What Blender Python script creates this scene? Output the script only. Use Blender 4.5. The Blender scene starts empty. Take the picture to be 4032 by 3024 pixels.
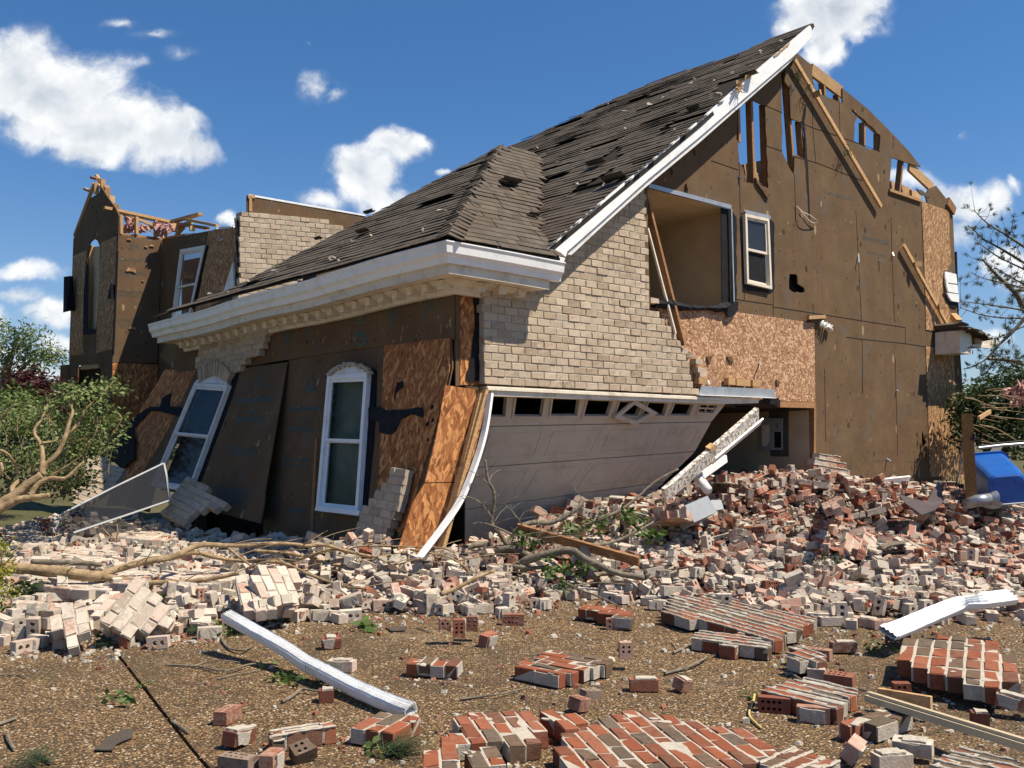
import bpy, bmesh, math, random
from mathutils import Vector, Matrix, noise, geometry
V = Vector
R_ = math.radians
rnd = random.Random(7)
SC = bpy.context.scene
COL = SC.collection

# ---------------------------------------------------------------- camera
F_, CX_, CY_, HZ_, CAMZ = 3897.0, 2016.0, 1512.0, 1768.0, 1.5
PITCH = math.atan((HZ_ - CY_) / F_)
cd = bpy.data.cameras.new('camera')
cam = bpy.data.objects.new('camera', cd)
COL.objects.link(cam)
cam.location = (0, 0, CAMZ)
cam.rotation_euler = (math.pi / 2 + PITCH, 0, 0)
cd.sensor_width = 36
cd.lens = F_ / 4032 * 36
cd.clip_end = 5000
cd.clip_start = 0.05
SC.camera = cam

# ---------------------------------------------------------------- view, sun
SC.view_settings.view_transform = 'Standard'
SC.view_settings.look = 'None'
SC.view_settings.gamma = 1
SC.view_settings.exposure = 0.62
SC.cycles.max_bounces = 5
SC.cycles.diffuse_bounces = 3
SC.cycles.glossy_bounces = 2
SC.cycles.transparent_max_bounces = 10
SUNV = V((0.577, -0.162, 1.0)).normalized()
sl = bpy.data.lights.new('sun', 'SUN')
sl.energy = 5.0
sl.angle = R_(0.5)
sl.color = (1.0, 0.90, 0.74)
so = bpy.data.objects.new('sun', sl)
COL.objects.link(so)
so.rotation_euler = SUNV.to_track_quat('Z', 'Y').to_euler()
so.location = (8, -4, 16)

REG = {'F': (0, 0, 1.8228), 'L1': (0, 600, .49729), 'L2': (0, 1400, .49729), 'M1': (900, 1100, .49729),
       'M2': (1000, 1700, .49729), 'C1': (1800, 700, .49729), 'C2': (1800, 1450, .49729), 'R1': (2800, 50, .49729),
       'R2': (2500, 700, .49729), 'R3': (2600, 1450, .49729), 'E1': (3332, 750, .31646), 'E2': (3332, 1275, .31646),
       'E3': (3332, 1700, .31646), 'G1': (0, 2200, .49729), 'G2': (1000, 2200, .49729), 'G3': (2000, 2200, .49729),
       'G4': (2932, 2200, .49729), 'G0': (0, 1900, .49729), 'H1': (0, 1200, .47281), 'H2': (0, 1650, .63042),
       'H3': (1100, 500, .70922), 'H4': (2600, 1500, .47281), 'Z': (2000, 0, 1.26091)}
CAM = V((0, 0, CAMZ))
_cp, _sp = math.cos(PITCH), math.sin(PITCH)

def ray(r, x, y):                      # direction in the world through a point of the photograph
    ox, oy, k = REG[r]
    a = (ox + x * k - CX_) / F_
    b = -(oy + y * k - CY_) / F_
    return V((a, _cp - b * _sp, _sp + b * _cp))
def atd(r, x, y, d):
    v = ray(r, x, y)
    return CAM + v * (d / v.y)
def atz(r, x, y, z):
    v = ray(r, x, y)
    return CAM + v * ((z - CAMZ) / v.z)
def ground(x, y):
    return 0.0 if y < 5 else 0.036 * (y - 5) if y < 30 else 0.9
def atg(r, x, y, h=0.0):
    z = h
    for _ in range(12):
        p = atz(r, x, y, min(z, CAMZ - .25))
        z = ground(p.x, p.y) + h
    return p

# ---------------------------------------------------------------- sky
w = bpy.data.worlds.new('World')
SC.world = w
w.use_nodes = True
nt = w.node_tree
nt.nodes.clear()
def N(nt, t, **kw):
    n = nt.nodes.new(t)
    for k, v in kw.items():
        if k.startswith('i_'):
            key = k[2:]
            key = int(key) if key.isdigit() else key.replace('_', ' ')
            n.inputs[key].default_value = v
        else:
            setattr(n, k, v)
    return n
def math_(nt, op, a, b=None, c=None, clamp=False):
    n = nt.nodes.new('ShaderNodeMath')
    n.operation = op
    n.use_clamp = clamp
    for i, x in enumerate((a, b, c)):
        if x is None: continue
        if isinstance(x, (int, float)): n.inputs[i].default_value = x
        else: nt.links.new(x, n.inputs[i])
    return n.outputs[0]
def mixc(nt, fac, a, b, mode='MIX'):
    n = nt.nodes.new('ShaderNodeMix')
    n.data_type = 'RGBA'
    n.blend_type = mode
    for i, x in ((0, fac), (6, a), (7, b)):
        if isinstance(x, (int, float)): n.inputs[i].default_value = x
        elif isinstance(x, (tuple, list)): n.inputs[i].default_value = (*x, 1)
        else: nt.links.new(x, n.inputs[i])
    return n.outputs[2]
def ss(nt, x, lo, hi):
    n = nt.nodes.new('ShaderNodeMapRange')
    n.interpolation_type = 'SMOOTHSTEP'
    nt.links.new(x, n.inputs[0])
    n.inputs[1].default_value = lo
    n.inputs[2].default_value = hi
    return n.outputs[0]
sky = N(nt, 'ShaderNodeTexSky', sky_type='NISHITA', sun_disc=False)
sky.sun_elevation = math.asin(SUNV.z)
sky.sun_rotation = math.atan2(SUNV.x, SUNV.y)
sky.air_density = 1.0
sky.dust_density = 0.3
sky.ozone_density = 3.0
tc = N(nt, 'ShaderNodeTexCoord')
sep = N(nt, 'ShaderNodeSeparateXYZ')
nt.links.new(tc.outputs['Generated'], sep.inputs[0])
yy = math_(nt, 'MAXIMUM', sep.outputs[1], 0.05)
cu = math_(nt, 'DIVIDE', sep.outputs[0], yy)
cv = math_(nt, 'DIVIDE', sep.outputs[2], yy)
comb = N(nt, 'ShaderNodeCombineXYZ')
nt.links.new(cu, comb.inputs[0]); nt.links.new(cv, comb.inputs[1])
uvw = comb.outputs[0]
wn = N(nt, 'ShaderNodeTexNoise', i_Scale=9.0, i_Detail=5.0, i_Roughness=.6)
nt.links.new(uvw, wn.inputs['Vector'])
ws = N(nt, 'ShaderNodeVectorMath', operation='SUBTRACT'); nt.links.new(wn.outputs['Color'], ws.inputs[0]); ws.inputs[1].default_value = (.5, .5, .5)
wm = N(nt, 'ShaderNodeVectorMath', operation='SCALE'); nt.links.new(ws.outputs[0], wm.inputs[0]); wm.inputs['Scale'].default_value = .06
wa = N(nt, 'ShaderNodeVectorMath', operation='ADD'); nt.links.new(uvw, wa.inputs[0]); nt.links.new(wm.outputs[0], wa.inputs[1])
CLOUDS = [  # picture x, y, radii, strength: each is a direction in the sky
 (40, 150, 150, 120, 1.1), (130, 200, 170, 120, 1.15), (240, 270, 170, 95, 1.15), (340, 300, 130, 75, 1.0), (420, 325, 75, 42, .8), (80, 270, 110, 60, .8), (210, 325, 120, 42, .75),
 (-60, 190, 120, 130, 1.1), (330, 70, 90, 22, .38), (385, 110, 60, 30, .34), (280, 130, 70, 35, .42), (250, 45, 60, 22, .34),
 (690, 175, 52, 42, .62), (725, 190, 40, 24, .45), (668, 92, 16, 10, .2),
 (790, 370, 95, 80, 1.05), (860, 310, 85, 45, .85), (830, 420, 95, 45, .8), (690, 432, 70, 30, .62), (915, 300, 45, 28, .6), (960, 375, 24, 16, .45), (500, 465, 40, 24, .7),
 (1800, 20, 150, 75, 1.2), (1780, 85, 70, 60, 1.0), (1860, 60, 80, 50, .9), (1720, 45, 70, 50, .9), (1925, 70, 40, 25, .35), (1760, 140, 40, 35, .5),
 (2065, 288, 30, 16, .42), (2055, 430, 90, 55, .72), (1960, 395, 75, 35, .6), (2140, 420, 60, 50, .62), (2060, 500, 70, 60, .6), (2195, 395, 30, 22, .5), (2180, 545, 60, 55, .85), (2210, 580, 80, 60, .8), (2130, 740, 70, 35, .6), (2000, 560, 30, 30, .2),
 (60, 590, 110, 30, .62), (40, 640, 60, 20, .55), (110, 675, 75, 40, .82), (0, 690, 40, 35, .7), (60, 705, 80, 25, .45), (120, 740, 60, 30, .7), (90, 800, 110, 40, .75), (20, 760, 80, 30, .5), (330, 690, 60, 30, .3)]
dens = None
for (px, py, rx, ry, wt) in CLOUDS:
    v = ray('F', px, py)
    k = (F_ / 1.8228)
    s1 = N(nt, 'ShaderNodeVectorMath', operation='SUBTRACT'); nt.links.new(wa.outputs[0], s1.inputs[0]); s1.inputs[1].default_value = (v.x / v.y, v.z / v.y, 0)
    s2 = N(nt, 'ShaderNodeVectorMath', operation='MULTIPLY'); nt.links.new(s1.outputs[0], s2.inputs[0]); s2.inputs[1].default_value = (k / (rx * 1.22), k / (ry * 1.22), 0)
    s3 = N(nt, 'ShaderNodeVectorMath', operation='LENGTH'); nt.links.new(s2.outputs[0], s3.inputs[0])
    b = math_(nt, 'SUBTRACT', 1.0, s3.outputs['Value'], clamp=True)
    b = math_(nt, 'MULTIPLY', b, wt)
    if dens is None: dens = b
    else:
        n = nt.nodes.new('ShaderNodeMath'); n.operation = 'SMOOTH_MAX'
        nt.links.new(dens, n.inputs[0]); nt.links.new(b, n.inputs[1]); n.inputs[2].default_value = .18
        dens = n.outputs[0]
fn = N(nt, 'ShaderNodeTexNoise', i_Scale=20.0, i_Detail=9.0, i_Roughness=.6)
nt.links.new(wa.outputs[0], fn.inputs['Vector'])
off = N(nt, 'ShaderNodeVectorMath', operation='ADD'); nt.links.new(wa.outputs[0], off.inputs[0]); off.inputs[1].default_value = (.012, .018, 0)
fn2 = N(nt, 'ShaderNodeTexNoise', i_Scale=20.0, i_Detail=4.0, i_Roughness=.5)
nt.links.new(off.outputs[0], fn2.inputs['Vector'])
nz = math_(nt, 'SUBTRACT', fn.outputs['Fac'], .5)
d1 = math_(nt, 'ADD', dens, math_(nt, 'MULTIPLY', math_(nt, 'MULTIPLY', nz, 1.0), ss(nt, dens, .13, .32)))
alpha = math_(nt, 'MULTIPLY', ss(nt, d1, .14, .60), .98)
lit = math_(nt, 'SUBTRACT', fn.outputs['Fac'], fn2.outputs['Fac'])
shade = math_(nt, 'MULTIPLY_ADD', lit, 2.2, .80)
shade = math_(nt, 'SUBTRACT', shade, math_(nt, 'MULTIPLY', ss(nt, d1, .55, 1.25), .55), clamp=True)
ccol = mixc(nt, shade, (4.8, 5.4, 6.1), (8.9, 9.0, 9.1))
tcol = mixc(nt, ss(nt, sep.outputs[2], .0, .36), (.86, .90, 1.0), (.47, .79, 1.06))
tint = mixc(nt, 1.0, sky.outputs[0], tcol, 'MULTIPLY')
fin = mixc(nt, alpha, tint, ccol)
above = ss(nt, sep.outputs[2], -.01, .02)
fin = mixc(nt, above, (1.6, 1.5, 1.3), fin)
bg = N(nt, 'ShaderNodeBackground', i_Strength=.075)
nt.links.new(fin, bg.inputs[0])
wo = N(nt, 'ShaderNodeOutputWorld')
nt.links.new(bg.outputs[0], wo.inputs[0])

# ---------------------------------------------------------------- house axes
C0 = atd('F', 985, 620, 10.0); C0.z = 0
BV = V((.756, .655, 0)).normalized()
AV = V((-BV.y, BV.x, 0))
ZV = V((0, 0, 1))
def W(s, t, z):
    return C0 + BV * s + AV * t + ZV * z
class PL:                              # a plane: origin, horizontal axis, up axis, normal
    def __init__(s, o, u, v):
        s.o, s.u, s.v = V(o), V(u).normalized(), V(v).normalized()
        s.n = s.u.cross(s.v).normalized()
    def hit(s, r, x, y, off=0):
        d = ray(r, x, y)
        t = (s.o + s.n * off - CAM).dot(s.n) / d.dot(s.n)
        return CAM + d * t
    def uv(s, P):
        d = P - s.o
        return (d.dot(s.u), d.dot(s.v))
    def at(s, r, x, y, off=0):
        return s.uv(s.hit(r, x, y, off))
    def p(s, a, b, off=0):
        return s.o + s.u * a + s.v * b + s.n * off
    def px(s, *groups, off=0):         # ('R1', [x,y,x,y..], 'R2', [...]) -> list of uv
        out = []
        for i in range(0, len(groups), 2):
            L = groups[i + 1]
            out += [s.at(groups[i], L[j], L[j + 1], off) for j in range(0, len(L), 2)]
        return out
def shift(pl, off): return PL(pl.o + pl.n * off, pl.u, pl.v)
WB = PL(C0, BV, ZV)                    # gable wall (sunlit)
WA = PL(C0, -AV, ZV)                   # front wall of the wing (shade)
def leanA(z0, deg):                    # front wall kicked out at the bottom
    a = R_(deg)
    return PL(C0 + ZV * z0, -AV, ZV * math.cos(a) + BV * math.sin(a))
# ---------------------------------------------------------------- materials
def newmat(name):
    m = bpy.data.materials.new(name)
    m.use_nodes = True
    return m, m.node_tree, m.node_tree.nodes['Principled BSDF']
def coords(nt, kind='pos', rot=0.0, scale=(1, 1, 1), r3=None):
    mp = N(nt, 'ShaderNodeMapping')
    mp.inputs['Rotation'].default_value = r3 or (0, 0, rot)
    mp.inputs['Scale'].default_value = scale
    if kind == 'pos':
        g = N(nt, 'ShaderNodeNewGeometry'); nt.links.new(g.outputs['Position'], mp.inputs[0])
    else:
        g = N(nt, 'ShaderNodeTexCoord'); nt.links.new(g.outputs['Object'], mp.inputs[0])
    return mp.outputs[0]
def nz_(nt, vec, scale, detail=4, rough=.6, dist=0):
    n = N(nt, 'ShaderNodeTexNoise', i_Scale=scale, i_Detail=detail, i_Roughness=rough, i_Distortion=dist)
    nt.links.new(vec, n.inputs['Vector'])
    return n.outputs['Fac']
def vor(nt, vec, scale, feature='F1', out='Color', rand=1.0):
    n = N(nt, 'ShaderNodeTexVoronoi', feature=feature, i_Scale=scale, i_Randomness=rand)
    nt.links.new(vec, n.inputs['Vector'])
    return n.outputs[out]
def ramp(nt, fac, stops, interp='LINEAR'):
    n = N(nt, 'ShaderNodeValToRGB')
    cr = n.color_ramp
    cr.interpolation = interp
    while len(cr.elements) < len(stops): cr.elements.new(.5)
    for e, (p, c) in zip(cr.elements, stops):
        e.position = p
        e.color = (*c, 1)
    if fac is not None: nt.links.new(fac, n.inputs[0])
    return n.outputs[0]
def bump(nt, b, h, strength=.4, dist=.01, prev=None):
    n = N(nt, 'ShaderNodeBump', i_Strength=strength, i_Distance=dist)
    nt.links.new(h, n.inputs['Height'])
    if prev is not None: nt.links.new(prev, n.inputs['Normal'])
    nt.links.new(n.outputs[0], b.inputs['Normal'])
    return n.outputs[0]
def setc(nt, b, c, rough=.8, spec=.25):
    if isinstance(c, (tuple, list)): b.inputs['Base Color'].default_value = (*c, 1)
    else: nt.links.new(c, b.inputs['Base Color'])
    b.inputs['Roughness'].default_value = rough
    b.inputs['Specular IOR Level'].default_value = spec
def simple(name, c1, c2=None, scale=6, rough=.8, kind='obj', bs=.25, spec=.25, metal=0, dist=.006, rnd_amt=0.0, detail=5):
    m, nt, b = newmat(name)
    c2 = c2 or tuple(x * .75 for x in c1)
    v = coords(nt, kind)
    f = nz_(nt, v, scale, detail)
    c = ramp(nt, f, [(.3, c1), (.7, c2)])
    if rnd_amt:
        g = N(nt, 'ShaderNodeNewGeometry')
        k = math_(nt, 'MULTIPLY_ADD', g.outputs['Random Per Island'], rnd_amt, 1 - rnd_amt / 2)
        hs = N(nt, 'ShaderNodeHueSaturation'); nt.links.new(c, hs.inputs['Color']); nt.links.new(k, hs.inputs['Value'])
        c = hs.outputs[0]
    setc(nt, b, c, rough, spec)
    b.inputs['Metallic'].default_value = metal
    if bs: bump(nt, b, nz_(nt, v, scale * 6, 4), bs, dist)
    return m
def islandrnd(nt):
    g = N(nt, 'ShaderNodeNewGeometry'); o = N(nt, 'ShaderNodeObjectInfo')
    return math_(nt, 'FRACT', math_(nt, 'ADD', math_(nt, 'MULTIPLY', g.outputs['Random Per Island'], 7.31), math_(nt, 'MULTIPLY', o.outputs['Random'], 3.17)))
HROT = -math.atan2(BV.y, BV.x)

def brickmat(name, stops, residue, res_amt, interp='CONSTANT', mott=.5, streak=(.12, .08, .05), streak_amt=.25):
    m, nt, b = newmat(name)
    r = islandrnd(nt)
    base = ramp(nt, r, stops, interp)
    v = coords(nt, 'pos')
    n1 = nz_(nt, v, 22, 6, .7)
    n2 = nz_(nt, v, 7, 5, .6)
    n3 = nz_(nt, v, 70, 4, .7)
    hs = N(nt, 'ShaderNodeHueSaturation'); nt.links.new(base, hs.inputs['Color'])
    nt.links.new(math_(nt, 'MULTIPLY_ADD', n3, mott, 1 - mott / 2), hs.inputs['Value'])
    c = hs.outputs[0]
    c = mixc(nt, math_(nt, 'MULTIPLY', ss(nt, n2, .5, .72), streak_amt), c, streak)
    rr = math_(nt, 'ADD', n1, math_(nt, 'MULTIPLY', math_(nt, 'SUBTRACT', math_(nt, 'FRACT', math_(nt, 'MULTIPLY', r, 13.7)), .5), .32))
    c = mixc(nt, math_(nt, 'MULTIPLY', ss(nt, rr, .5, .62), res_amt), c, residue)
    setc(nt, b, c, .92, .12)
    bump(nt, b, math_(nt, 'ADD', n1, math_(nt, 'MULTIPLY', n3, .6)), .55, .006)
    return m
CREAM_ST = [(0, (.46, .385, .31)), (.2, (.40, .33, .265)), (.38, (.50, .43, .355)), (.55, (.44, .335, .27)), (.68, (.33, .265, .21)), (.8, (.47, .37, .30)), (.9, (.40, .25, .19))]
MAT = {}
MAT['veneer'] = brickmat('tan_face_brick', [(0, (.45, .36, .26)), (.2, (.40, .315, .225)), (.4, (.48, .385, .285)), (.6, (.42, .33, .24)), (.75, (.36, .28, .20)), (.88, (.44, .34, .25))], (.50, .42, .33), .5, streak_amt=.45, streak=(.17, .125, .09))
MAT['cream'] = brickmat('cream_brick', CREAM_ST, (.60, .54, .46), .5, streak=(.27, .16, .12), streak_amt=.38)
MAT['red'] = brickmat('red_brick', [(0, (.26, .092, .055)), (.17, (.21, .075, .048)), (.32, (.29, .115, .07)), (.48, (.165, .062, .042)), (.6, (.14, .085, .062)), (.7, (.25, .11, .072)), (.84, (.20, .10, .07)), (.93, (.12, .085, .062))], (.40, .30, .235), .45, streak=(.10, .05, .035), streak_amt=.4)
MAT['pink'] = brickmat('dusty_brick', [(0, (.36, .18, .125)), (.22, (.42, .27, .205)), (.4, (.30, .12, .08)), (.56, (.45, .32, .25)), (.7, (.26, .12, .085)), (.82, (.40, .24, .18))], (.50, .43, .36), .55, streak=(.13, .065, .045))
def mortarmat():
    m, nt, b = newmat('mortar')
    v = coords(nt, 'pos')
    n = nz_(nt, v, 30, 6, .7)
    setc(nt, b, ramp(nt, n, [(.3, (.33, .29, .235)), (.7, (.50, .455, .38))]), .95, .1)
    bump(nt, b, nz_(nt, v, 90, 4), .6, .008)
    return m
MAT['mortar'] = mortarmat()
MAT['redface'] = brickmat('red_face_brick', [(0, (.225, .07, .036)), (.15, (.18, .066, .038)), (.28, (.25, .082, .042)), (.42, (.145, .066, .042)), (.52, (.21, .066, .036)), (.62, (.105, .08, .058)), (.74, (.235, .08, .042)), (.88, (.125, .084, .056))], (.42, .30, .22), .10, streak=(.09, .05, .034), streak_amt=.5)

def fibremat():
    m, nt, b = newmat('brown_fibreboard')
    v = coords(nt, 'pos', HROT)
    n1 = nz_(nt, v, 1.9, 7, .72)
    n2 = nz_(nt, v, 45, 4, .7)
    vs = coords(nt, 'pos', HROT, (9, 9, .7))
    st = nz_(nt, vs, 1.0, 5, .6)
    c = ramp(nt, n1, [(.28, (.096, .061, .034)), (.5, (.130, .083, .046)), (.72, (.162, .107, .060))])
    c = mixc(nt, math_(nt, 'MULTIPLY', ss(nt, st, .48, .66), .55), c, (.125, .068, .044))
    c = mixc(nt, math_(nt, 'MULTIPLY', ss(nt, nz_(nt, v, 3.1, 3, .5), .56, .7), .3), c, (.10, .105, .105))
    hs = N(nt, 'ShaderNodeHueSaturation'); nt.links.new(c, hs.inputs['Color']); nt.links.new(math_(nt, 'MULTIPLY_ADD', n2, .7, .65), hs.inputs['Value'])
    # light scratches and chips in the board's skin
    vc = coords(nt, 'pos', HROT, (3.6, 3.6, 1.5))
    vd = vor(nt, vc, 1.0, 'F1', 'Distance')
    vcol = vor(nt, vc, 1.0, 'F1', 'Color')
    sc_ = N(nt, 'ShaderNodeSeparateColor'); nt.links.new(vcol, sc_.inputs[0])
    sel = math_(nt, 'GREATER_THAN', sc_.outputs[0], .45)
    vdn = math_(nt, 'ADD', vd, math_(nt, 'MULTIPLY', math_(nt, 'SUBTRACT', n2, .5), .22))
    chip = math_(nt, 'MULTIPLY', math_(nt, 'LESS_THAN', vdn, .105), sel)
    c2 = mixc(nt, math_(nt, 'MULTIPLY', chip, .7), hs.outputs[0], (.36, .275, .165))
    vc3 = coords(nt, 'pos', HROT, (2.6, 2.6, 2.1))
    pd = math_(nt, 'ADD', vor(nt, vc3, 1.0, 'F1', 'Distance'), math_(nt, 'MULTIPLY', math_(nt, 'SUBTRACT', n2, .5), .16))
    pc = N(nt, 'ShaderNodeSeparateColor'); nt.links.new(vor(nt, vc3, 1.0, 'F1', 'Color'), pc.inputs[0])
    hole = math_(nt, 'MULTIPLY', math_(nt, 'LESS_THAN', pd, .095), math_(nt, 'GREATER_THAN', pc.outputs[1], .5))
    c2 = mixc(nt, math_(nt, 'MULTIPLY', hole, .8), c2, (.04, .026, .018))
    vc5 = coords(nt, 'pos', HROT, (8.5, 8.5, 7.0))
    qd = math_(nt, 'ADD', vor(nt, vc5, 1.0, 'F1', 'Distance'), math_(nt, 'MULTIPLY', math_(nt, 'SUBTRACT', nz_(nt, v, 30, 3, .6), .5), .3))
    qc = N(nt, 'ShaderNodeSeparateColor'); nt.links.new(vor(nt, vc5, 1.0, 'F1', 'Color'), qc.inputs[0])
    pock = math_(nt, 'MULTIPLY', math_(nt, 'LESS_THAN', qd, .16), math_(nt, 'GREATER_THAN', qc.outputs[0], .55))
    c2 = mixc(nt, math_(nt, 'MULTIPLY', pock, .75), c2, mixc(nt, math_(nt, 'GREATER_THAN', qc.outputs[1], .5), (.045, .03, .02), (.27, .20, .12)))
    setc(nt, b, c2, .9, .15)
    bump(nt, b, math_(nt, 'SUBTRACT', n2, math_(nt, 'MULTIPLY', hole, .8)), .35, .006)
    return m
MAT['fibre'] = fibremat()

def osbmat(name, light, mid, dark, vert=False, sc=1.7):
    m, nt, b = newmat(name)
    cols = []
    for i, (rx, sx, sz) in enumerate(((.55, 30, 9), (-.6, 26, 9), (1.45, 28, 9))):
        if vert: rx *= .45
        g = N(nt, 'ShaderNodeNewGeometry')
        mp0 = N(nt, 'ShaderNodeMapping'); mp0.inputs['Rotation'].default_value = (0, 0, HROT); nt.links.new(g.outputs['Position'], mp0.inputs[0])
        # fold both wall directions into one running axis, then tilt the strands
        sp = N(nt, 'ShaderNodeSeparateXYZ'); nt.links.new(mp0.outputs[0], sp.inputs[0])
        ru = math_(nt, 'ADD', sp.outputs[0], sp.outputs[1])
        cb = N(nt, 'ShaderNodeCombineXYZ'); nt.links.new(ru, cb.inputs[0]); nt.links.new(sp.outputs[2], cb.inputs[1])
        vr = N(nt, 'ShaderNodeVectorRotate', rotation_type='Z_AXIS'); nt.links.new(cb.outputs[0], vr.inputs['Vector']); vr.inputs['Angle'].default_value = rx
        mp = N(nt, 'ShaderNodeMapping'); mp.inputs['Scale'].default_value = (sx * sc, sz * sc, 1); nt.links.new(vr.outputs[0], mp.inputs[0])
        mp.inputs['Location'].default_value = (i * 3.3, i * 1.7, 0)
        col = N(nt, 'ShaderNodeSeparateColor'); nt.links.new(vor(nt, mp.outputs[0], 1.0), col.inputs[0])
        cols.append(col)
    k = math_(nt, 'GREATER_THAN', cols[1].outputs[1], .5)
    f = N(nt, 'ShaderNodeMix'); nt.links.new(k, f.inputs[0]); nt.links.new(cols[0].outputs[0], f.inputs[2]); nt.links.new(cols[1].outputs[0], f.inputs[3])
    k2 = math_(nt, 'GREATER_THAN', cols[2].outputs[1], .72)
    f2 = N(nt, 'ShaderNodeMix'); nt.links.new(k2, f2.inputs[0]); nt.links.new(f.outputs[0], f2.inputs[2]); nt.links.new(cols[2].outputs[0], f2.inputs[3])
    c = ramp(nt, f2.outputs[0], [(0, dark), (.35, mid), (.6, mid), (.8, light), (1, tuple(min(1, x * 1.25) for x in light))])
    setc(nt, b, c, .82, .2)
    bump(nt, b, f2.outputs[0], .3, .004)
    return m
MAT['osb'] = osbmat('strand_board', (.54, .345, .21), (.33, .18, .098), (.18, .082, .042), False, 2.1)
MAT['osbv'] = osbmat('strand_board_upright', (.46, .29, .155), (.30, .165, .08), (.17, .08, .036), True)
MAT['osbd'] = osbmat('strand_board_orange', (.50, .235, .09), (.33, .13, .046), (.18, .06, .021), True, 1.25)

def whitemat(name, c=(.74, .73, .70), dirt=.35, dirtcol=(.20, .16, .11), rough=.55, fleck=.5, scale=55):
    m, nt, b = newmat(name)
    v = coords(nt, 'pos')
    n = nz_(nt, v, 5, 5, .65)
    n2 = nz_(nt, v, scale, 3, .75)
    c_ = mixc(nt, math_(nt, 'MULTIPLY', ss(nt, n, .45, .75), dirt), c, dirtcol)
    c_ = mixc(nt, math_(nt, 'MULTIPLY', ss(nt, n2, .60 if fleck < .8 else .48, .68 if fleck < .8 else .56), fleck), c_, dirtcol)
    setc(nt, b, c_, rough, .4)
    bump(nt, b, n2, .12, .003)
    return m
MAT['white'] = whitemat('white_paint')
MAT['white2'] = whitemat('white_aluminium', (.84, .84, .83), .30, (.42, .37, .30), .42, .35)
MAT['trim'] = whitemat('cream_trim', (.70, .63, .52), .6, (.36, .28, .19), .6, .75, 40)
MAT['flecked'] = whitemat('mud_flecked_paint', (.72, .68, .62), .35, (.17, .12, .08), .6, .9, 26)
MAT['casing'] = whitemat('yellowed_casing', (.50, .41, .27), .5, (.26, .17, .08), .6, .5, 40)
MAT['door'] = whitemat('tan_door_paint', (.50, .435, .36), .5, (.29, .235, .18), .6, .5, 30)
MAT['drywall'] = simple('drywall', (.52, .41, .28), (.42, .32, .21), 3, .9, 'pos')
MAT['lumber'] = None
def woodmat(name, a, b_, c):
    m, nt, b = newmat(name)
    g = N(nt, 'ShaderNodeTexCoord')
    mp = N(nt, 'ShaderNodeMapping'); mp.inputs['Scale'].default_value = (1.2, 18, 18); nt.links.new(g.outputs['Object'], mp.inputs[0])
    n = nz_(nt, mp.outputs[0], 3, 5, .6, .6)
    n2 = nz_(nt, coords(nt, 'obj'), 4, 4)
    cc = ramp(nt, n, [(.3, c), (.48, b_), (.68, a)])
    r = islandrnd(nt)
    hs = N(nt, 'ShaderNodeHueSaturation'); nt.links.new(cc, hs.inputs['Color']); nt.links.new(math_(nt, 'ADD', math_(nt, 'MULTIPLY', r, .35), math_(nt, 'MULTIPLY_ADD', n2, .5, .6)), hs.inputs['Value'])
    setc(nt, b, hs.outputs[0], .8, .2)
    bump(nt, b, n, .3, .004)
    return m
MAT['lumber'] = woodmat('raw_pine_lumber', (.50, .33, .17), (.42, .26, .125), (.30, .165, .075))
MAT['lumberd'] = woodmat('weathered_lumber', (.36, .20, .10), (.28, .145, .068), (.18, .09, .04))
MAT['post'] = woodmat('treated_post', (.30, .175, .07), (.24, .13, .05), (.15, .08, .03))
MAT['felt'] = simple('black_felt', (.010, .010, .012), (.020, .020, .024), 9, .7, 'pos', .5, .12)
MAT['navy'] = simple('dark_wrap', (.006, .007, .010), (.012, .013, .018), 6, .75, 'pos', .4, .10)
MAT['dark'] = simple('dark_interior', (.015, .013, .011), (.008, .007, .006), 4, .9, 'pos', 0)  # near-black stands in for shade inside openings; seams use it too
MAT['galv'] = simple('galvanised_steel', (.42, .44, .46), (.30, .32, .34), 8, .45, 'pos', .2, .5, .5)
MAT['grey'] = simple('grey_enamel', (.30, .32, .34), (.24, .25, .27), 9, .5, 'pos', .2, .4)
MAT['dgrey'] = simple('panel_grey', (.085, .085, .08), (.06, .06, .058), 6, .6, 'pos', .15)
MAT['teal'] = simple('print_ink', (.05, .17, .19), (.035, .10, .115), 14, .9, 'pos', 0)
MAT['tealf'] = simple('faded_print_ink', (.085, .10, .092), (.10, .085, .062), 14, .9, 'pos', 0)
MAT['bark'] = simple('grey_bark', (.27, .23, .175), (.105, .085, .062), 16, .9, 'pos', .8, .1, dist=.01)
MAT['palebark'] = simple('smooth_pale_bark', (.44, .32, .19), (.17, .115, .062), 13, .8, 'pos', .8, .12, dist=.012)
MAT['rawwood'] = simple('split_raw_wood', (.60, .42, .20), (.42, .26, .10), 25, .8, 'pos', .6)
MAT['glass'] = None
def glassmat(name, col, alpha, rough=.06):
    m, nt, b = newmat(name)
    setc(nt, b, col, rough, .6)
    b.inputs['Alpha'].default_value = alpha
    return m
MAT['glass'] = glassmat('window_glass', (.012, .018, .013), .32, .05)
MAT['glass'].node_tree.nodes['Principled BSDF'].inputs['Specular IOR Level'].default_value = .3
MAT['blind'] = simple('dusty_blind', (.52, .58, .46), (.22, .30, .20), 1.6, .8, 'pos', 0)
MAT['glass2'] = glassmat('clear_glass', (.05, .055, .06), .35)
MAT['screen'] = glassmat('insect_screen_mesh', (.020, .022, .030), .60, .7)
MAT['screen'].node_tree.nodes['Principled BSDF'].inputs['Specular IOR Level'].default_value = .08
MAT['pinkins'] = simple('pink_insulation', (.80, .50, .45), (.70, .36, .32), 30, .95, 'pos', .8, dist=.03)
MAT['blue'] = simple('blue_plastic', (.012, .11, .42), (.010, .085, .34), 5, .35, 'pos', .08, .5)
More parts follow.
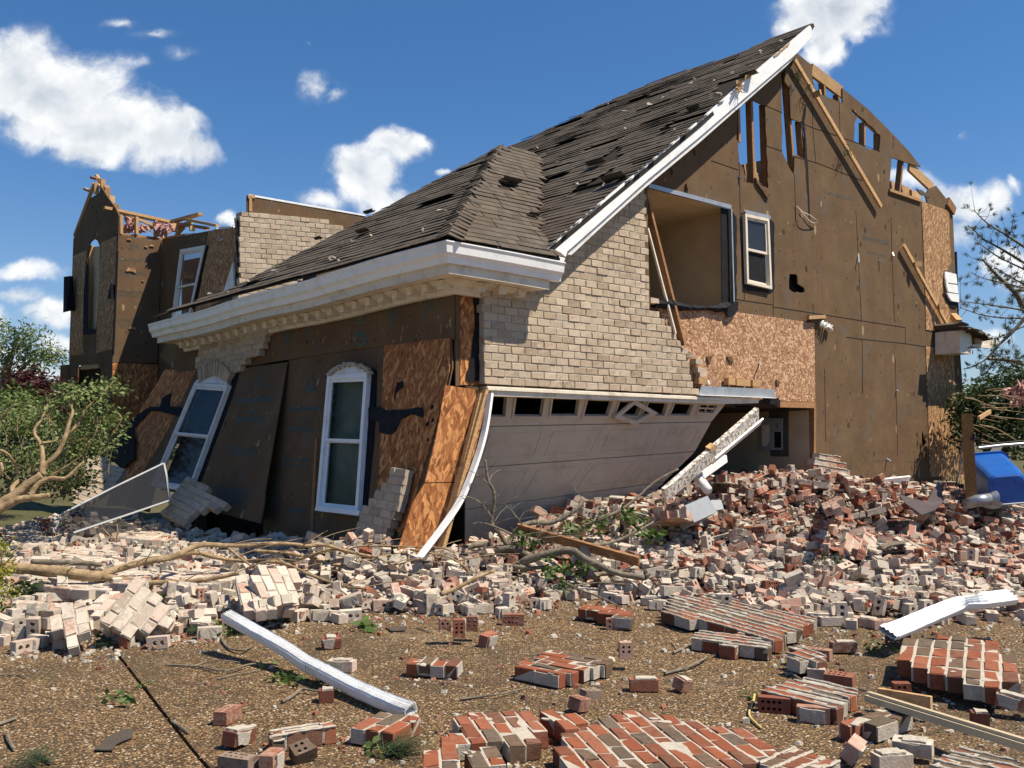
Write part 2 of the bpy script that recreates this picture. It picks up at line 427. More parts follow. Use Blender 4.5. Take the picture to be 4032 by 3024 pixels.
MAT['black'] = simple('black_plastic', (.015, .015, .015), (.03, .03, .03), 20, .6, 'pos', .3)
MAT['duct'] = simple('grey_metal_duct', (.36, .38, .41), (.24, .25, .27), 7, .35, 'pos', .2, .5, .6)
MAT['sheetmetal'] = simple('brown_sheet_metal', (.115, .09, .085), (.085, .066, .062), 6, .4, 'pos', .15, .5, .2)
MAT['yellow'] = simple('yellow_cable', (.55, .42, .16), (.48, .36, .13), 8, .5, 'pos', .1)

def shinglemat():
    m, nt, b = newmat('asphalt_shingle')
    r = islandrnd(nt)
    v = coords(nt, 'pos')
    c = ramp(nt, r, [(0, (.085, .070, .056)), (.35, (.108, .089, .070)), (.7, (.074, .061, .050)), (1, (.125, .102, .079))])
    n = nz_(nt, v, 1.3, 5, .6)
    c = mixc(nt, math_(nt, 'MULTIPLY', ss(nt, n, .5, .7), .5), c, (.092, .066, .046))
    n2 = nz_(nt, v, 160, 2, .7)
    hs = N(nt, 'ShaderNodeHueSaturation'); nt.links.new(c, hs.inputs['Color']); nt.links.new(math_(nt, 'MULTIPLY_ADD', n2, .9, .55), hs.inputs['Value'])
    setc(nt, b, hs.outputs[0], .92, .15)
    bump(nt, b, n2, .4, .004)
    return m
MAT['shingle'] = shinglemat()
MAT['underlay'] = simple('roof_underlay', (.030, .026, .022), (.045, .036, .028), 5, .9, 'pos', .3, .08)

def aggmat(name='exposed_aggregate', lo=.46, hi=.62, amt=.62):
    m, nt, b = newmat(name)
    v = coords(nt, 'pos')
    cell = N(nt, 'ShaderNodeTexVoronoi', feature='F1', i_Scale=70.0, i_Randomness=.95); nt.links.new(v, cell.inputs['Vector'])
    sc_ = N(nt, 'ShaderNodeSeparateColor'); nt.links.new(cell.outputs['Color'], sc_.inputs[0])
    c = ramp(nt, sc_.outputs[0], [(0, (.075, .045, .022)), (.25, (.155, .095, .042)), (.5, (.255, .155, .068)), (.72, (.33, .21, .10)), (.87, (.19, .10, .042)), (.95, (.48, .38, .25)), (1, (.62, .54, .41))])
    big = nz_(nt, v, .55, 6, .68)
    fine = nz_(nt, v, 5.0, 5, .7)
    edge = ss(nt, cell.outputs['Distance'], .36, .62)
    c = mixc(nt, math_(nt, 'MULTIPLY', edge, .9), c, (.035, .022, .011))
    damp = ss(nt, math_(nt, 'ADD', big, math_(nt, 'MULTIPLY', math_(nt, 'SUBTRACT', fine, .5), .5)), lo, hi)
    c = mixc(nt, math_(nt, 'MULTIPLY', damp, amt), c, (.055, .037, .020))
    dust = ss(nt, math_(nt, 'ADD', nz_(nt, v, .9, 5, .7), math_(nt, 'MULTIPLY', math_(nt, 'SUBTRACT', nz_(nt, v, 14, 3, .6), .5), .4)), .56, .72)
    c = mixc(nt, math_(nt, 'MULTIPLY', dust, .2), c, (.34, .275, .19))
    setc(nt, b, c, .8, .3)
    bump(nt, b, math_(nt, 'SUBTRACT', 1.0, cell.outputs['Distance']), .9, .008)
    return m
MAT['agg'] = aggmat('exposed_aggregate_damp', .45, .62, .58)
MAT['agg2'] = aggmat('exposed_aggregate_dry', .53, .70, .45)
def groundmat():
    m, nt, b = newmat('lawn_and_dirt')
    v = coords(nt, 'pos')
    n = nz_(nt, v, 1.2, 6, .65)
    n2 = nz_(nt, v, 25, 5, .7)
    c = ramp(nt, n, [(.3, (.06, .07, .025)), (.5, (.09, .085, .04)), (.7, (.13, .10, .06))])
    hs = N(nt, 'ShaderNodeHueSaturation'); nt.links.new(c, hs.inputs['Color']); nt.links.new(math_(nt, 'MULTIPLY_ADD', n2, 1.2, .4), hs.inputs['Value'])
    setc(nt, b, hs.outputs[0], .95, .1)
    bump(nt, b, n2, .8, .03)
    return m
MAT['lawn'] = groundmat()
def debrismat():
    m, nt, b = newmat('crushed_brick_and_mortar')
    v = coords(nt, 'pos')
    cell = N(nt, 'ShaderNodeTexVoronoi', feature='F1', i_Scale=21.0); nt.links.new(v, cell.inputs['Vector'])
    sc_ = N(nt, 'ShaderNodeSeparateColor'); nt.links.new(cell.outputs['Color'], sc_.inputs[0])
    c = ramp(nt, sc_.outputs[0], [(0, (.40, .34, .28)), (.3, (.30, .23, .18)), (.5, (.22, .09, .06)), (.65, (.48, .42, .35)), (.85, (.16, .10, .07)), (1, (.36, .28, .22))])
    c = mixc(nt, ss(nt, cell.outputs['Distance'], .3, .6), c, (.06, .045, .035))
    setc(nt, b, c, .95, .1)
    bump(nt, b, math_(nt, 'SUBTRACT', 1.0, cell.outputs['Distance']), 1.0, .04)
    return m
MAT['debris'] = debrismat()
def leafmat(name, a, b_, c, trans=.25):
    m, nt, b = newmat(name)
    r = islandrnd(nt)
    setc(nt, b, ramp(nt, r, [(0, a), (.5, b_), (1, c)]), .6, .3)
    tr = N(nt, 'ShaderNodeBsdfTranslucent'); nt.links.new(ramp(nt, r, [(0, b_), (1, c)]), tr.inputs[0])
    mx = N(nt, 'ShaderNodeMixShader', i_0=trans)
    out = nt.nodes['Material Output']
    nt.links.new(b.outputs[0], mx.inputs[1]); nt.links.new(tr.outputs[0], mx.inputs[2]); nt.links.new(mx.outputs[0], out.inputs[0])
    return m
MAT['leaf'] = leafmat('green_leaves', (.045, .085, .018), (.075, .13, .028), (.12, .18, .045))
MAT['leafp'] = leafmat('pale_green_leaves', (.10, .15, .04), (.15, .20, .06), (.20, .24, .09))
MAT['leafd'] = leafmat('dark_green_leaves', (.02, .038, .012), (.035, .06, .018), (.06, .085, .028))
MAT['leafy'] = leafmat('yellow_green_leaves', (.16, .17, .02), (.24, .23, .03), (.34, .30, .05))
MAT['leafr'] = leafmat('dark_red_leaves', (.030, .008, .012), (.055, .014, .018), (.085, .022, .022))
MAT['needle'] = leafmat('pine_needles', (.03, .055, .025), (.05, .08, .035), (.085, .12, .05))

# ---------------------------------------------------------------- mesh helpers
class MB:
    def __init__(s): s.v, s.f, s.m = [], [], []
    def add(s, verts, faces, mi=0):
        k = len(s.v)
        s.v += [tuple(x) for x in verts]
        s.f += [tuple(i + k for i in f) for f in faces]
        s.m += [mi] * len(faces)
    def box(s, c, x, y, z, mi=0, jit=0):    # centre and three half-axis vectors
        vs = [c + x * a + y * b + z * d for d in (-1, 1) for b in (-1, 1) for a in (-1, 1)]
        if jit: vs = [p + V((rnd.uniform(-jit, jit), rnd.uniform(-jit, jit), rnd.uniform(-jit, jit))) for p in vs]
        s.add(vs, [(0, 2, 3, 1), (4, 5, 7, 6), (0, 1, 5, 4), (2, 6, 7, 3), (0, 4, 6, 2), (1, 3, 7, 5)] if x.cross(y).dot(z) > 0 else
              [(0, 1, 3, 2), (4, 6, 7, 5), (0, 4, 5, 1), (2, 3, 7, 6), (0, 2, 6, 4), (1, 5, 7, 3)], mi)
    def bar(s, a, b, w, h, up=ZV, mi=0, jit=0):  # a beam from a to b
        d = (b - a); L = d.length; d = d / L
        side = d.cross(up)
        if side.length < 1e-4: side = d.cross(V((1, 0, 0)))
        side.normalize(); u = side.cross(d).normalized()
        s.box((a + b) / 2, d * (L / 2), side * (w / 2), u * (h / 2), mi, jit)
    def tube(s, pts, radii, n=7, mi=0, cap=True, rough=0):
        pts = [V(p) for p in pts]
        rings = []
        prev = None
        for i, p in enumerate(pts):
            d = (pts[min(i + 1, len(pts) - 1)] - pts[max(i - 1, 0)])
            d = d.normalized() if d.length > 1e-9 else V((0, 0, 1))
            if prev is None:
                a = d.cross(V((.3, .2, .93)))
                if a.length < .01: a = d.cross(V((1, 0, 0)))
            else: a = prev - d * prev.dot(d)
            a.normalize(); prev = a
            bb = d.cross(a)
            r = radii[i] if isinstance(radii, (list, tuple)) else radii
            ring = []
            for k in range(n):
                an = 2 * math.pi * k / n
                rr = r * (1 + rough * rnd.uniform(-1, 1))
                ring.append(p + a * math.cos(an) * rr + bb * math.sin(an) * rr)
            rings.append(ring)
        vs = [q for r in rings for q in r]
        fs = []
        for i in range(len(rings) - 1):
            for k in range(n):
                k2 = (k + 1) % n
                fs.append((i * n + k, i * n + k2, (i + 1) * n + k2, (i + 1) * n + k))
        if cap:
            fs.append(tuple(reversed(range(n)))); fs.append(tuple((len(rings) - 1) * n + k for k in range(n)))
        s.add(vs, fs, mi)
    def sheet(s, pl, outline, holes=(), off=0.0, th=.012, mi=0, mi_side=None, fn=None):
        mi_side = mi if mi_side is None else mi_side
        loops = [list(outline)] + [list(h) for h in holes]
        co, ed = [], []
        for L in loops:
            k = len(co)
            co += [V((a, b)) for a, b in L]
            ed += [(k + i, k + (i + 1) % len(L)) for i in range(len(L))]
        vo, eo, fo, *_ = geometry.delaunay_2d_cdt(co, ed, [], 1, 1e-6)
        keep = []
        for f in fo:
            c = sum((vo[i] for i in f), V((0, 0))) / len(f)
            if inpoly(c, loops[0]) and not any(inpoly(c, h) for h in loops[1:]): keep.append(f)
        fix = []
        for f in keep:
            a = sum(vo[f[i]].x * vo[f[(i + 1) % len(f)]].y - vo[f[(i + 1) % len(f)]].x * vo[f[i]].y for i in range(len(f)))
            fix.append(tuple(f) if a > 0 else tuple(reversed(f)))
        used = {}
        for f in fix:
            for i in f: used.setdefault(i, len(used))
        order = sorted(used, key=used.get)
        nv = len(order)
        g = fn or (lambda a, b: 0.0)
        vs = [pl.p(vo[i].x, vo[i].y, off + g(vo[i].x, vo[i].y)) for i in order] + [pl.p(vo[i].x, vo[i].y, off - th + g(vo[i].x, vo[i].y)) for i in order]
        ff = [tuple(used[i] for i in f) for f in fix]
        s.add(vs, ff + [tuple(i + nv for i in reversed(f)) for f in ff], mi)
        cnt = {}
        for f in ff:
            for i in range(len(f)):
                cnt[(f[i], f[(i + 1) % len(f)])] = 1
        side = [(b, a, a + nv, b + nv) for (a, b) in cnt if (b, a) not in cnt]
        k = len(s.v) - 2 * nv
        s.f += [tuple(i + k for i in f) for f in side]
        s.m += [mi_side] * len(side)
    def frame(s, pl, q, wd, off, th, mi=0):    # q: 4 corners in uv; a picture-frame of that width
        c = V((sum(a for a, b in q) / 4, sum(b for a, b in q) / 4))
        inner = []
        for i in range(4):
            p0, p1, p2 = V(q[i - 1]), V(q[i]), V(q[(i + 1) % 4])
            d0, d1 = (p1 - p0).normalized(), (p2 - p1).normalized()
            n0 = V((-d0.y, d0.x)); n1 = V((-d1.y, d1.x))
            if n0.dot(c - p1) < 0: n0 = -n0
            if n1.dot(c - p1) < 0: n1 = -n1
            k = 1 + n0.dot(n1)
            inner.append(tuple(p1 + (n0 + n1) * (wd / max(k, .3))))
        s.sheet(pl, q if wd > 0 else inner, [inner if wd > 0 else q], off, th, mi)
        return inner
    def build(s, name, mats, parent=None, smooth=False, origin=None):
        if not isinstance(mats, (list, tuple)): mats = [mats]
        me = bpy.data.meshes.new(name)
        if origin is None:
            if parent is not None: origin = wloc(parent)
            else:
                xs = [p[0] for p in s.v]; ys = [p[1] for p in s.v]; zs = [p[2] for p in s.v]
                origin = V(((min(xs) + max(xs)) / 2, (min(ys) + max(ys)) / 2, min(zs)))
        me.from_pydata([(p[0] - origin.x, p[1] - origin.y, p[2] - origin.z) for p in s.v], [], s.f)
        for m in mats: me.materials.append(m)
        me.polygons.foreach_set('material_index', s.m)
        if smooth: me.polygons.foreach_set('use_smooth', [True] * len(s.f))
        me.update()
        o = bpy.data.objects.new(name, me)
        COL.objects.link(o)
        if parent is not None:
            o.parent = parent
            o.location = origin - wloc(parent)
        else: o.location = origin
        return o
def wloc(o):
    p = V((0, 0, 0))
    while o is not None:
        p = p + V(o.location); o = o.parent
    return p
def inpoly(c, poly):
    x, y = c[0], c[1]
    r = False
    j = len(poly) - 1
    for i in range(len(poly)):
        xi, yi = poly[i][0], poly[i][1]; xj, yj = poly[j][0], poly[j][1]
        if (yi > y) != (yj > y) and x < (xj - xi) * (y - yi) / (yj - yi) + xi: r = not r
        j = i
    return r
def rag(poly, amp, step=.06):          # a torn edge
    out = []
    for i in range(len(poly)):
        a, b = V(poly[i]), V(poly[(i + 1) % len(poly)])
        n = max(1, int((b - a).length / step))
        d = (b - a)
        nn = V((-d.y, d.x)).normalized() if d.length > 1e-6 else V((0, 0))
        for k in range(n):
            p = a + d * (k / n)
            if 0 < k: p = p + nn * rnd.uniform(-amp, amp)
            out.append((p.x, p.y))
    return out
def islands(mb):
    par = list(range(len(mb.v)))
    def find(i):
        while par[i] != i:
            par[i] = par[par[i]]; i = par[i]
        return i
    for f in mb.f:
        a = find(f[0])
        for i in f[1:]: par[find(i)] = a
    out = {}
    for f, m in zip(mb.f, mb.m): out.setdefault(find(f[0]), []).append((f, m))
    res = []
    for k in out:
        n = MB(); mp = {}
        for f, m in out[k]:
            for i in f:
                if i not in mp: mp[i] = len(n.v); n.v.append(mb.v[i])
            n.f.append(tuple(mp[i] for i in f)); n.m.append(m)
        res.append(n)
    return res
def tag(o, label=None, cat=None, group=None, kind=None):
    if label: o['label'] = label
    if cat: o['category'] = cat
    if group: o['group'] = group
    if kind: o['kind'] = kind
    return o
def thing(name, label, cat, loc, group=None):
    o = bpy.data.objects.new(name, None)
    COL.objects.link(o)
    o.location = loc
    o.empty_display_size = .2
    return tag(o, label, cat, group)
def smoothpts(pts, n=4):               # Catmull-Rom through points
    P = [V(p) for p in pts]
    out = []
    for i in range(len(P) - 1):
        p0 = P[max(i - 1, 0)]; p1 = P[i]; p2 = P[i + 1]; p3 = P[min(i + 2, len(P) - 1)]
        for k in range(n):
            t = k / n
            out.append(.5 * ((2 * p1) + (p2 - p0) * t + (2 * p0 - 5 * p1 + 4 * p2 - p3) * t * t + (3 * p1 - p0 - 3 * p2 + p3) * t ** 3))
    out.append(P[-1])
    return out
def limb(mb, pts, r0, r1, n=7, sub=4, rough=.08, mi=0):
    q = smoothpts(pts, sub)
    k = len(q) - 1
    mb.tube(q, [r0 + (r1 - r0) * i / k for i in range(k + 1)], n, mi, True, rough)
    return q
def brickfield(mb, pl, poly, dirv, L=.195, H=.085, gap=.010, depth=.09, off=0.0, jit=.0015, ojit=.004, bond=.5, mi=0, mm=1, mrec=.007, back=True, mort_bulge=0.0, grow=0.0, origin=None):
    """courses of bricks over a polygon on a plane, with the mortar bed between them"""
    d = V(dirv).normalized(); e = V((-d.y, d.x))
    o0 = V(origin) if origin is not None else V(poly[0])
    loc = [((V(p) - o0).dot(d), (V(p) - o0).dot(e)) for p in poly]
    x0, x1 = min(p[0] for p in loc), max(p[0] for p in loc)
    y0, y1 = min(p[1] for p in loc), max(p[1] for p in loc)
    mw, mh = L + gap, H + gap
    placed = []
    for r in range(int(math.floor(y0 / mh)), int(math.ceil(y1 / mh)) + 1):
        sh = (r % 2) * bond * mw
        for c in range(int(math.floor((x0 - sh) / mw)) - 1, int(math.ceil((x1 - sh) / mw)) + 1):
            cx, cy = c * mw + sh + mw / 2, r * mh + mh / 2
            xa, xb = cx - L / 2, cx + L / 2
            ins = [inpoly((xa + (xb - xa) * k / 6, cy), loc) for k in range(7)]
            if not any(ins): continue
            if not all(ins):               # cut the brick where the wall ends
                i0 = ins.index(True); i1 = 6 - ins[::-1].index(True)
                if i1 - i0 < 2: continue
                xa, xb = xa + (L) * i0 / 6, cx - L / 2 + L * i1 / 6
            placed.append((xa, xb, cy))
            of = off + rnd.uniform(-ojit, ojit)
            ya, yb = cy - H / 2, cy + H / 2
            def P(a, b, h):
                q = o0 + d * (a + rnd.uniform(-jit, jit)) + e * (b + rnd.uniform(-jit, jit))
                return pl.p(q.x, q.y, h)
            ch = .0045
            tl = [rnd.uniform(-jit, jit) * 1.5 for _ in range(4)]
            vs = [P(xa, ya, of - depth), P(xb, ya, of - depth), P(xb, yb, of - depth), P(xa, yb, of - depth),
                  P(xa, ya, of - ch), P(xb, ya, of - ch), P(xb, yb, of - ch), P(xa, yb, of - ch),
                  P(xa + ch, ya + ch, of + tl[0]), P(xb - ch, ya + ch, of + tl[1]), P(xb - ch, yb - ch, of + tl[2]), P(xa + ch, yb - ch, of + tl[3])]
            fs = [(3, 2, 1, 0), (0, 1, 5, 4), (1, 2, 6, 5), (2, 3, 7, 6), (3, 0, 4, 7), (4, 5, 9, 8), (5, 6, 10, 9), (6, 7, 11, 10), (7, 4, 8, 11), (8, 9, 10, 11)]
            mb.add(vs, fs, mi)
    if mm is not None:
        def near(x, y_):
            return any(p[0] - gap <= x <= p[1] + gap and abs(p[2] - y_) < mh * .3 for p in placed)
        for (xa, xb, cy) in placed:         # mortar: one ragged pad under each brick, reaching its neighbours
            g = gap * .55 + grow
            gs_ = [g if nb or rnd.random() < .22 else -.003 for nb in (near(xa - gap * 1.5, cy), near(xb + gap * 1.5, cy), near((xa + xb) / 2 - .01, cy - mh) or near(xa + .02, cy - mh), near((xa + xb) / 2 + .01, cy + mh) or near(xb - .02, cy + mh))]
            h0, h1 = off - depth * (.93 if back else .4), off - mrec
            hb = [h1 + rnd.uniform(-.001, .001) for _ in range(4)]
            def P2(a, b, h):
                q = o0 + d * (a + rnd.uniform(-.002, .002)) + e * (b + rnd.uniform(-.002, .002))
                return pl.p(q.x, q.y, h)
            ya, yb = cy - H / 2 - gs_[2], cy + H / 2 + gs_[3]
            A, B = xa - gs_[0], xb + gs_[1]
            vs = [P2(A, ya, h0), P2(B, ya, h0), P2(B, yb, h0), P2(A, yb, h0), P2(A, ya, hb[0]), P2(B, ya, hb[1]), P2(B, yb, hb[2]), P2(A, yb, hb[3])]
            mb.add(vs, [(3, 2, 1, 0), (0, 1, 5, 4), (1, 2, 6, 5), (2, 3, 7, 6), (3, 0, 4, 7), (4, 5, 6, 7)], mm)
            if mort_bulge:                  # squeezed-out ridges along the bed joints
                for yb_ in (ya, yb):
                    n = max(3, int((B - A) / .03))
                    pts = []
                    for k in range(n + 1):
                        q = o0 + d * (A + (B - A) * k / n) + e * (yb_ + rnd.uniform(-.005, .005))
                        pts.append(pl.p(q.x, q.y, off + rnd.uniform(0, .4) * mort_bulge))
                    mb.tube(pts, [gap * rnd.uniform(.35, .72) for _ in pts], 5, mm)
    return len(placed)
TEXTS = {}
def text(mb, pl, s, r, x0, y0, x1, y1, hpx, mi=0, off=.002, vertical=False):
    """letters of s from (x0,y0) to (x1,y1), hpx tall, printed on the plane"""
    if s not in TEXTS:
        cu_ = bpy.data.curves.new('print', 'FONT')
        cu_.body = s
        cu_.resolution_u = 2
        ob = bpy.data.objects.new('print', cu_)
        COL.objects.link(ob)
        dg = bpy.context.evaluated_depsgraph_get()
        me = bpy.data.meshes.new_from_object(ob.evaluated_get(dg))
        vs = [v.co.copy() for v in me.vertices]
        fs = [tuple(p.vertices) for p in me.polygons]
        bpy.data.objects.remove(ob); bpy.data.curves.remove(cu_); bpy.data.meshes.remove(me)
        TEXTS[s] = (vs, fs)
    vs, fs = TEXTS[s]
    if not vs: return
    xa, xb = min(v.x for v in vs), max(v.x for v in vs)
    ya, yb = min(v.y for v in vs), max(v.y for v in vs)
    a = V(pl.at(r, x0, y0)); b = V(pl.at(r, x1, y1))
    d = b - a
    if vertical: u = V(pl.at(r, x0 - hpx, y0)) - a
    else: u = V(pl.at(r, x0 , y0 - hpx)) - a
    out = []
    for v in vs:
        q = a + d * ((v.x - xa) / (xb - xa)) + u * ((v.y - ya) / (yb - ya))
        out.append(pl.p(q.x, q.y, off))
    mb.add(out, fs, mi)
# ================================================================ THE HOUSE
house = thing('damaged_house', 'storm-torn brick and sheathing house with a sagging shingle roof and pushed-in garage door', 'house', (C0.x, C0.y, .2))
def parts(name, mb, mats, parent=None):  # every separate piece a part of its own
    for p in islands(mb): part(name, p, mats, parent)
def part(name, mb, mats, parent=None, smooth=False):
    return mb.build(name, MAT[mats] if isinstance(mats, str) else [MAT[k] for k in mats], parent or house, smooth)
def one(name, pl, poly, mat, off=0.0, th=.012, holes=(), parent=None, torn=0, fn=None):
    mb = MB()
    mb.sheet(pl, rag(poly, torn) if torn else poly, holes, off, th, 0, None, fn)
    return part(name, mb, mat, parent)

# ---- gable wall (sunlit side)
X = WB.px
wall = X('R1', [690, 300, 690, 330, 802, 418, 800, 500, 826, 622, 890, 655, 1000, 700, 1042, 716, 1040, 597, 1240, 760, 1400, 920, 1570, 1100, 1662, 1222, 1545, 1185, 1430, 1145, 1410, 1400, 1655, 1495, 1712, 1500, 1700, 1450, 1722, 1396, 1782, 1370, 1930, 1560],
         'E1', [1322, 312, 1330, 330, 1372, 1400], 'E2', [1400, 100, 1450, 800], 'E3', [1475, 300, 1484, 600], 'R3', [2134, 1040, 1190, 1040, 1205, 580, 1222, 268, 930, 262, 300, 215], 'C2', [1000, 190, 230, 150])
wall += [(0.0, wall[-1][1]), (0.0, 3.42)] + X('C1', [850, 560, 1300, 170, 1500, 40], 'R1', [0, 860, 210, 680, 540, 400])
holes = [X('R1', [205, 740, 330, 690, 390, 720, 430, 735, 440, 1050, 452, 1392, 400, 1370, 345, 1310, 330, 1355, 280, 1345, 255, 1230, 220, 1180, 215, 1020, 200, 1000]),
         X('R1', [552, 480, 590, 445, 582, 540, 620, 600, 630, 830, 640, 850, 735, 870, 752, 1162, 690, 1130, 662, 1130, 655, 1280, 620, 1230, 585, 1150, 565, 1110, 560, 780]),
         X('R1', [1110, 760, 1145, 790, 1225, 860, 1300, 930, 1310, 950, 1340, 970, 1330, 1095, 1215, 1065, 1130, 1020, 1135, 880, 1160, 820, 1120, 800]),
         X('R2', [100, 80, 755, 245, 775, 1000, 700, 1030, 120, 1000, 105, 500]),
         X('R2', [1225, 760, 1285, 770, 1290, 840, 1340, 870, 1345, 905, 1270, 910, 1220, 880]),
         X('E2', [945, 1320, 975, 1440, 1000, 1480, 950, 1575, 940, 1450])]
holes = [rag(h, .012) if i != 3 else h for i, h in enumerate(holes)]
gw = one('gable_wall', WB, wall, 'fibre', 0, .022, holes)
mb = MB()                                           # board seams: narrow raised laps
for r, L in (('R2', [1090, 1020, 1500, 1085, 2140, 1185]), ('E2', [200, 195, 200, 850]), ('E2', [610, 440, 640, 1640]), ('E2', [0, 165, 190, 190, 735, 245, 985, 285]), ('E2', [735, 50, 735, 245]),
             ('R1', [630, 840, 810, 912, 1130, 1020]), ('R1', [1130, 1020, 1340, 1100]), ('R1', [665, 1140, 840, 1190, 1200, 1330]), ('R1', [800, 700, 805, 912, 830, 1190]),
             ('R1', [660, 1280, 672, 1659]), ('R1', [430, 735, 560, 790]), ('R1', [440, 1055, 560, 1095]), ('R1', [222, 1180, 232, 1640]), ('R1', [0, 1170, 215, 1245]), ('R1', [1015, 700, 1020, 960]), ('R1', [1440, 975, 1440, 1080]), ('R2', [830, 140, 835, 250]), ('R2', [866, 880, 866, 975]), ('R2', [790, 960, 866, 972, 1090, 1005]),
             ('R2', [1095, 900, 1095, 1105]), ('R2', [1410, 1000, 1415, 1150]), ('E1', [555, 340, 600, 1640]), ('E1', [120, 240, 190, 1640]), ('R3', [1300, 0, 1310, 580]), ('R3', [1600, 0, 1602, 200]), ('R1', [765, 1190, 782, 1640]), ('R2', [1370, 0, 1388, 420])):
    for i in range(0, len(L) - 2, 2):
        a, b = WB.hit(r, L[i], L[i + 1], .001), WB.hit(r, L[i + 2], L[i + 3], .001)
        mb.bar(a, b, .007, .006, WB.n)
parts('board_seam', mb, 'dark')
mb = MB()                                           # split seam, torn flaps and hanging nails on the wall
mb.sheet(WB, rag(X('R1', [738, 860, 752, 1000, 765, 1180, 770, 1480, 782, 1640, 776, 1640, 757, 1400, 742, 1160]), .01), (), .004, .004)
part('wall_split', mb, 'dark')
mb = MB()
for r, x0, y0, x1, y1, o in (('R2', 1930, 655, 1965, 690, .05), ('R2', 1770, 600, 1775, 670, .05), ('R2', 985, 1460, 1000, 1490, .10), ('E2', 622, 825, 650, 842, .05), ('E3', 505, 335, 555, 368, .08), ('E3', 1030, 295, 1075, 335, .06), ('E3', 1200, 290, 1235, 345, .09), ('R2', 575, 1600, 592, 1640, .07), ('R2', 2040, 590, 2050, 620, .04), ('R1', 215, 1295, 245, 1315, .04)):
    a = WB.hit(r, x0, y0, 0.0); b = WB.hit(r, x1, y1, o)
    mb.bar(a, b, .022, .012)
parts('brick_tie', mb, 'galv')
mb = MB()
for i, (r, pts) in enumerate((('R2', [1365, 1085, 1430, 1090, 1500, 1095, 1505, 1110, 1425, 1118, 1425, 1150, 1385, 1145]), ('R2', [555, 1420, 605, 1405, 575, 1480]), ('R2', [715, 1415, 745, 1415, 765, 1465, 730, 1450]), ('R2', [1105, 1600, 1140, 1620, 1110, 1650]), ('R2', [395, 50, 425, 80, 400, 90]), ('R1', [340, 1310, 450, 1465, 430, 1468, 345, 1345]), ('R1', [405, 1400, 470, 1420, 440, 1445, 410, 1420]))):
    mb.sheet(WB, rag(X(r, pts), .006, .03), (), .035, .03)
parts('torn_flap', mb, 'fibre')
mb = MB()
mb.tube(smoothpts([WB.hit('R2', 1280, 225, .02), WB.hit('R2', 1330, 270, .08), WB.hit('R2', 1390, 300, .1), WB.hit('R2', 1450, 350, .05), WB.hit('R2', 1395, 350, .03), WB.hit('R2', 1310, 262, .02)], 5), .006, 5)
part('hanging_wire', mb, 'trim')
mb = MB()                                           # crumpled foil vent
for k in range(14):
    c = WB.hit('R2', 1480 + k * 5.5, 1150 + k * 3.2, .05 + rnd.uniform(0, .05))
    mb.box(c, V((rnd.uniform(-1, 1), rnd.uniform(-1, 1), rnd.uniform(-1, 1))).normalized() * .03, V((.2, .5, .6)).normalized() * .022, V((.6, -.5, .2)).normalized() * .02, 0, .012)
part('foil_scrap', mb, 'white2')
mb = MB()                                           # faded print on the wall boards
for r, x0, y0, x1, y1, h, s in (('R2', 1490, 130, 1730, 200, 50, 'GeorgiaPacific'), ('R2', 1800, 490, 2010, 540, 45, 'GeorgiaPacific'), ('R2', 1840, 600, 1990, 635, 26, 'SHEATHING'), ('E1', 205, 620, 520, 690, 66, 'GeorgiaPacific'),
                              ('R2', 1400, 715, 1450, 728, 45, 'GP'), ('E3', 0, 460, 150, 460, 34, 'GP'), ('E3', 340, 372, 570, 372, 26, 'SHEATHING'), ('E3', 760, 385, 930, 390, 24, 'SHEATHING')):
    mb = MB(); text(mb, WB, s, r, x0, y0, x1, y1, h); part('printed_lettering', mb, 'tealf')

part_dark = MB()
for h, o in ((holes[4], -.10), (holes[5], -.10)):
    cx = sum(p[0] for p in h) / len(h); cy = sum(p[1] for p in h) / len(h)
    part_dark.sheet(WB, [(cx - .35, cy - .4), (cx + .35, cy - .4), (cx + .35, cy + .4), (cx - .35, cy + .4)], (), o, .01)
parts('interior_shade_sheet', part_dark, 'dark')  # added near-black sheets: the shade behind the tears is put into their colour

# studs and rafters seen through the tears
st = [((300, 685), (322, 1352)), ((408, 728), (428, 1392)), ((578, 440), (640, 1285)), ((690, 860), (714, 1165)), ((876, 545), (882, 662)), ((990, 650), (994, 705)), ((1196, 872), (1196, 1062)), ((1311, 955), (1312, 1092)), ((1502, 1165), (1474, 1425)), ((198, 760), (206, 1030))]
for i, (a, b) in enumerate(st):
    mb = MB(); mb.bar(WB.hit('R1', *a, -.075), WB.hit('R1', *b, -.075), .045, .095, WB.n)
    part('stud', mb, 'lumberd')
for a, b, wd in (((792, 452), (1030, 632), .19), ((1565, 1215), (1752, 1392), .17), ((1110, 745), (1240, 870), .09), ((1225, 860), (1310, 940), .09)):
    mb = MB(); mb.bar(WB.hit('R1', *a, -.045), WB.hit('R1', *b, -.045), .045, wd, ZV)
    part('rafter', mb, 'lumber')
for k, (x0, y0, x1, y1) in enumerate(((255, 1248, 400, 1214), (262, 1290, 400, 1262), (285, 1330, 420, 1300), (1410, 1372, 1480, 1395), (1500, 1400, 1575, 1430), (1580, 1440, 1650, 1470))):
    mb = MB(); mb.bar(WB.hit('R1', x0, y0, -.25), WB.hit('R1', x1, y1, -.55), .045, .16, ZV)
    part('ceiling_joist', mb, 'lumber')
mb = MB(); mb.bar(WB.hit('R1', 1408, 1405, .012), WB.hit('R1', 1660, 1492, .012), .05, .045, ZV); part('top_plate', mb, 'lumber')
mb = MB(); mb.sheet(WB, rag(X('R1', [1610, 1395, 1690, 1430, 1715, 1470, 1640, 1440]), .01), (), .04, .02); part('torn_shingle', mb, 'shingle')
mb = MB(); mb.bar(WB.hit('R1', 1870, 1490, .02), WB.hit('R1', 1925, 1575, .02), .05, .16, ZV); part('rafter_tail', mb, 'lumberd')

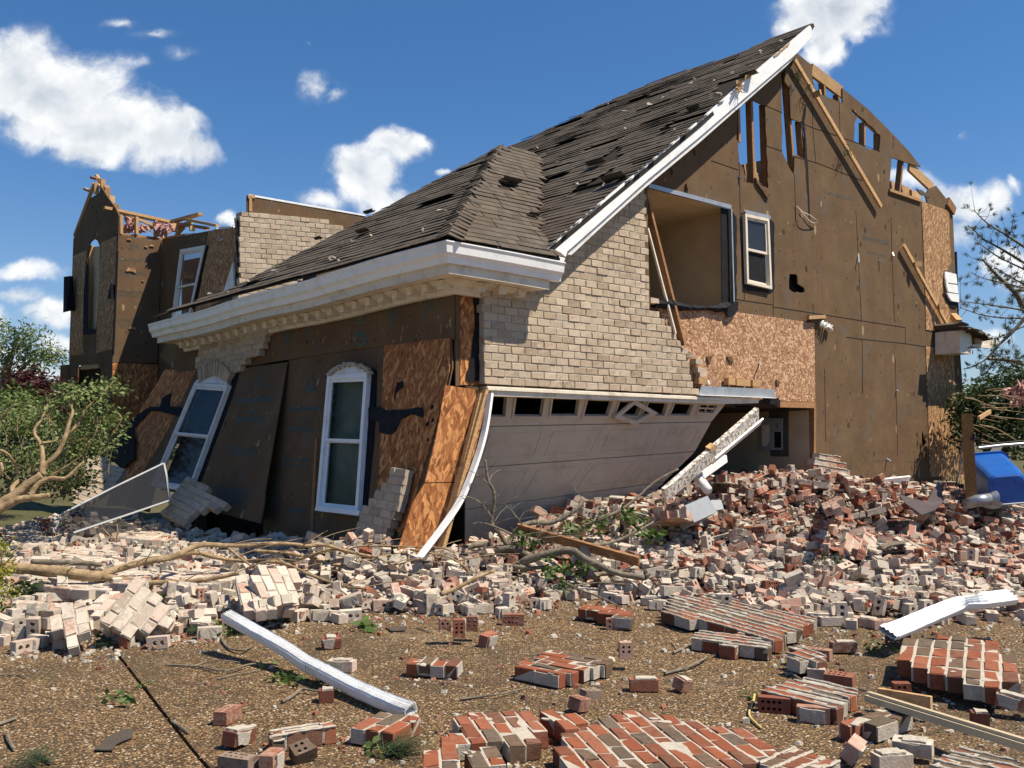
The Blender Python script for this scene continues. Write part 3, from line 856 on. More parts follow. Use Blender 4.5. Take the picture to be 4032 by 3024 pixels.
# room behind the missing window
op = holes[3]
a0, a1 = min(p[0] for p in op), max(p[0] for p in op); b0, b1 = min(p[1] for p in op), max(p[1] for p in op)
a0 -= .5; DR = 2.6
mb = MB()
def Q(a, b, t): return WB.p(a, b, -t)
for q in ([(a0, b0, .03), (a1, b0, .03), (a1, b0, DR), (a0, b0, DR)], [(a0 - .1, b1, DR + .1), (a1 + .1, b1, DR + .1), (a1 + .1, b1, .03), (a0 - .1, b1, .03)],
          [(a0 - .1, b0 - .1, DR), (a1 + .1, b0 - .1, DR), (a1 + .1, b1 + .1, DR), (a0 - .1, b1 + .1, DR)], [(a1 + .05, b0, .03), (a1 + .05, b1, .03), (a1 + .05, b1, DR), (a1 + .05, b0, DR)], [(a0, b0, DR), (a0, b1, DR), (a0, b1, .03), (a0, b0, .03)]):
    mb.add([Q(*p) for p in q], [(0, 1, 2, 3)])
part('room_lining', mb, 'drywall')
one('window_flashing', WB, X('R2', [100, 45, 755, 218, 757, 250, 100, 80]), 'galv', .02, .012)
one('felt_strip', WB, X('R2', [692, 235, 748, 250, 766, 985, 700, 1022]), 'felt', -.02, .01)
mb = MB(); mb.bar(WB.hit('R2', 85, 170, -.1), WB.hit('R2', 378, 1330, .10), .035, .095, WB.n); part('dangling_board', mb, 'lumberd')
mb = MB(); mb.bar(WB.hit('R2', 100, 400, -.02), WB.hit('R2', 320, 1235, .13), .02, .03, WB.n); part('dangling_batten', mb, 'trim')
one('window_jamb', WB, X('R2', [747, 250, 757, 252, 776, 985, 767, 985]), 'galv', .03, .04)
one('felt_strip', WB, rag(X('R2', [757, 262, 795, 320, 792, 1035, 770, 1058, 762, 985]), .01), 'felt', .025, .01)
mb = MB()
mb.tube(smoothpts([WB.hit('R2', x, y, .04) for x, y in ((150, 995), (240, 1000), (330, 1015), (430, 1028), (560, 1030), (690, 1030), (740, 1000))], 4), [.05, .045, .045, .06, .07, .07, .065, .06, .06, .055, .05, .045, .04, .04, .035, .035, .03, .03, .04, .05, .06, .06, .05, .045, .04], 7, 0, True, .2)
mb.sheet(WB, rag(X('R2', [690, 1010, 785, 985, 785, 1050, 740, 1105, 700, 1095]), .012, .03), (), .07, .02)
part('sill_felt', mb, 'felt')

# ---- strand board panels on the gable wall
one('strand_board_panel', WB, X('R2', [180, 1030, 770, 1060, 1415, 1152], 'R3', [1222, 266, 930, 256, 240, 200], 'R2', [440, 1560, 300, 1300]), 'osb', .012, .012)
one('strand_board_panel', WB, X('E1', [930, 135, 1275, 260, 1280, 600, 1300, 900, 1255, 990, 1195, 1005, 1195, 1290, 1260, 1420, 1310, 1600], 'E2', [1330, 125, 985, 75], 'E1', [975, 1200]), 'osbv', .012, .012)
one('strand_board_panel', WB, X('E2', [985, 285, 1325, 315, 1345, 715, 1385, 1650], 'E3', [1392, 552, 1042, 560], 'E2', [1030, 1650]), 'osbv', .012, .012)
mb = MB(); mb.bar(WB.hit('E3', 1180, 600, .02), WB.hit('E3', 1450, 590, .02), .05, .16, ZV); part('sill_plate', mb, 'lumber')
one('siding_remnant', WB, rag(X('E1', [1197, 1012, 1338, 1045, 1352, 1165, 1235, 1150, 1200, 1090]), .004), 'white2', .045, .03)
one('siding_remnant', WB, X('E1', [1205, 1130, 1240, 1165, 1353, 1180, 1360, 1285, 1240, 1262, 1215, 1200]), 'white2', .05, .03)
one('siding_remnant', WB, X('E1', [1215, 1275, 1360, 1297, 1370, 1395, 1275, 1380, 1240, 1330]), 'white2', .055, .03)
one('felt_strip', WB, rag(X('E1', [1185, 1290, 1215, 1270, 1275, 1385, 1370, 1400, 1360, 1470, 1280, 1440, 1230, 1400]), .006), 'felt', .02, .008)
# eave return at the far right corner
mb = MB()
mb.sheet(WB, X('E2', [1412, 85, 1470, 58, 1555, 70, 1562, 268, 1500, 305, 1580, 330, 1580, 375, 1415, 362], off=.45), (), .45, .42)
mb.sheet(WB, X('E2', [1690, 170, 1785, 190, 1785, 292, 1690, 300], off=.35), (), .35, .3)
mb.bar(WB.hit('E2', 1560, 270, .4), WB.hit('E2', 1790, 290, .35), .05, .05)
mb.sheet(WB, X('E2', [1785, 195, 1835, 180, 1890, 260, 1870, 290, 1790, 285], off=.3), (), .3, .1)
parts('eave_return', mb, 'trim')
mb = MB()
mb.sheet(WB, rag(X('E2', [1370, 0, 1400, -20, 1560, 60, 1740, 160, 1720, 172, 1550, 90, 1400, 70], off=.4), .012), (), .4, .4)
for k in range(7):
    p = WB.hit('E2', 1420 + k * 50, 20 + k * 26, .5)
    mb.box(p, BV * .12, AV * .10, ZV * .012, 0, .04)
part('eave_shingle', mb, 'shingle')
mb = MB(); mb.bar(WB.hit('E2', 1575, 130, .2), WB.hit('E2', 1590, 262, .2), .06, .05); mb.bar(WB.hit('E1', 1330, 1560, .1), WB.hit('E1', 1400, 1640, .25), .1, .1); part('eave_blocking', mb, 'lumber')

# ---- brick veneer over the garage
VEN = dict(L=.176, H=.0735, gap=.009, depth=.085)
mb = MB()
vp = WB.px('C1', [185, 740, 640, 860, 800, 660, 860, 585, 1000, 440, 1290, 150, 1480, 20, 1508, 60, 1525, 1030, 1605, 1035, 1605, 1090, 1648, 1095, 1650, 1150, 1690, 1155, 1700, 1205, 1735, 1210, 1740, 1262, 1775, 1268, 1778, 1322, 1812, 1328, 1815, 1372, 1868, 1380, 1870, 1420, 1830, 1425, 1850, 1520],
           'C2', [1862, 60, 1862, 100, 1875, 110, 1875, 160, 1920, 165, 1920, 212, 1000, 167, 215, 127], off=.11)
e0, e1 = V(WB.at('C2', 215, 127, .11)), V(WB.at('C2', 1920, 212, .11))
brickfield(mb, WB, vp, e1 - e0, off=.11, origin=e0, jit=.0022, ojit=.0045, mrec=.008, **VEN)
part('brick_veneer', mb, ('veneer', 'mortar'))
mb = MB()                                           # loosened bricks along the broken edge
for x, y in ((1825, 1405), (1895, 1455), (1915, 1525), (1930, 1555), (1545, 975)):
    c = WB.hit('C1', x, y, .06); a = rnd.uniform(-.3, .3)
    mb.box(c, (BV * math.cos(a) + ZV * math.sin(a) * .3) * .07, ZV * .032, AV * .045, 0, .006)
parts('loosened_brick', mb, 'veneer')
one('felt_strip', WB, rag(WB.px('M1', [1925, 80, 1990, 80, 1990, 800, 1905, 820, 1872, 790, 1905, 640, 1945, 380]), .01), 'felt', .02, .006)

# ---- garage header and lintel
one('door_header', WB, WB.px('C2', [236, 140, 1000, 178, 1920, 222], 'R3', [790, 238, 775, 276, 500, 282], 'C2', [1000, 243, 285, 218], off=.10), 'trim', .10, .16)
one('header_moulding', WB, WB.px('C2', [240, 150, 1000, 186, 2080, 238, 2090, 256, 1000, 206, 250, 172], off=.125), 'trim', .125, .02)
one('steel_lintel', WB, WB.px('R3', [328, 140, 868, 165, 905, 170, 905, 236, 300, 212], off=.11), 'galv', .11, .012)
mb = MB(); mb.bar(WB.hit('R3', 300, 212, .13), WB.hit('R3', 905, 236, .13), .06, .008, ZV); part('lintel_flange', mb, 'white2')
for x0, y0, x1, y1 in ((520, 105, 575, 108), (585, 112, 695, 118), (712, 118, 768, 122), (287, 98, 357, 102)):
    mb = MB(); mb.bar(WB.hit('R3', x0, y0, .07), WB.hit('R3', x1, y1, .07), .08, .085, ZV, 0, .003); part('wood_block', mb, 'lumber')
one('header_end', WB, rag(WB.px('R3', [790, 238, 905, 236, 925, 262, 900, 300, 860, 285, 800, 280]), .008), 'felt', .06, .02)
mb = MB(); mb.bar(WB.hit('R3', 935, 285, .02), WB.hit('R3', 1205, 292, .02), .06, .085, ZV); part('header_beam', mb, 'lumberd')
mb = MB(); mb.bar(WB.hit('R3', 1200, 270, -.02), WB.hit('R3', 1196, 1040, -.02), .05, .11, WB.n); mb.bar(WB.hit('R3', 1178, 310, -.12), WB.hit('R3', 1172, 1040, -.12), .04, .09, WB.n)
parts('jamb_stud', mb, 'lumberd')

# ---- garage door, pushed in at the foot
zh = WB.hit('C2', 1000, 235).z
ad = R_(27)
DP = PL(C0 + ZV * zh - AV * (-.02), BV, ZV * math.cos(ad) - AV * math.sin(ad))
D = DP.px
rows = [(('C2', 268, 196), ('C2', 2130, 276)), (('C2', 232, 462), ('C2', 2012, 425)), (('C2', 135, 788), ('C2', 1882, 660)), (('C2', 0, 1128), ('C2', 1640, 900)), (('M2', 1475, 1010), ('C2', 1440, 1080))]
q = [(V(DP.at(*a)), V(DP.at(*b))) for a, b in rows]
wins = [[275, 218, 390, 222, 375, 380, 245, 378], [465, 222, 690, 232, 665, 378, 445, 375], [755, 232, 965, 242, 945, 372, 735, 372], [1030, 247, 1228, 255, 1190, 375, 997, 375], [1285, 258, 1470, 268, 1420, 375, 1250, 365], [1515, 268, 1665, 275, 1635, 372, 1465, 368], [1720, 275, 1870, 285, 1830, 370, 1680, 370], [1922, 286, 2058, 291, 2020, 352, 1902, 344]]
def bow(a, b): return .10 * math.sin(min(1, max(0, (zh - .1 - b) / 2.4)) * math.pi) * 0
door = thing('garage_door', None, None, (C0.x, C0.y, .2)); door.parent = house; door.location = (0, 0, 0)
def lerp(a, b, t): return a + (b - a) * t
for i in range(4):
    mb = MB()
    gap = V((0, .006))
    a, b, c_, d_ = q[i][0] - gap, q[i][1] - gap, q[i + 1][1] + gap, q[i + 1][0] + gap
    hl = [D('C2', wq) for wq in wins] if i == 0 else []
    mb.sheet(DP, [tuple(a), tuple(b), tuple(c_), tuple(d_)], hl, 0, .04)
    if i:                                           # pressed panels: a raised moulding round a field
        for k in range(4):
            u0, u1 = .02 + k * .245, .225 + k * .245
            p = [lerp(lerp(a, b, u0), lerp(d_, c_, u0), .16), lerp(lerp(a, b, u1), lerp(d_, c_, u1), .16), lerp(lerp(a, b, u1), lerp(d_, c_, u1), .84), lerp(lerp(a, b, u0), lerp(d_, c_, u0), .84)]
            mb.frame(DP, [tuple(x) for x in p], .026, .005, .012)
    o = mb.build('door_section', MAT['door'], door)
for wq in wins:
    mb = MB(); p = D('C2', wq)
    mb.frame(DP, p, -.025, .016, .02)
    mb.build('window_moulding', MAT['door'], door)
mb = MB(); p8 = D('C2', wins[7])
mb.bar(DP.p(*lerp(V(p8[0]), V(p8[1]), .5), -.005), DP.p(*lerp(V(p8[3]), V(p8[2]), .5), -.005), .02, .015, DP.n); mb.bar(DP.p(*lerp(V(p8[0]), V(p8[3]), .5), -.005), DP.p(*lerp(V(p8[1]), V(p8[2]), .5), -.005), .02, .015, DP.n)
mb.build('window_grille', MAT['door'], door)
# jamb strips at the left of the door
mb = MB()
tp = smoothpts([WB.hit('F', x, y, o) for x, y, o in ((1059, 850, .16), (1047, 930, .2), (1027, 1000, .24), (997, 1075, .29), (962, 1130, .33), (905, 1205, .38))], 5)
for i in range(len(tp) - 1): mb.bar(tp[i], tp[i + 1] + (tp[i + 1] - tp[i]) * .05, .03, .075, AV)
part('bowed_jamb_trim', mb, 'white2')
mb = MB()
mb.bar(WB.hit('F', 1047, 842, .08), WB.hit('F', 951, 1192, .2), .04, .09, AV)
mb.bar(WB.hit('F', 1037, 850, .06), WB.hit('F', 1000, 1000, .12), .03, .05, AV)
parts('jamb_timber', mb, 'lumber')

# ---- garage interior
sG = WB.at('R3', 1200, 500)[0]
PG = PL(W(sG - .02, 0, 0), -AV, ZV)
mb = MB()
zc = zh - .02
def quad(mb, *P): mb.add(P, [tuple(range(len(P)))])
quad(mb, W(sG - .02, .03, .0), W(sG - .02, .03, zc), W(sG - .02, 6, zc), W(sG - .02, 6, .0))
part('garage_side_wall', mb, 'drywall')
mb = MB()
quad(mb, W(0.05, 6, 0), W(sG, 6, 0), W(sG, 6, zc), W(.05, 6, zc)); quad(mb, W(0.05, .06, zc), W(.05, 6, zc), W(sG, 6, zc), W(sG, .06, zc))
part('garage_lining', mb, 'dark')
mb = MB(); mb.sheet(PG, PG.px('H4', [905, 225, 1070, 225, 1070, 630, 920, 628, 905, 430]), (), .006, .004); part('bare_wall_patch', mb, 'dgrey')
mb = MB(); mb.sheet(PG, PG.px('H4', [848, 308, 1028, 312, 1028, 574, 850, 578]), [PG.px('H4', [958, 424, 1022, 424, 1022, 556, 958, 556]), PG.px('H4', [980, 356, 993, 356, 993, 396, 980, 396])], .05, .03)
pb = part('breaker_panel', mb, 'grey')
mb = MB(); mb.sheet(PG, PG.px('H4', [862, 366, 926, 366, 926, 500, 900, 542, 864, 542]), (), .055, .004); mb.build('circuit_chart', MAT['trim'], pb)
mb = MB(); mb.sheet(PG, PG.px('H4', [958, 424, 1022, 424, 1022, 556, 958, 556]), (), .024, .004); mb.build('breaker_bay', MAT['dark'], pb)
PS = PL(W(0, 1.3, 0), BV, ZV)
mb = MB(); mb.sheet(PS, PS.px('H4', [630, 205, 760, 208, 758, 262, 632, 258]), (), 0, .02); sg = part('hanging_sign', mb, 'dgrey')
mb = MB(); text(mb, PS, 'COACH', 'H4', 668, 250, 745, 252, 30, 0, .004); mb.build('sign_lettering', MAT['trim'], sg)
mb = MB()                                           # things heaped in the dark of the garage
for k in range(26):
    c = W(rnd.uniform(3.4, sG - .3), rnd.uniform(1.0, 3.4), rnd.uniform(.5, 1.2))
    mb.box(c, V((rnd.uniform(-1, 1), rnd.uniform(-1, 1), rnd.uniform(-1, 1))).normalized() * rnd.uniform(.1, .35), V((.3, .7, .2)).normalized() * .12, V((.1, -.3, .8)).normalized() * .14, 0, .06)
parts('garage_clutter', mb, 'dgrey')

# ---- small second-floor window
def window(pl, quad_, wd, off, rail=None, pane='glass', back=None, name='window', rail2=None, split=.5, depth=.07, mat='white', inner=.02):
    mb = MB()
    inn = mb.frame(pl, quad_, wd, off, depth)
    o = part(name, mb, mat)
    inn = [V(p) for p in inn]
    mb = MB()                                       # sash frames, the upper one set forward
    L, Rr = lerp(inn[0], inn[3], split), lerp(inn[1], inn[2], split)
    k = (inn[3] - inn[0]).normalized() * .015
    up = [inn[0], inn[1], Rr + k, L + k]; lo = [L - k, Rr - k, inn[2], inn[3]]
    iu = mb.frame(pl, [tuple(p) for p in up], inner * 1.6, off - .02, .025)
    il = mb.frame(pl, [tuple(p) for p in lo], inner * 1.6, off - .045, .025)
    mb.build('sash', MAT[mat], o)
    for qd, of in ((iu, off - .034), (il, off - .058)):
        mb = MB(); mb.sheet(pl, qd, (), of, .004); mb.build('pane', MAT[pane], o)
    if back:
        c0 = [V(p) for p in quad_]
        cc = sum(c0, V((0, 0))) / 4
        mb = MB(); mb.sheet(pl, [tuple(cc + (p - cc) * 1.02) for p in c0], (), off - back[1], .005); mb.build(back[2], MAT[back[0]], o)
    return o
one('felt_strip', WB, rag(X('R2', [828, 320, 862, 272, 1070, 330, 1098, 360, 1100, 885, 1070, 910, 890, 895, 858, 865]), .008), 'felt', .012, .008)
one('window_flashing', WB, X('R2', [845, 252, 1060, 303, 1062, 328, 870, 285]), 'galv', .03, .01)
w1 = window(WB, X('R2', [874, 282, 1064, 324, 1088, 882, 890, 836], off=.06), .04, .06, pane='glass2', back=('dark', .3, 'dark_opening'), split=.5, mat='trim')
mb = MB()
for pts in ([930, 350, 1000, 372, 1010, 520, 960, 512, 905, 520, 915, 420], [905, 690, 960, 705, 1050, 770, 1020, 780, 900, 760], [930, 560, 960, 580, 940, 640, 915, 660]):
    mb.sheet(WB, rag(X('R2', pts), .01, .03), (), .0, .004)
mb.build('torn_curtain', MAT['screen'], w1)

# ---- rake board and soffit
RK = shift(WB, .36)
def RZ(L): return [RK.at('Z', L[i], L[i + 1]) for i in range(0, len(L), 2)]
one('rake_board', RK, RZ([95, 797, 330, 599, 600, 374, 760, 234, 944, 79, 949, 90, 949, 112, 905, 164, 600, 426, 440, 558, 300, 684, 186, 785, 172, 826]), 'white2', 0, .03)
one('rake_soffit', RK, RZ([250, 712, 440, 545, 600, 412, 880, 172, 905, 172, 880, 200, 600, 447, 440, 580, 300, 706, 205, 795, 190, 792]), 'white', -.032, .31)
mb = MB()
mb.sheet(RK, rag([RK.at('R1', x, y) for x, y in ((490, 345), (620, 232), (612, 262), (500, 352))], .008), (), .012, .01)
mb.sheet(RK, rag([RK.at('R1', x, y) for x, y in ((265, 500), (318, 478), (300, 515), (262, 540))], .008), (), .012, .01)
part('splintered_edge', mb, 'lumber')
mb = MB()
for k in range(30): mb.bar(RK.hit('R1', rnd.uniform(195, 240), rnd.uniform(535, 620), .01), RK.hit('R1', rnd.uniform(195, 275), rnd.uniform(540, 640), .08), .008, .006)
part('caught_straw', mb, 'lumber')
# ---- cornice, gutter and roof of the wing
TL = 7.0
def sweep(prof, tl, se, dz=0.0, mi=0, mb=None, sag=0.10):
    """profile of (out, z) carried along the front eave, round the corner and along the short return"""
    mb = mb or MB()
    n = len(prof)
    ks = [tl * (1 - i / 10) for i in range(11)]
    rings = []
    for t in ks[:-1]:
        rings.append([C0 + AV * t - BV * o + ZV * (z + dz - sag * (t / tl) + .012 * math.sin(t * 2.1)) for o, z in prof])
    rings.append([C0 - BV * o - AV * o + ZV * (z + dz) for o, z in prof])
    for k in (1, 2, 3): rings.append([C0 - AV * o + BV * (se * k / 3) + ZV * (z + dz - .02 * k / 3) for o, z in prof])
    vs = [p for r in rings for p in r]
    fs = []
    for i in range(len(rings) - 1):
        for k in range(n):
            k2 = (k + 1) % n
            fs.append((i * n + k, (i + 1) * n + k, (i + 1) * n + k2, i * n + k2))
    fs.append(tuple(range(n))); fs.append(tuple(reversed([(len(rings) - 1) * n + k for k in range(n)])))
    mb.add(vs, fs, mi)
    return mb
ZG = 3.47
mb = sweep([(.37, ZG + .01), (.37, ZG - .185), (.435, ZG - .185), (.45, ZG - .13), (.485, ZG - .095), (.495, ZG - .03), (.51, ZG), (.51, ZG + .012), (.495, ZG + .012), (.485, ZG), (.475, ZG - .06), (.44, ZG - .165), (.385, ZG - .165), (.385, ZG + .01)], TL, 1.06)
gut = part('gutter', mb, 'white2')
mb = sweep([(.37, ZG - .06), (.37, ZG - .275), (.395, ZG - .28), (.395, ZG - .187), (.375, ZG - .16)], TL - .1, .93)
mb = sweep([(.10, ZG - .255), (.10, ZG - .272), (.372, ZG - .272), (.372, ZG - .255)], TL - .1, .93, 0, 0, mb)
cor = part('cornice', mb, 'trim')
mb = sweep([(.02, ZG - .272), (.02, ZG - .34), (.09, ZG - .34), (.11, ZG - .325), (.16, ZG - .31), (.19, ZG - .29), (.21, ZG - .274)], TL - .3, .80)
mb.build('crown_moulding', MAT['trim'], cor)
mb = sweep([(.02, ZG - .335), (.02, ZG - .405), (.085, ZG - .405), (.085, ZG - .375), (.10, ZG - .365), (.10, ZG - .335)], TL - .35, .76)
mb.build('frieze_board', MAT['trim'], cor)
for k in range(27):
    t = -.02 + k * .27
    if t > TL - .5: break
    z = ZG - .10 * t / TL + .012 * math.sin(t * 2.1)
    c = C0 + AV * t - BV * .15 + ZV * (z - .322)
    mb = MB(); mb.box(c - ZV * .012, AV * .046, BV * .068, ZV * .038, 0, .004); mb.box(c - BV * .02 + ZV * .028, AV * .052, BV * .062, ZV * .012, 0, .003)
    mb.build('dentil', MAT['trim'], cor)
for k in range(3):
    c = C0 - AV * .15 + BV * (.17 + k * .27) + ZV * (ZG - .325)
    mb = MB(); mb.box(c - ZV * .012, BV * .046, AV * .068, ZV * .038, 0, .004); mb.box(c - AV * .02 + ZV * .028, BV * .052, AV * .062, ZV * .012, 0, .003)
    mb.build('dentil', MAT['trim'], cor)

def slope(o, u, up, pitch):
    return PL(o, u, up * math.cos(pitch) + ZV * math.sin(pitch))
PIT = math.atan(.753)
SL = slope(W(-.46, 0, ZG + .05), -AV, BV, PIT)             # lower wing slope
SF = slope(W(0, -.46, ZG + .04), BV, AV, math.atan(.93))   # hip return facing the street
SR = slope(W(.82, 0, 3.525), -AV, BV, PIT)                  # main slope rising to the rake
T3 = SL.hit('F', 1082, 316)
def shingles(mb, pl, poly, ex=.125, seed=1, mess=1.0, holes=(), torn=.03):
    """courses of worn shingles: long wavy ribbons, lifted and torn in places"""
    rr = random.Random(seed)
    x0, x1 = min(p[0] for p in poly), max(p[0] for p in poly)
    y0, y1 = min(p[1] for p in poly), max(p[1] for p in poly)
    y, r, stp, th = y0 + .004, 0, .11, .006
    while y < y1:
        x = x0 - .1 + rr.uniform(0, .1)
        while x < x1:
            n = rr.randint(2, 9)                       # one ribbon of n steps
            rl = rr.uniform(-.005, .005); ry = rr.uniform(-.010, .010) * mess
            if rr.random() < torn * mess and n < 7: rl += rr.uniform(.01, .05)
            miss = rr.random() < torn * .3 * mess
            low, top = [], []
            for k in range(n + 1):
                xx = x + k * stp
                m = noise.noise((xx * .8, y * 1.3, seed * 3.1))
                wv = noise.noise((xx * 1.6, r * .6, seed + 9.0))
                l = .006 + max(0, rl + .007 * (wv + .3) * mess + .012 * max(0, m) * mess)
                dy = ry * .6 + .022 * noise.noise((xx * .9, r * .31, seed + 20.0)) * mess + rr.uniform(-.004, .004)
                low.append((xx, y + dy, l)); top.append((xx, y + ex * 1.2, 0.0))
            x += n * stp + (rr.uniform(0, .02))
            if miss: continue
            for k in range(n):
                a, b, c, d = low[k], low[k + 1], top[k + 1], top[k]
                cx, cy = (a[0] + b[0]) / 2, y + ex * .6
                if not inpoly((cx, cy), poly) or any(inpoly((cx, cy), h) for h in holes): continue
                vs = [pl.p(a[0], a[1], a[2] + th), pl.p(b[0], b[1], b[2] + th), pl.p(c[0], c[1], th), pl.p(d[0], d[1], th), pl.p(a[0], a[1], a[2] - .003), pl.p(b[0], b[1], b[2] - .003)]
                mb.add(vs, [(0, 1, 2, 3), (4, 5, 1, 0), (0, 3, 4), (1, 5, 2)])
        y += ex; r += 1
polyL = [SL.at('F', 322, 699), SL.at('F', 966, 512), SL.uv(T3)]
polyL = [SL.uv(W(-.46, TL, 0)), SL.uv(W(-.46, -.46, 0)), SL.uv(T3)]
polyL[0] = (polyL[0][0], 0.0); polyL[1] = (polyL[1][0], 0.0)
polyL = polyL + SL.px('F', [950, 386, 850, 440, 790, 472, 650, 546, 500, 624])
T3b = SF.at('F', 1172, 342)
polyF = [(SF.uv(W(-.46, -.46, 0))[0], 0.0), (SF.uv(W(1.04, -.46, 0))[0], 0.0), SF.at('F', 1200, 540), SF.at('F', 1166, 500), T3b, SF.at('F', 1150, 330), SF.at('F', 1086, 317)]
polyR = SR.px('Z', [95, 800, 330, 603, 600, 378, 760, 238, 944, 84, 953, 70, 860, 105], 'F', [1590, 118, 1440, 165, 1300, 226, 1130, 304, 1060, 335, 1040, 420, 1090, 560])
deck = MB()
deck.sheet(SL, polyL, (), -.012, .02); deck.sheet(SF, polyF, (), -.012, .02); deck.sheet(SR, polyR, (), -.012, .05)
roof = part('roof', deck, 'underlay')
mb = MB()
bare = [SR.px('F', [1262, 362, 1345, 312, 1342, 345, 1290, 362]), SR.px('F', [1235, 412, 1330, 362, 1345, 392, 1240, 425]), SR.px('F', [1545, 185, 1640, 150, 1600, 200, 1540, 215])]
shingles(mb, SL, polyL, .098, 1, 1.2)
shingles(mb, SF, polyF, .098, 2, .6, [SF.px('F', [1076, 392, 1122, 402, 1100, 418, 1076, 410])])
shingles(mb, SR, polyR, .105, 3, 1.7, bare)
for k in range(36):                                        # hip caps
    f = k / 36
    c = SL.p(*SL.at('F', 968, 512)) * (1 - f) + T3 * f
    d = (T3 - SL.p(*SL.at('F', 968, 512))).normalized()
    nn = (SL.n + SF.n).normalized()
    for pl, sd in ((SL, 1), (SF, -1)):
        side = pl.n.cross(d) * sd
        if side.dot((SL.u if sd > 0 else SF.u) * (-1 if sd > 0 else 1)) < 0: side = -side
        l = rnd.uniform(.004, .014)
        a, b = c + nn * (.02 + l), c + d * .13 + nn * .02
        vs = [a, b, b + side * .15 + pl.n * .0, a + side * .15 + pl.n * l, a - nn * .012, a + side * .15 + pl.n * (l - .012)]
        mb.add(vs, [(0, 1, 2, 3), (4, 0, 3, 5)])
for (r, x, y), pl, sz in ((('F', 1290, 360), SR, .15), (('F', 1330, 395), SR, .17), (('F', 1100, 400), SF, .14), (('F', 1150, 470), SF, .08), (('F', 1180, 395), SR, .09), (('H3', 505, 490), SL, .10), (('H3', 225, 635), SL, .09), (('F', 1620, 170), SR, .13), (('F', 1440, 285), SR, .08), (('H3', 470, 600), SL, .11), (('F', 1500, 240), SR, .10)):
    c = pl.hit(r, x, y)                                    # curled-up, torn tabs
    u, v_, n_ = pl.u, pl.v, pl.n
    pts = []
    for i in range(5):
        an = i / 4 * 1.6
        pts.append(c + v_ * (sz * .5 - math.sin(an) * sz * .6) + n_ * (.02 + (1 - math.cos(an)) * sz * .55))
    vs = [p - u * sz for p in pts] + [p + u * sz + v_ * rnd.uniform(-.04, .04) for p in pts] + [p - u * sz + n_ * .008 for p in pts] + [p + u * sz + n_ * .008 for p in pts]
    fs = []
    for i in range(4): fs += [(i, i + 1, 6 + i, 5 + i), (10 + i, 15 + i, 16 + i, 11 + i)]
    mb.add(vs, fs)
mb.build('shingle_covering', MAT['shingle'], roof)
mb = MB()
for k in range(36):
    pl, poly = rnd.choice(((SL, polyL), (SR, polyR), (SR, polyR)))
    for _ in range(20):
        a, b = rnd.uniform(min(p[0] for p in poly), max(p[0] for p in poly)), rnd.uniform(min(p[1] for p in poly), max(p[1] for p in poly))
        if inpoly((a, b), poly): break
    mb.box(pl.p(a, b, .05), V((rnd.uniform(-1, 1), rnd.uniform(-1, 1), 0)).normalized() * rnd.uniform(.012, .05), V((.3, .4, .5)).normalized() * .012, V((.2, -.4, .6)).normalized() * .012, 0, .012)
tag(mb.build('roof_litter', MAT['mortar'], roof), kind='stuff')

# ---- front wall of the wing (in shade): upper strip upright, lower sheets kicked out
one('front_sheathing', WA, WA.px('F', [984, 590], 'M1', [1826, 470, 1235, 524, 800, 584, 340, 656, 0, 722, -330, 800], 'F', [345, 770, 360, 735, 500, 690]), 'fibre', 0, .02)
WL1 = leanA(WA.hit('F', 900, 742).z, 13)
WL2 = leanA(WA.hit('F', 600, 775).z, 19)
X1, X2 = WL1.px, WL2.px
qR = X1('M1', [815, 766, 1132, 752], 'M2', [856, 662, 524, 624])
qL = X2('L2', [1572, 228, 1838, 245, 1530, 1088, 1228, 1042])
one('kicked_sheathing', WL1, X1('M1', [470, 640, 800, 580, 1235, 518, 1762, 460, 1765, 700, 1722, 900, 1650, 1200, 1530, 1659], 'M2', [1270, 640, 1190, 860, 1180, 1040, 60, 960, 79, 452]), 'fibre', -.01, .015, [qR])
one('strand_board_panel', WL1, X1('M1', [1235, 520, 1757, 465, 1748, 720, 1700, 920, 1620, 1240, 1510, 1600], 'M2', [1270, 560, 1175, 800, 960, 760, 985, 300], 'M1', [1190, 1659, 1213, 1000]), 'osbd', .004, .012)
PC = shift(WB, .015)
one('strand_board_panel', WB, WB.px('M1', [1832, 60, 1990, 70, 1990, 835, 1832, 835]), 'osbd', .006, .01)
one('corner_board', WB, WB.px('F', [958, 832, 1053, 846, 1040, 900, 1022, 975, 998, 1040, 914, 1042, 940, 935]), 'osbd', .03, .012)
one('corner_board', WB, WB.px('F', [913, 1044, 997, 1042, 985, 1095, 940, 1205, 850, 1205, 885, 1090]), 'osbd', .035, .012)
one('kicked_sheathing', WL2, X2('M1', [-60, 740, 200, 690, 466, 655, 290, 1659], 'L2', [2090, 1180, 2060, 1330, 1560, 1200, 1500, 1060, 1600, 900]), 'fibre', .0, .015)
one('strand_board_panel', WL2, X2('L2', [1305, 115, 1562, 95, 1345, 560, 1090, 1000, 1000, 1190, 840, 1190, 900, 1000, 1000, 620]), 'osbd', .002, .012)
one('kicked_sheathing', WL2, X2('L2', [1562, 95, 1640, 170, 1230, 1042, 1180, 1240, 990, 1200, 1095, 1000, 1345, 560]), 'fibre', .0, .012)
one('felt_sheet', WL2, rag(X2('L2', [882, 655, 1000, 620, 1085, 580, 1095, 700, 1085, 830, 1000, 905, 880, 830]), .015), 'navy', .06, .015)
one('felt_strip', WL2, rag(X2('L2', [930, 640, 1060, 500, 1200, 408, 1280, 415, 1300, 340, 1362, 300, 1345, 405, 1480, 420, 1465, 490, 1300, 450, 1200, 440, 1085, 570, 1040, 600]), .012), 'navy', .03, .01)
one('felt_strip', WL2, X2('L2', [1560, 225, 1590, 230, 1300, 860, 1225, 1045, 1200, 1100, 1330, 760]), 'navy', .008, .006)
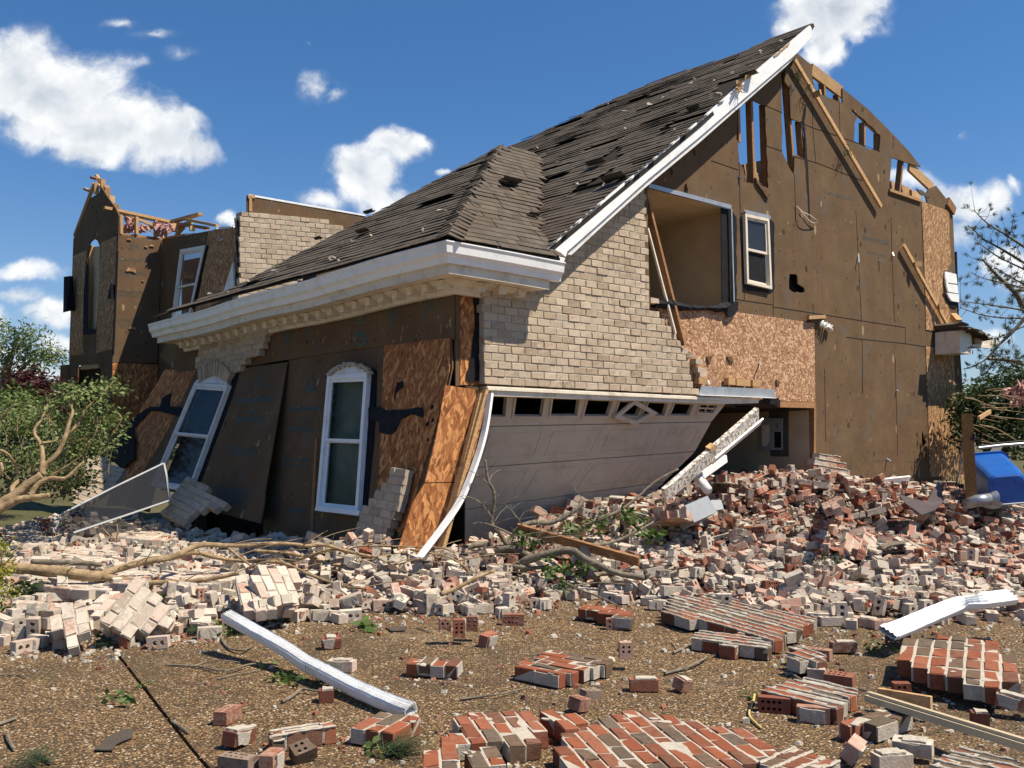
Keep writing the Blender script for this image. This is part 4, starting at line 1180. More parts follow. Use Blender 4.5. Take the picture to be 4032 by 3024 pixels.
one('felt_strip', WL2, rag(X2('L2', [1838, 160, 1900, 130, 1850, 300, 1590, 1010, 1560, 1090, 1530, 1088, 1835, 250]), .008), 'navy', .006, .006)
one('felt_strip', WL1, X1('M1', [1140, 700, 1172, 725, 1165, 1000], 'M2', [945, 100, 890, 640, 856, 668], 'M1', [1135, 760]), 'navy', .006, .006)
one('felt_strip', WL1, X1('M1', [765, 770, 815, 768, 810, 850, 735, 1659], 'M2', [524, 630, 505, 560], 'M1', [720, 1560, 800, 830]), 'navy', .004, .005)
one('felt_patch', WL1, rag(X1('M1', [1118, 1020, 1215, 1015, 1262, 1040, 1545, 1020, 1550, 1095, 1450, 1073, 1370, 1112, 1335, 1200, 1298, 1232, 1205, 1215, 1205, 1130, 1118, 1105]), .008), 'felt', .02, .008)
one('board_hole', WL1, rag(X1('M1', [1338, 818, 1385, 805, 1392, 850, 1332, 900, 1326, 975, 1312, 935]), .006, .03), 'dark', .006, .002)
mb = MB()
for x, y, r_ in ((1615, 1012, .03), (1577, 1146, .028), (1620, 1118, .024), (1583, 1272, .02)):
    a, b = WL1.at('M1', x, y)
    mb.sheet(WL1, [(a + r_ * math.cos(k) * rnd.uniform(.8, 1.2), b + r_ * math.sin(k)) for k in (0, 1, 2.1, 3.1, 4.2, 5.2)], (), .007, .002)
parts('board_hole', mb, 'dark')
mb = MB(); a = WL1.hit('M1', 476, 672, -.03); b = WL1.hit('M1', 310, 1500, -.03); mb.bar(a, b, .09, .04, WL1.n)
mm_, _nt, _b = newmat('red_primed_board'); setc(_nt, _b, (.075, .018, .016), .8); MAT['redb'] = mm_
part('red_board', mb, 'redb')
mb = MB(); mb.bar(WL1.hit('M2', 500, 60, .0), WL1.hit('M2', 462, 790, .0), .05, .03, WL1.n); part('bare_stud', mb, 'lumberd')
wr = window(WL1, qR, .055, .06, pane='glass', back=('blind', .16, 'blind'), split=.495, mat='white2', inner=.022)
one('arched_head', WL1, X1('M1', [803, 764, 850, 716, 895, 690, 945, 678, 1000, 680, 1050, 692, 1120, 738, 1128, 752]), 'white', .055, .06, parent=wr)
mb = MB(); mb.bar(WL1.hit('M2', 515, 612, .06), WL1.hit('M2', 862, 652, .06), .10, .05, WL1.v); mb.build('window_sill', MAT['white2'], wr)
mb = MB()
for k in range(40):
    f = k / 40
    p = [WL1.hit('M1', x, y, .07) for x, y in ((803, 764), (850, 716), (945, 678), (1050, 692), (1128, 745))]
    q_ = smoothpts(p, 10)[k]
    mb.box(q_ + ZV * rnd.uniform(-.01, .02), AV * rnd.uniform(.01, .03), BV * .02, ZV * rnd.uniform(.008, .02), 0, .008)
mb.build('mortar_crumbs', MAT['mortar'], wr)
wl = window(WL2, qL, .05, .07, pane='glass', back=('dgrey', .16, 'blind'), split=.49, mat='white', inner=.024)
one('arched_head', WL2, X2('L2', [1572, 224, 1600, 195, 1640, 178, 1720, 166, 1790, 190, 1836, 240]), 'white', .06, .06, parent=wl)
# printing on the sheathing
mb = MB()
for pl, r, x0, y0, x1, y1, h, s in ((WL2, 'M1', 45, 990, 372, 985, 62, 'GeorgiaPacific'), (WL2, 'M1', 205, 835, 268, 825, 46, 'GP'), (WL2, 'M1', 140, 1068, 218, 1064, 26, 'REGULAR'), (WL2, 'M1', 65, 1138, 275, 1130, 44, 'SHEATHING'), (WL2, 'M1', 0, 1355, 222, 1362, 26, 'MANUFACTURED TO CONFORM'), (WL2, 'M1', 0, 1390, 215, 1398, 26, 'WITH ANSI STANDARDS'),
                                  (WL2, 'L2', 1695, 1062, 1980, 1112, 34, 'CAUTION-COMBUSTIBLE'), (WL2, 'L2', 1740, 1110, 1920, 1145, 30, 'MAY SMOLDER'), (WL2, 'L2', 1765, 1160, 1950, 1195, 30, 'IF IGNITED'),
                                  (WL1, 'M1', 475, 1060, 735, 1055, 58, 'GeorgiaPacific'), (WL1, 'M1', 610, 888, 678, 880, 46, 'GP'), (WL1, 'M1', 556, 1143, 636, 1140, 26, 'REGULAR'), (WL1, 'M1', 490, 1215, 668, 1208, 46, 'SHEATHING'), (WL1, 'M1', 415, 1440, 645, 1450, 28, 'MANUFACTURED TO CONFORM'), (WL1, 'M1', 425, 1485, 630, 1500, 28, 'WITH ANSI STANDARDS'), (WL1, 'M2', 270, 635, 390, 640, 28, 'COMBUSTIBLE')):
    mb = MB(); text(mb, pl, s, r, x0, y0, x1, y1, h, 0, .004); part('printed_lettering', mb, 'teal')
for r, x0, y0, x1, y1, h, s in (('M1', 470, 520, 470, 340, 30, 'MANUFACTURED'), ('M1', 490, 490, 490, 350, 24, 'ANSI'), ('M1', 640, 480, 650, 330, 30, 'CAUTION'), ('M1', 1300, 375, 1310, 180, 30, 'MANUFACTURED'), ('M1', 1335, 330, 1340, 200, 26, 'ANSI'), ('M1', 1560, 320, 1570, 150, 30, 'CAUTION'), ('M1', 1620, 260, 1630, 110, 28, 'OR'), ('M1', 1090, 525, 1090, 230, 85, 'GP 101')):
    mb = MB(); text(mb, WA, s, r, x0, y0, x1, y1, h, 0, .004, True); part('printed_lettering', mb, 'teal')
mb = MB()
for pl, L in ((WL2, [180, 840, 268, 710, 320, 848, 180, 848]), (WL1, [580, 900, 652, 745, 690, 890, 580, 890])):
    for i in range(0, 6, 2): mb.bar(pl.hit('M1', L[i], L[i + 1], .003), pl.hit('M1', L[i + 2], L[i + 3], .003), .008, .002, pl.n)
parts('printed_triangle', mb, 'teal')
mb = MB()                                           # scraped streaks and chips in the shade
for pl, r, x0, y0, x1, y1, w_, h_, n_ in ((WL2, 'M1', 60, 760, 440, 1600, .004, .05, 26), (WA, 'M1', 380, 280, 1700, 500, .012, .04, 34), (WL1, 'M1', 500, 700, 760, 1550, .006, .03, 16), (WL1, 'M1', 1250, 600, 1700, 780, .006, .012, 8)):
    for k in range(n_):
        x, y = rnd.uniform(x0, x1), rnd.uniform(y0, y1)
        a, b = pl.at(r, x, y)
        hh, ww = h_ * rnd.random() ** 2 + .006, w_ * rnd.uniform(.4, 1.4) + .002
        mb.sheet(pl, [(a - ww, b - hh * rnd.uniform(.6, 1)), (a + ww * .3, b - hh), (a + ww, b + hh * .5), (a + .2 * ww, b + hh), (a - ww * .6, b + hh * .4)], (), .003, .002)
parts('scrape_mark', mb, 'lumberd')
# hanging brickwork over the left window
mb = MB()
vp = WA.px('L1', [1600, 1470, 2110, 1330, 2132, 1455, 2090, 1480, 2080, 1550, 2040, 1600, 2010, 1659], 'L2', [2015, 10, 1960, 40, 1925, 80, 1880, 122, 1840, 132, 1840, 178, 1800, 120, 1720, 90, 1640, 100, 1590, 130, 1560, 125, 1540, 95], 'L1', [1545, 1640], off=.10)
e0, e1 = V(WA.at('L2', 1545, 60, .1)), V(WA.at('L2', 1960, -30, .1))
brickfield(mb, WA, vp, e1 - e0, off=.10, origin=e0, jit=.003, ojit=.006, **VEN)
arc = smoothpts([WA.hit('L2', x, y, .095) for x, y in ((1602, 172), (1660, 128), (1720, 115), (1780, 140), (1820, 190))], 3)
for i, p in enumerate(arc):
    d = (arc[min(i + 1, len(arc) - 1)] - arc[max(i - 1, 0)]).normalized()
    up = WA.n.cross(d) * -1
    if up.z < 0: up = -up
    mb.box(p + up * .02, d * .032, up * .10, WA.n * .05, 0, .004)
part('hanging_brickwork', mb, ('veneer', 'mortar'))
# added near-black sheet behind the leaning wall: gaps show painted interior shade
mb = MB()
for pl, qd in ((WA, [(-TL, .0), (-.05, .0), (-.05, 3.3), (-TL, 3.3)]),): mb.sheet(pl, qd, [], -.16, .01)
part('wing_shade_sheet', mb, 'dark')

# ---- two-storey front: projecting bay, window wall, brick pier
tT = -WA.at('F', 251, 620)[0]
PTb = PL(W(0, tT, 0), BV, ZV)
sM = PTb.at('F', 347, 620)[0]
PMa = PL(W(sM, 0, 0), -AV, ZV)
tM = -PMa.at('F', 511, 560)[0]
PMb = PL(W(sM, tM, 0), BV, ZV)
arch = WA.px('L1', [690, 880, 695, 790, 715, 712, 745, 684, 772, 700, 790, 745, 785, 1000, 772, 1300, 755, 1420, 700, 1432, 668, 1428, 678, 1100])
one('bay_front_wall', WA, WA.px('L1', [580, 690, 592, 650, 712, 365, 785, 320, 800, 270, 850, 350, 918, 445, 942, 500, 937, 655, 897, 1560], 'L2', [884, 640, 470, 640, 490, 80, 548, 70], 'L1', [548, 1620]), 'fibre', 0, .02, [arch, WA.px('H1', [650, 505, 840, 490, 835, 950, 640, 950])])
one('strand_board_panel', WA, WA.px('L1', [580, 822, 688, 776, 672, 1100, 655, 1600, 550, 1615]), 'osbv', .01, .01)
one('strand_board_panel', WA, WA.px('L1', [802, 716, 932, 660, 897, 1560, 765, 1588, 775, 1300, 790, 1000]), 'osbv', .01, .01)
one('felt_strip', WA, rag(WA.px('L1', [685, 900, 705, 880, 700, 1400, 760, 1400, 755, 1435, 665, 1440, 672, 1100]), .01), 'navy', .02, .01)
mb = MB(); mb.sheet(WA, WA.px('L1', [560, 760, 880, 720, 880, 1520, 545, 1560]), (), -.10, .01); part('bay_room_lining', mb, 'drywall')
mb = MB(); mb.bar(WA.hit('L1', 728, 740, -.08), WA.hit('L1', 702, 1420, -.08), .10, .05, AV); parts('stud', mb, 'lumber')
mb = MB(); mb.sheet(WA, WA.px('H1', [530, 520, 880, 480, 880, 1000, 530, 1000]), (), -.12, .01); part('doorway_shade_sheet', mb, 'dark')  # added near-black sheet, painted shade for the unlit doorway
mb = MB(); mb.bar(WA.hit('H1', 690, 520, -.05), WA.hit('H1', 838, 505, -.05), .08, .10, ZV); part('door_lintel', mb, 'lumber')
one('side_entry_wall', WA, WA.px('H1', [518, 505, 578, 498, 585, 600, 575, 1000, 480, 1000, 512, 600]), 'fibre', .03, .04)
mb = MB(); mb.tube([WA.hit('H1', 562, 665, .06), WA.hit('H1', 552, 960, .06)], .02, 6); part('downpipe_stub', mb, 'white')
mb = MB()
for k in range(2):
    c = WA.hit('H1', 545 - k * 40, 850 - k * 120, .1); mb.box(c, AV * .07, BV * .06, ZV * .13, 0, .02)
c = WA.hit('L1', 545, 1120, .12); mb.box(c, AV * .11, BV * .05, ZV * .32, 0, .04)
c = WA.hit('L1', 888, 1100, .05); mb.box(c, AV * .05, BV * .04, ZV * .12, 0, .02)
parts('torn_lantern_felt', mb, 'navy')
one('bay_side_wall', PTb, PTb.px('L1', [940, 655, 1060, 660, 1070, 680, 1160, 672, 1180, 695, 1285, 690, 1262, 1200, 1245, 1659], 'L2', [1248, 60, 890, 52], 'L1', [900, 1560]), 'fibre', 0, .02)
one('strand_board_panel', PTb, PTb.px('L2', [892, 56, 1248, 70, 1240, 680, 880, 680]), 'osbd', .0, .02)
mb = MB()
for x0, y0, x1, y1, h, s in ((1010, 770, 1100, 775, 44, 'GP'), (945, 868, 1235, 888, 46, 'GeorgiaPacific'), (950, 968, 1160, 978, 40, 'SHEATHING'), (935, 1112, 1190, 1128, 26, 'MANUFACTURED TO CONFORM WITH'), (930, 1140, 1170, 1156, 24, 'ANSI STANDARDS'), (925, 1342, 1170, 1352, 30, 'CAUTION-COMBUSTIBLE'), (940, 1372, 1150, 1380, 22, 'MAY SMOLDER'), (950, 1395, 1160, 1402, 22, 'IF IGNITED')):
    mb = MB(); text(mb, PTb, s, 'L1', x0, y0, x1, y1, h, 0, .003); part('printed_lettering', mb, 'tealf')
mb = MB()
for x, y, s_ in ((1035, 930, .09), (1200, 740, .04), (1155, 745, .03), (1045, 1390, .06), (1130, 1018, .02), (1020, 690, .04)):
    a, b = PTb.at('L1', x, y)
    mb.sheet(PTb, rag([(a - s_, b - s_ * .4), (a + s_, b - s_ * .5), (a + s_ * .7, b + s_ * .5), (a - s_ * .6, b + s_ * .4)], .01, .03), (), .02, .02)
parts('torn_flap', mb, 'osbv')
mb = MB(); mb.sheet(PTb, PTb.px('L1', [945, 700, 1290, 730, 1262, 1659], 'L2', [1260, 700, 875, 700]), (), -.05, .02); mb.sheet(PMa, PMa.px('L1', [1275, 1300, 1700, 1300], 'L2', [1700, 700, 1235, 700]), (), -.06, .02); parts('interior_shade_sheet', mb, 'dark')  # added near-black backing, interior shade behind the bay walls painted in
mb = MB(); mb.bar(PTb.hit('L1', 936, 650, .01), PTb.hit('L1', 896, 1600, .01), .03, .03, AV); part('corner_felt', mb, 'navy')
wq = PMa.px('L1', [1447, 772, 1642, 738, 1520, 1300, 1375, 1340])
one('window_wall', PMa, PMa.px('L1', [1285, 692, 1650, 622, 1868, 592, 1872, 1300, 1600, 1659], 'L2', [1560, 100, 1560, 700, 1240, 700, 1248, 60], 'L1', [1262, 1200]), 'fibre', 0, .02, [wq])
one('strand_board_panel', PMa, PMa.px('L1', [1655, 625, 1866, 592, 1868, 870, 1800, 1140, 1545, 1300, 1590, 1080]), 'osbv', .01, .01)
ww = window(PMa, wq, .06, .05, pane='glass2', split=.53, mat='white', inner=.02)
mb = MB(); mb.sheet(PMa, PMa.px('L1', [1290, 840, 1800, 740, 1800, 1500, 1290, 1500]), (), -.35, .02); part('room_back_wall', mb, 'drywall')
one('window_sill_trim', PMa, PMa.px('L1', [1778, 1130, 1862, 870, 1866, 1100]), 'white', .04, .03)
one('felt_strip', PMa, rag(PMa.px('L1', [1645, 735, 1660, 740, 1575, 1100, 1545, 1240, 1520, 1250]), .005), 'navy', .03, .01)
mb = MB(); mb.bar(PMa.hit('L1', 1740, 700, .03), PMa.hit('L1', 1770, 688, .03), .03, .02); parts('brick_tie', mb, 'galv')
# brick pier wall facing the sun
mb = MB()
vp = PMb.px('L1', [1945, 470, 2140, 478, 2212, 490], 'F', [770, 490, 770, 560, 600, 640, 505, 640], 'L1', [1870, 1100, 1945, 1000], off=.1)
vp = PMb.px('F', [518, 458, 600, 466, 700, 477, 745, 486, 760, 520, 600, 650, 512, 650], off=.1)
e0, e1 = V(PMb.at('F', 518, 556, .1)), V(PMb.at('F', 680, 566, .1))
brickfield(mb, PMb, vp, e1 - e0, off=.1, origin=e0, jit=.002, ojit=.004, L=.176, H=.0735, gap=.009, depth=.2)
part('brick_pier', mb, ('veneer', 'mortar'))
one('pier_sheathing', PMb, PMb.px('F', [533, 423, 650, 445, 790, 467, 790, 600, 600, 650, 535, 640]), 'fibre', 0, .02)
mb = MB(); mb.bar(PMb.hit('F', 536, 422, -.02), PMb.hit('F', 788, 466, -.02), .06, .03, ZV); part('white_edge', mb, 'white2')
mb = MB(); mb.bar(PMb.hit('L1', 1975, 360, -.02), PMb.hit('L1', 1975, 470, -.02), .05, .09, PMb.n); mb.bar(PMb.hit('L1', 1960, 350, .0), PMb.hit('L1', 2015, 352, .0), .05, .05); parts('stud', mb, 'lumber')
one('felt_strip', PMb, rag(PMb.px('L1', [1862, 545, 1930, 480, 1930, 600, 1880, 650, 1905, 760, 1865, 1000, 1850, 900]), .02), 'felt', .06, .02)
# broken framing on top of the bay
fr = [('stud', 955, 495, 958, 650, 17.5, .09), ('stud', 1080, 512, 1080, 652, 17.6, .09), ('stud', 1232, 540, 1232, 672, 17.7, .09), ('stud', 1302, 575, 1302, 682, 17.6, .09), ('stud', 1382, 565, 1384, 628, 17.2, .09), ('stud', 1522, 585, 1522, 622, 16.6, .09),
      ('plate', 825, 438, 1385, 558, 17.4, .09), ('plate', 940, 488, 1645, 605, 17.7, .06), ('plate', 1478, 532, 1722, 582, 17.0, .06), ('plate', 1390, 560, 1650, 600, 16.9, .05), ('plate', 1150, 606, 1588, 488, 16.9, .09), ('plate', 1360, 618, 1508, 556, 16.7, .10), ('plate', 1395, 655, 1455, 595, 16.6, .05),
      ('plate', 940, 648, 1285, 690, 17.5, .05), ('plate', 1285, 688, 1460, 655, 17.1, .05), ('plate', 975, 480, 1230, 585, 17.9, .05),
      ('rafter', 765, 182, 940, 490, 17.6, .06), ('rafter', 748, 245, 592, 660, 17.9, .06), ('stud', 765, 240, 762, 330, 17.75, .09), ('stud', 815, 215, 815, 300, 17.75, .09), ('stud', 842, 262, 842, 345, 17.7, .09), ('stud', 850, 280, 850, 380, 17.7, .10), ('stud', 885, 345, 885, 430, 17.65, .10), ('stud', 920, 410, 920, 500, 17.6, .10),
      ('plate', 732, 200, 780, 215, 17.4, .10), ('plate', 768, 255, 812, 278, 17.4, .10), ('plate', 675, 290, 718, 308, 17.6, .08)]
for nm, x0, y0, x1, y1, d, wd in fr:
    fp = WA if max(x0, x1) < 941 else PTb if (x0 + x1) / 2 < 1290 else PMa
    df = -.14 if nm == 'stud' else -.20 if abs(y1 - y0) < 60 else -.30
    mb = MB(); mb.bar(fp.hit('L1', x0, y0, df), fp.hit('L1', x1, y1, df), .05, wd, fp.n)
    part('framing_' + nm, mb, 'lumber' if rnd.random() < .8 else 'lumberd')
mb = MB()
for x, y, d, r_ in ((1035, 572, 18.3, .13), (1010, 590, 18.3, .10), (1270, 612, 18.0, .12), (1330, 622, 17.8, .09), (1130, 605, 18.3, .09)):
    c = atd('L1', x, y, d)
    for k in range(16):
        mb.box(c + V((rnd.gauss(0, .4), rnd.gauss(0, .4), rnd.gauss(0, .4))) * r_, V((rnd.uniform(-1, 1), rnd.uniform(-1, 1), rnd.uniform(-1, 1))).normalized() * r_ * .4, V((.3, .7, .2)).normalized() * r_ * .3, V((.1, -.3, .8)).normalized() * r_ * .3, 0, r_ * .18)
part('wall_insulation', mb, 'pinkins')
mb = MB(); mb.sheet(PMa, rag(PMa.px('L1', [1380, 640, 1560, 622, 1720, 578, 1790, 575, 1800, 600, 1500, 650]), .012), (), -.12, .3); part('loose_wrap', mb, 'white')
# closing walls out of sight
mb = MB()
sR = WB.at('E2', 1450, 800)[0]
quad(mb, W(sR, .03, 0), W(sR, 7, 0), W(sR, 7, 5.0), W(sR, .03, 5.0)); quad(mb, W(sR, 7, 0), W(sM, 7, 0), W(sM, 7, 4.9), W(sR, 7, 4.9))
parts('rear_walls', mb, 'fibre')
# ================================================================ GROUND
def gpts(x, y): return V((x, y, ground(x, y)))
mb = MB()
ys = [-40, 5, 12, 18, 30, 60, 1500]
for i in range(len(ys) - 1):
    mb.add([V((-1500, ys[i], ground(0, ys[i]) - .07)), V((1500, ys[i], ground(0, ys[i]) - .07)), V((1500, ys[i + 1], ground(0, ys[i + 1]) - .07)), V((-1500, ys[i + 1], ground(0, ys[i + 1]) - .07))], [(0, 1, 2, 3)])
tag(mb.build('ground', MAT['lawn']), kind='structure')
ja, jb = atg('F', 248, 1406), atg('F', 452, 1662)
jd = (ja - jb) / (ja.y - jb.y)
def jx(y): return jb.x + jd.x * (y - jb.y)
def driveway(side):
    mb = MB()
    n = 40
    rows_ = []
    for k in range(n + 1):
        y = -1 + 13.5 * k / n
        xe = jx(y) + (.012 + .006 * noise.noise((y * 3, side, 0))) * side
        xo = -9 if side < 0 else 14
        z = ground(0, y)
        rows_.append([V((xe, y, z)), V((xo, y, z)), V((xe, y, z - .12)), V((xo, y, z - .12))])
    for a, b in zip(rows_[:-1], rows_[1:]):
        for p in (((a[0], a[1], b[1], b[0]) if side > 0 else (a[1], a[0], b[0], b[1])), (a[0], b[0], b[2], a[2])):
            mb.add(p, [(0, 1, 2, 3)])
    tag(mb.build('driveway', MAT['agg' if side > 0 else 'agg2']), kind='structure')
driveway(-1); driveway(1)
# ================================================================ RUBBLE HEAP
HP = []
for x, y in ((-250, 1420), (20, 1400), (250, 1400), (400, 1380), (500, 1362), (700, 1350), (900, 1338), (1100, 1330), (1250, 1300), (1450, 1325), (1700, 1362), (1900, 1352), (2212, 1350), (2450, 1350)):
    p = atg('F', x, y); HP.append((p.x, p.y, p.z))
    for dy in (.45, 1.2):
        HP.append((p.x, p.y - dy, ground(p.x, p.y - dy) - .01))
    HP.append((p.x, p.y + .35, p.z + .07))
for x, y, d in ((560, 1130, 12.0), (700, 1150, 11.1), (860, 1160, 10.1), (955, 1195, 9.9), (1100, 1175, 10.4), (1200, 1140, 10.8), (1300, 1100, 11.2), (1420, 1090, 11.8), (1520, 1050, 12.3), (1600, 1022, 12.8), (1720, 1010, 13.3), (1820, 1030, 14.2), (1950, 1040, 15.2), (2080, 1060, 16.0), (2212, 1100, 15.5), (2400, 1110, 16),
                (150, 1140, 12.6), (20, 1165, 12), (350, 1135, 12.8), (-250, 1180, 12), (450, 1180, 11.2), (1600, 1130, 11.2), (1800, 1150, 11.6), (2000, 1180, 11.8), (1500, 1200, 10.0), (1300, 1200, 9.9), (250, 1250, 8.9), (100, 1250, 8.9), (480, 1260, 8.8)):
    p = atd('F', x, y, d); HP.append((p.x, p.y, p.z - (.15 if p.x > 1.5 and d > 12 else .06)))
def heap(x, y):
    sw = sz = 0.0
    for a, b, c in HP:
        d2 = (x - a) ** 2 + (y - b) ** 2 + .02
        w_ = 1 / (d2 * d2)
        sw += w_; sz += w_ * c
    return sz / sw
def atH(r, x, y, h=0.0):
    p = atg(r, x, y, h)
    for _ in range(30):
        z = max(heap(p.x, p.y), ground(p.x, p.y)) + h
        q = atz(r, x, y, min(z, 1.3))
        p = p * .5 + q * .5
    return p
front = [atg('F', x, y) for x, y in ((-250, 1405), (20, 1385), (250, 1385), (400, 1365), (500, 1348), (700, 1335), (900, 1325), (1100, 1318), (1250, 1285), (1450, 1308), (1700, 1345), (1900, 1338), (2212, 1335), (2450, 1330))]
back = [atd('F', 2450, 1110, 16.5), atd('F', 2212, 1100, 16.2), W(sR - .1, -.1, 0), W(sG + .2, -.1, 0), W(sG - .3, 1.0, 0), W(3.2, .8, 0), W(2.0, .5, 0), W(.6, .3, 0), W(-.4, -.05, 0), W(-.75, .9, 0), W(-.9, 2.6, 0), W(-1.2, 4.5, 0), W(-1.2, 6, 0), atd('F', 150, 1120, 13.5), atd('F', -250, 1130, 13)]
plan = [(p.x, p.y) for p in front] + [(p.x, p.y) for p in back]
mb = MB()
gx0, gx1, gy0, gy1, gs = -8.5, 9.5, 7.0, 17.2, .16
nx, ny = int((gx1 - gx0) / gs), int((gy1 - gy0) / gs)
vi = {}
for j in range(ny + 1):
    for i in range(nx + 1):
        x, y = gx0 + i * gs, gy0 + j * gs
        z = heap(x, y) - .02 + .04 * noise.noise((x * 3, y * 3, 0)) if inpoly((x, y), plan) else -.3
        vi[(i, j)] = len(mb.v); mb.v.append((x, y, z))
for j in range(ny):
    for i in range(nx):
        q = [vi[(i, j)], vi[(i + 1, j)], vi[(i + 1, j + 1)], vi[(i, j + 1)]]
        if sum(mb.v[k][2] > -.2 for k in q) >= 2: mb.f.append(tuple(q)); mb.m.append(0)
tag(mb.build('crushed_rubble', MAT['debris']), 'crushed mortar and brick dust bedding under the brick heap', 'rubble', None, 'stuff')

# ---- loose bricks
BX = PL((0, 0, 0), (1, 0, 0), (0, 1, 0))
BL, BW, BH = .178, .083, .068
def circle(cx, cy, r_, n=7, sq=1.0):
    return [(cx + r_ * math.cos(2 * math.pi * k / n + .2), cy + r_ * sq * math.sin(2 * math.pi * k / n + .2)) for k in range(n)]
def brick_mb(cores, frac=1.0, mortar=0, seed=0, n=7):
    st_ = rnd.getstate(); rnd.seed(seed)
    mb = MB()
    L = BL * frac
    x0, x1 = -BL / 2, -BL / 2 + L
    c = .004
    right = [(x1 - c, -BW / 2), (x1, -BW / 2 + c), (x1, BW / 2 - c), (x1 - c, BW / 2)] if frac > .97 else [(x1 + rnd.uniform(-.02, .01), -BW / 2 + BW * k / 4) for k in range(5)]
    out = [(x0 + c, -BW / 2), (0 if frac > .6 else x0 + L / 2, -BW / 2 - rnd.uniform(0, .0015))] + right + [(0 if frac > .6 else x0 + L / 2, BW / 2 + rnd.uniform(0, .0015)), (x0 + c, BW / 2), (x0, BW / 2 - c), (x0, -BW / 2 + c)]
    out = [(a + rnd.uniform(-.0015, .0015), b + rnd.uniform(-.0012, .0012)) for a, b in out]
    hs = []
    if cores == 10:
        for i in range(5):
            for j in (-1, 1): hs.append(circle(-.060 + i * .030, j * .019, .0098, n))
    elif cores == 3:
        for i in range(3): hs.append(circle(-.052 + i * .052, 0, .0175, n + 1))
    hs = [h for h in hs if max(p[0] for p in h) < x1 - .022]
    mb.sheet(BX, out, hs, BH / 2, BH, 0)
    if mortar:
        a0_, a1_ = x0 + L * rnd.uniform(-.01, .3), x1 - L * rnd.uniform(-.01, .35)
        pl_ = rag([(a0_, -BW / 2 * rnd.uniform(.7, 1.05)), (a1_, -BW / 2 * rnd.uniform(.6, 1.05)), (a1_, BW / 2 * rnd.uniform(.6, 1.05)), (a0_, BW / 2 * rnd.uniform(.7, 1.05))], .005, .022)
        mb.sheet(BX, pl_, (), BH / 2 + rnd.uniform(.006, .013), .012, 1, None, lambda a, b: .004 * noise.noise((a * 40, b * 40, seed)))
        if mortar > 1:
            PX = PL((0, -BW / 2, 0), (1, 0, 0), (0, 0, 1))
            mb.sheet(PX, rag([(x0 + .02, -BH * .4), (x0 + L * .6, -BH * .5), (x0 + L * .7, BH * .45), (x0, BH * .5)], .005, .022), (), .007, .01, 1)
    rnd.setstate(st_)
    return mb
KIND = {'red': [(10, 1, 0), (10, 1, 0), (10, 1, 1), (10, .98, 2), (10, .62, 0), (10, .45, 1), (10, .75, 2), (10, .8, 1)],
        'cream': [(3, 1, 0), (3, 1, 1), (3, 1, 2), (3, .98, 0), (3, .5, 0), (3, .6, 1), (3, .8, 0), (3, .7, 2)],
        'pink': [(3, 1, 0), (10, 1, 1), (3, .98, 2), (10, .6, 0), (3, .7, 1), (0, 1, 1), (3, .5, 0), (10, 1, 0)]}
BMB = {k: [brick_mb(c, f, m, 100 + 17 * i + 1000 * j) for i, (c, f, m) in enumerate(L)] for j, (k, L) in enumerate(KIND.items())}
BME = {}
for k in BMB:
    BME[k] = []
    for b in BMB[k]:
        o = b.build('loose_brick', [MAT[k], MAT['mortar']], None, False, V((0, 0, 0)))
        BME[k].append(o.data); bpy.data.objects.remove(o)
from mathutils import Euler
def place(kind, var, loc, rot, label, group='loose bricks in the rubble', name='loose_brick'):
    o = bpy.data.objects.new(name, BME[kind][var])
    COL.objects.link(o)
    o.location = loc; o.rotation_euler = rot
    return tag(o, label, 'brick', group)
r_0 = rnd.random
def kindat(x, y):
    s_ = (V((x, y, 0)) - C0).dot(BV); t_ = -(V((x, y, 0)) - C0).dot(AV)
    if s_ < -1.2 or x < -1.6: return 'cream' if r_0() < .93 else 'pink'
    f = (s_ - 2.2 - .9 * (t_ - 2.2)) / 2.2 + noise.noise((x * .8, y * .8, 3)) * .7     # redder to the right and by the wall
    r_ = rnd.random()
    if s_ > 8: f -= .2
    if f > .6: return 'red' if r_ < .56 else 'pink' if r_ < .86 else 'cream'
    if f > -.2: return 'pink' if r_ < .46 else 'red' if r_ < .56 else 'cream'
    return 'cream' if r_ < .86 else 'pink' if r_ < .97 else 'red'
cand = []
stp = .135
y = gy0
while y < gy1:
    x = gx0
    while x < gx1:
        px_, py_ = x + rnd.uniform(-.06, .06), y + rnd.uniform(-.06, .06)
        if inpoly((px_, py_), plan): cand.append((px_, py_, 0))
        if rnd.random() < .38 and inpoly((px_, py_), plan): cand.append((px_ + rnd.uniform(-.06, .06), py_ + rnd.uniform(-.06, .06), 1))
        x += stp
    y += stp
# stragglers just in front of the heap
for _ in range(90):
    i = rnd.randrange(len(front) - 1); f = rnd.random()
    p = front[i] * (1 - f) + front[i + 1] * f
    cand.append((p.x + rnd.uniform(-.1, .1), p.y - abs(rnd.gauss(0, .16)), 2))
def pose(x, y, lay):
    g = ground(x, y)
    m = rnd.random()
    base = (0, 0) if m < .55 else (math.pi / 2, 0) if m < .85 else (0, math.pi / 2)
    half = BH / 2 if m < .55 else BW / 2 if m < .85 else BL / 2
    sd = .30 if lay < 2 else .06
    rot = Euler((base[0] + rnd.gauss(0, sd), base[1] + rnd.gauss(0, sd), rnd.uniform(0, 2 * math.pi)), 'XYZ')
    h = heap(x, y)
    if lay == 2: z = g + half + .004
    else: z = max(h, g) + (half - .03 if lay == 0 else half + rnd.uniform(.0, .05))
    if base[1] and lay < 2: z -= .035
    return V((x, y, max(z, g + .02))), rot
cand.sort(key=lambda c: c[0] ** 2 + c[1] ** 2)
CREAML = 'loose cream-washed brick with round core holes, tumbled in the front of the rubble heap'
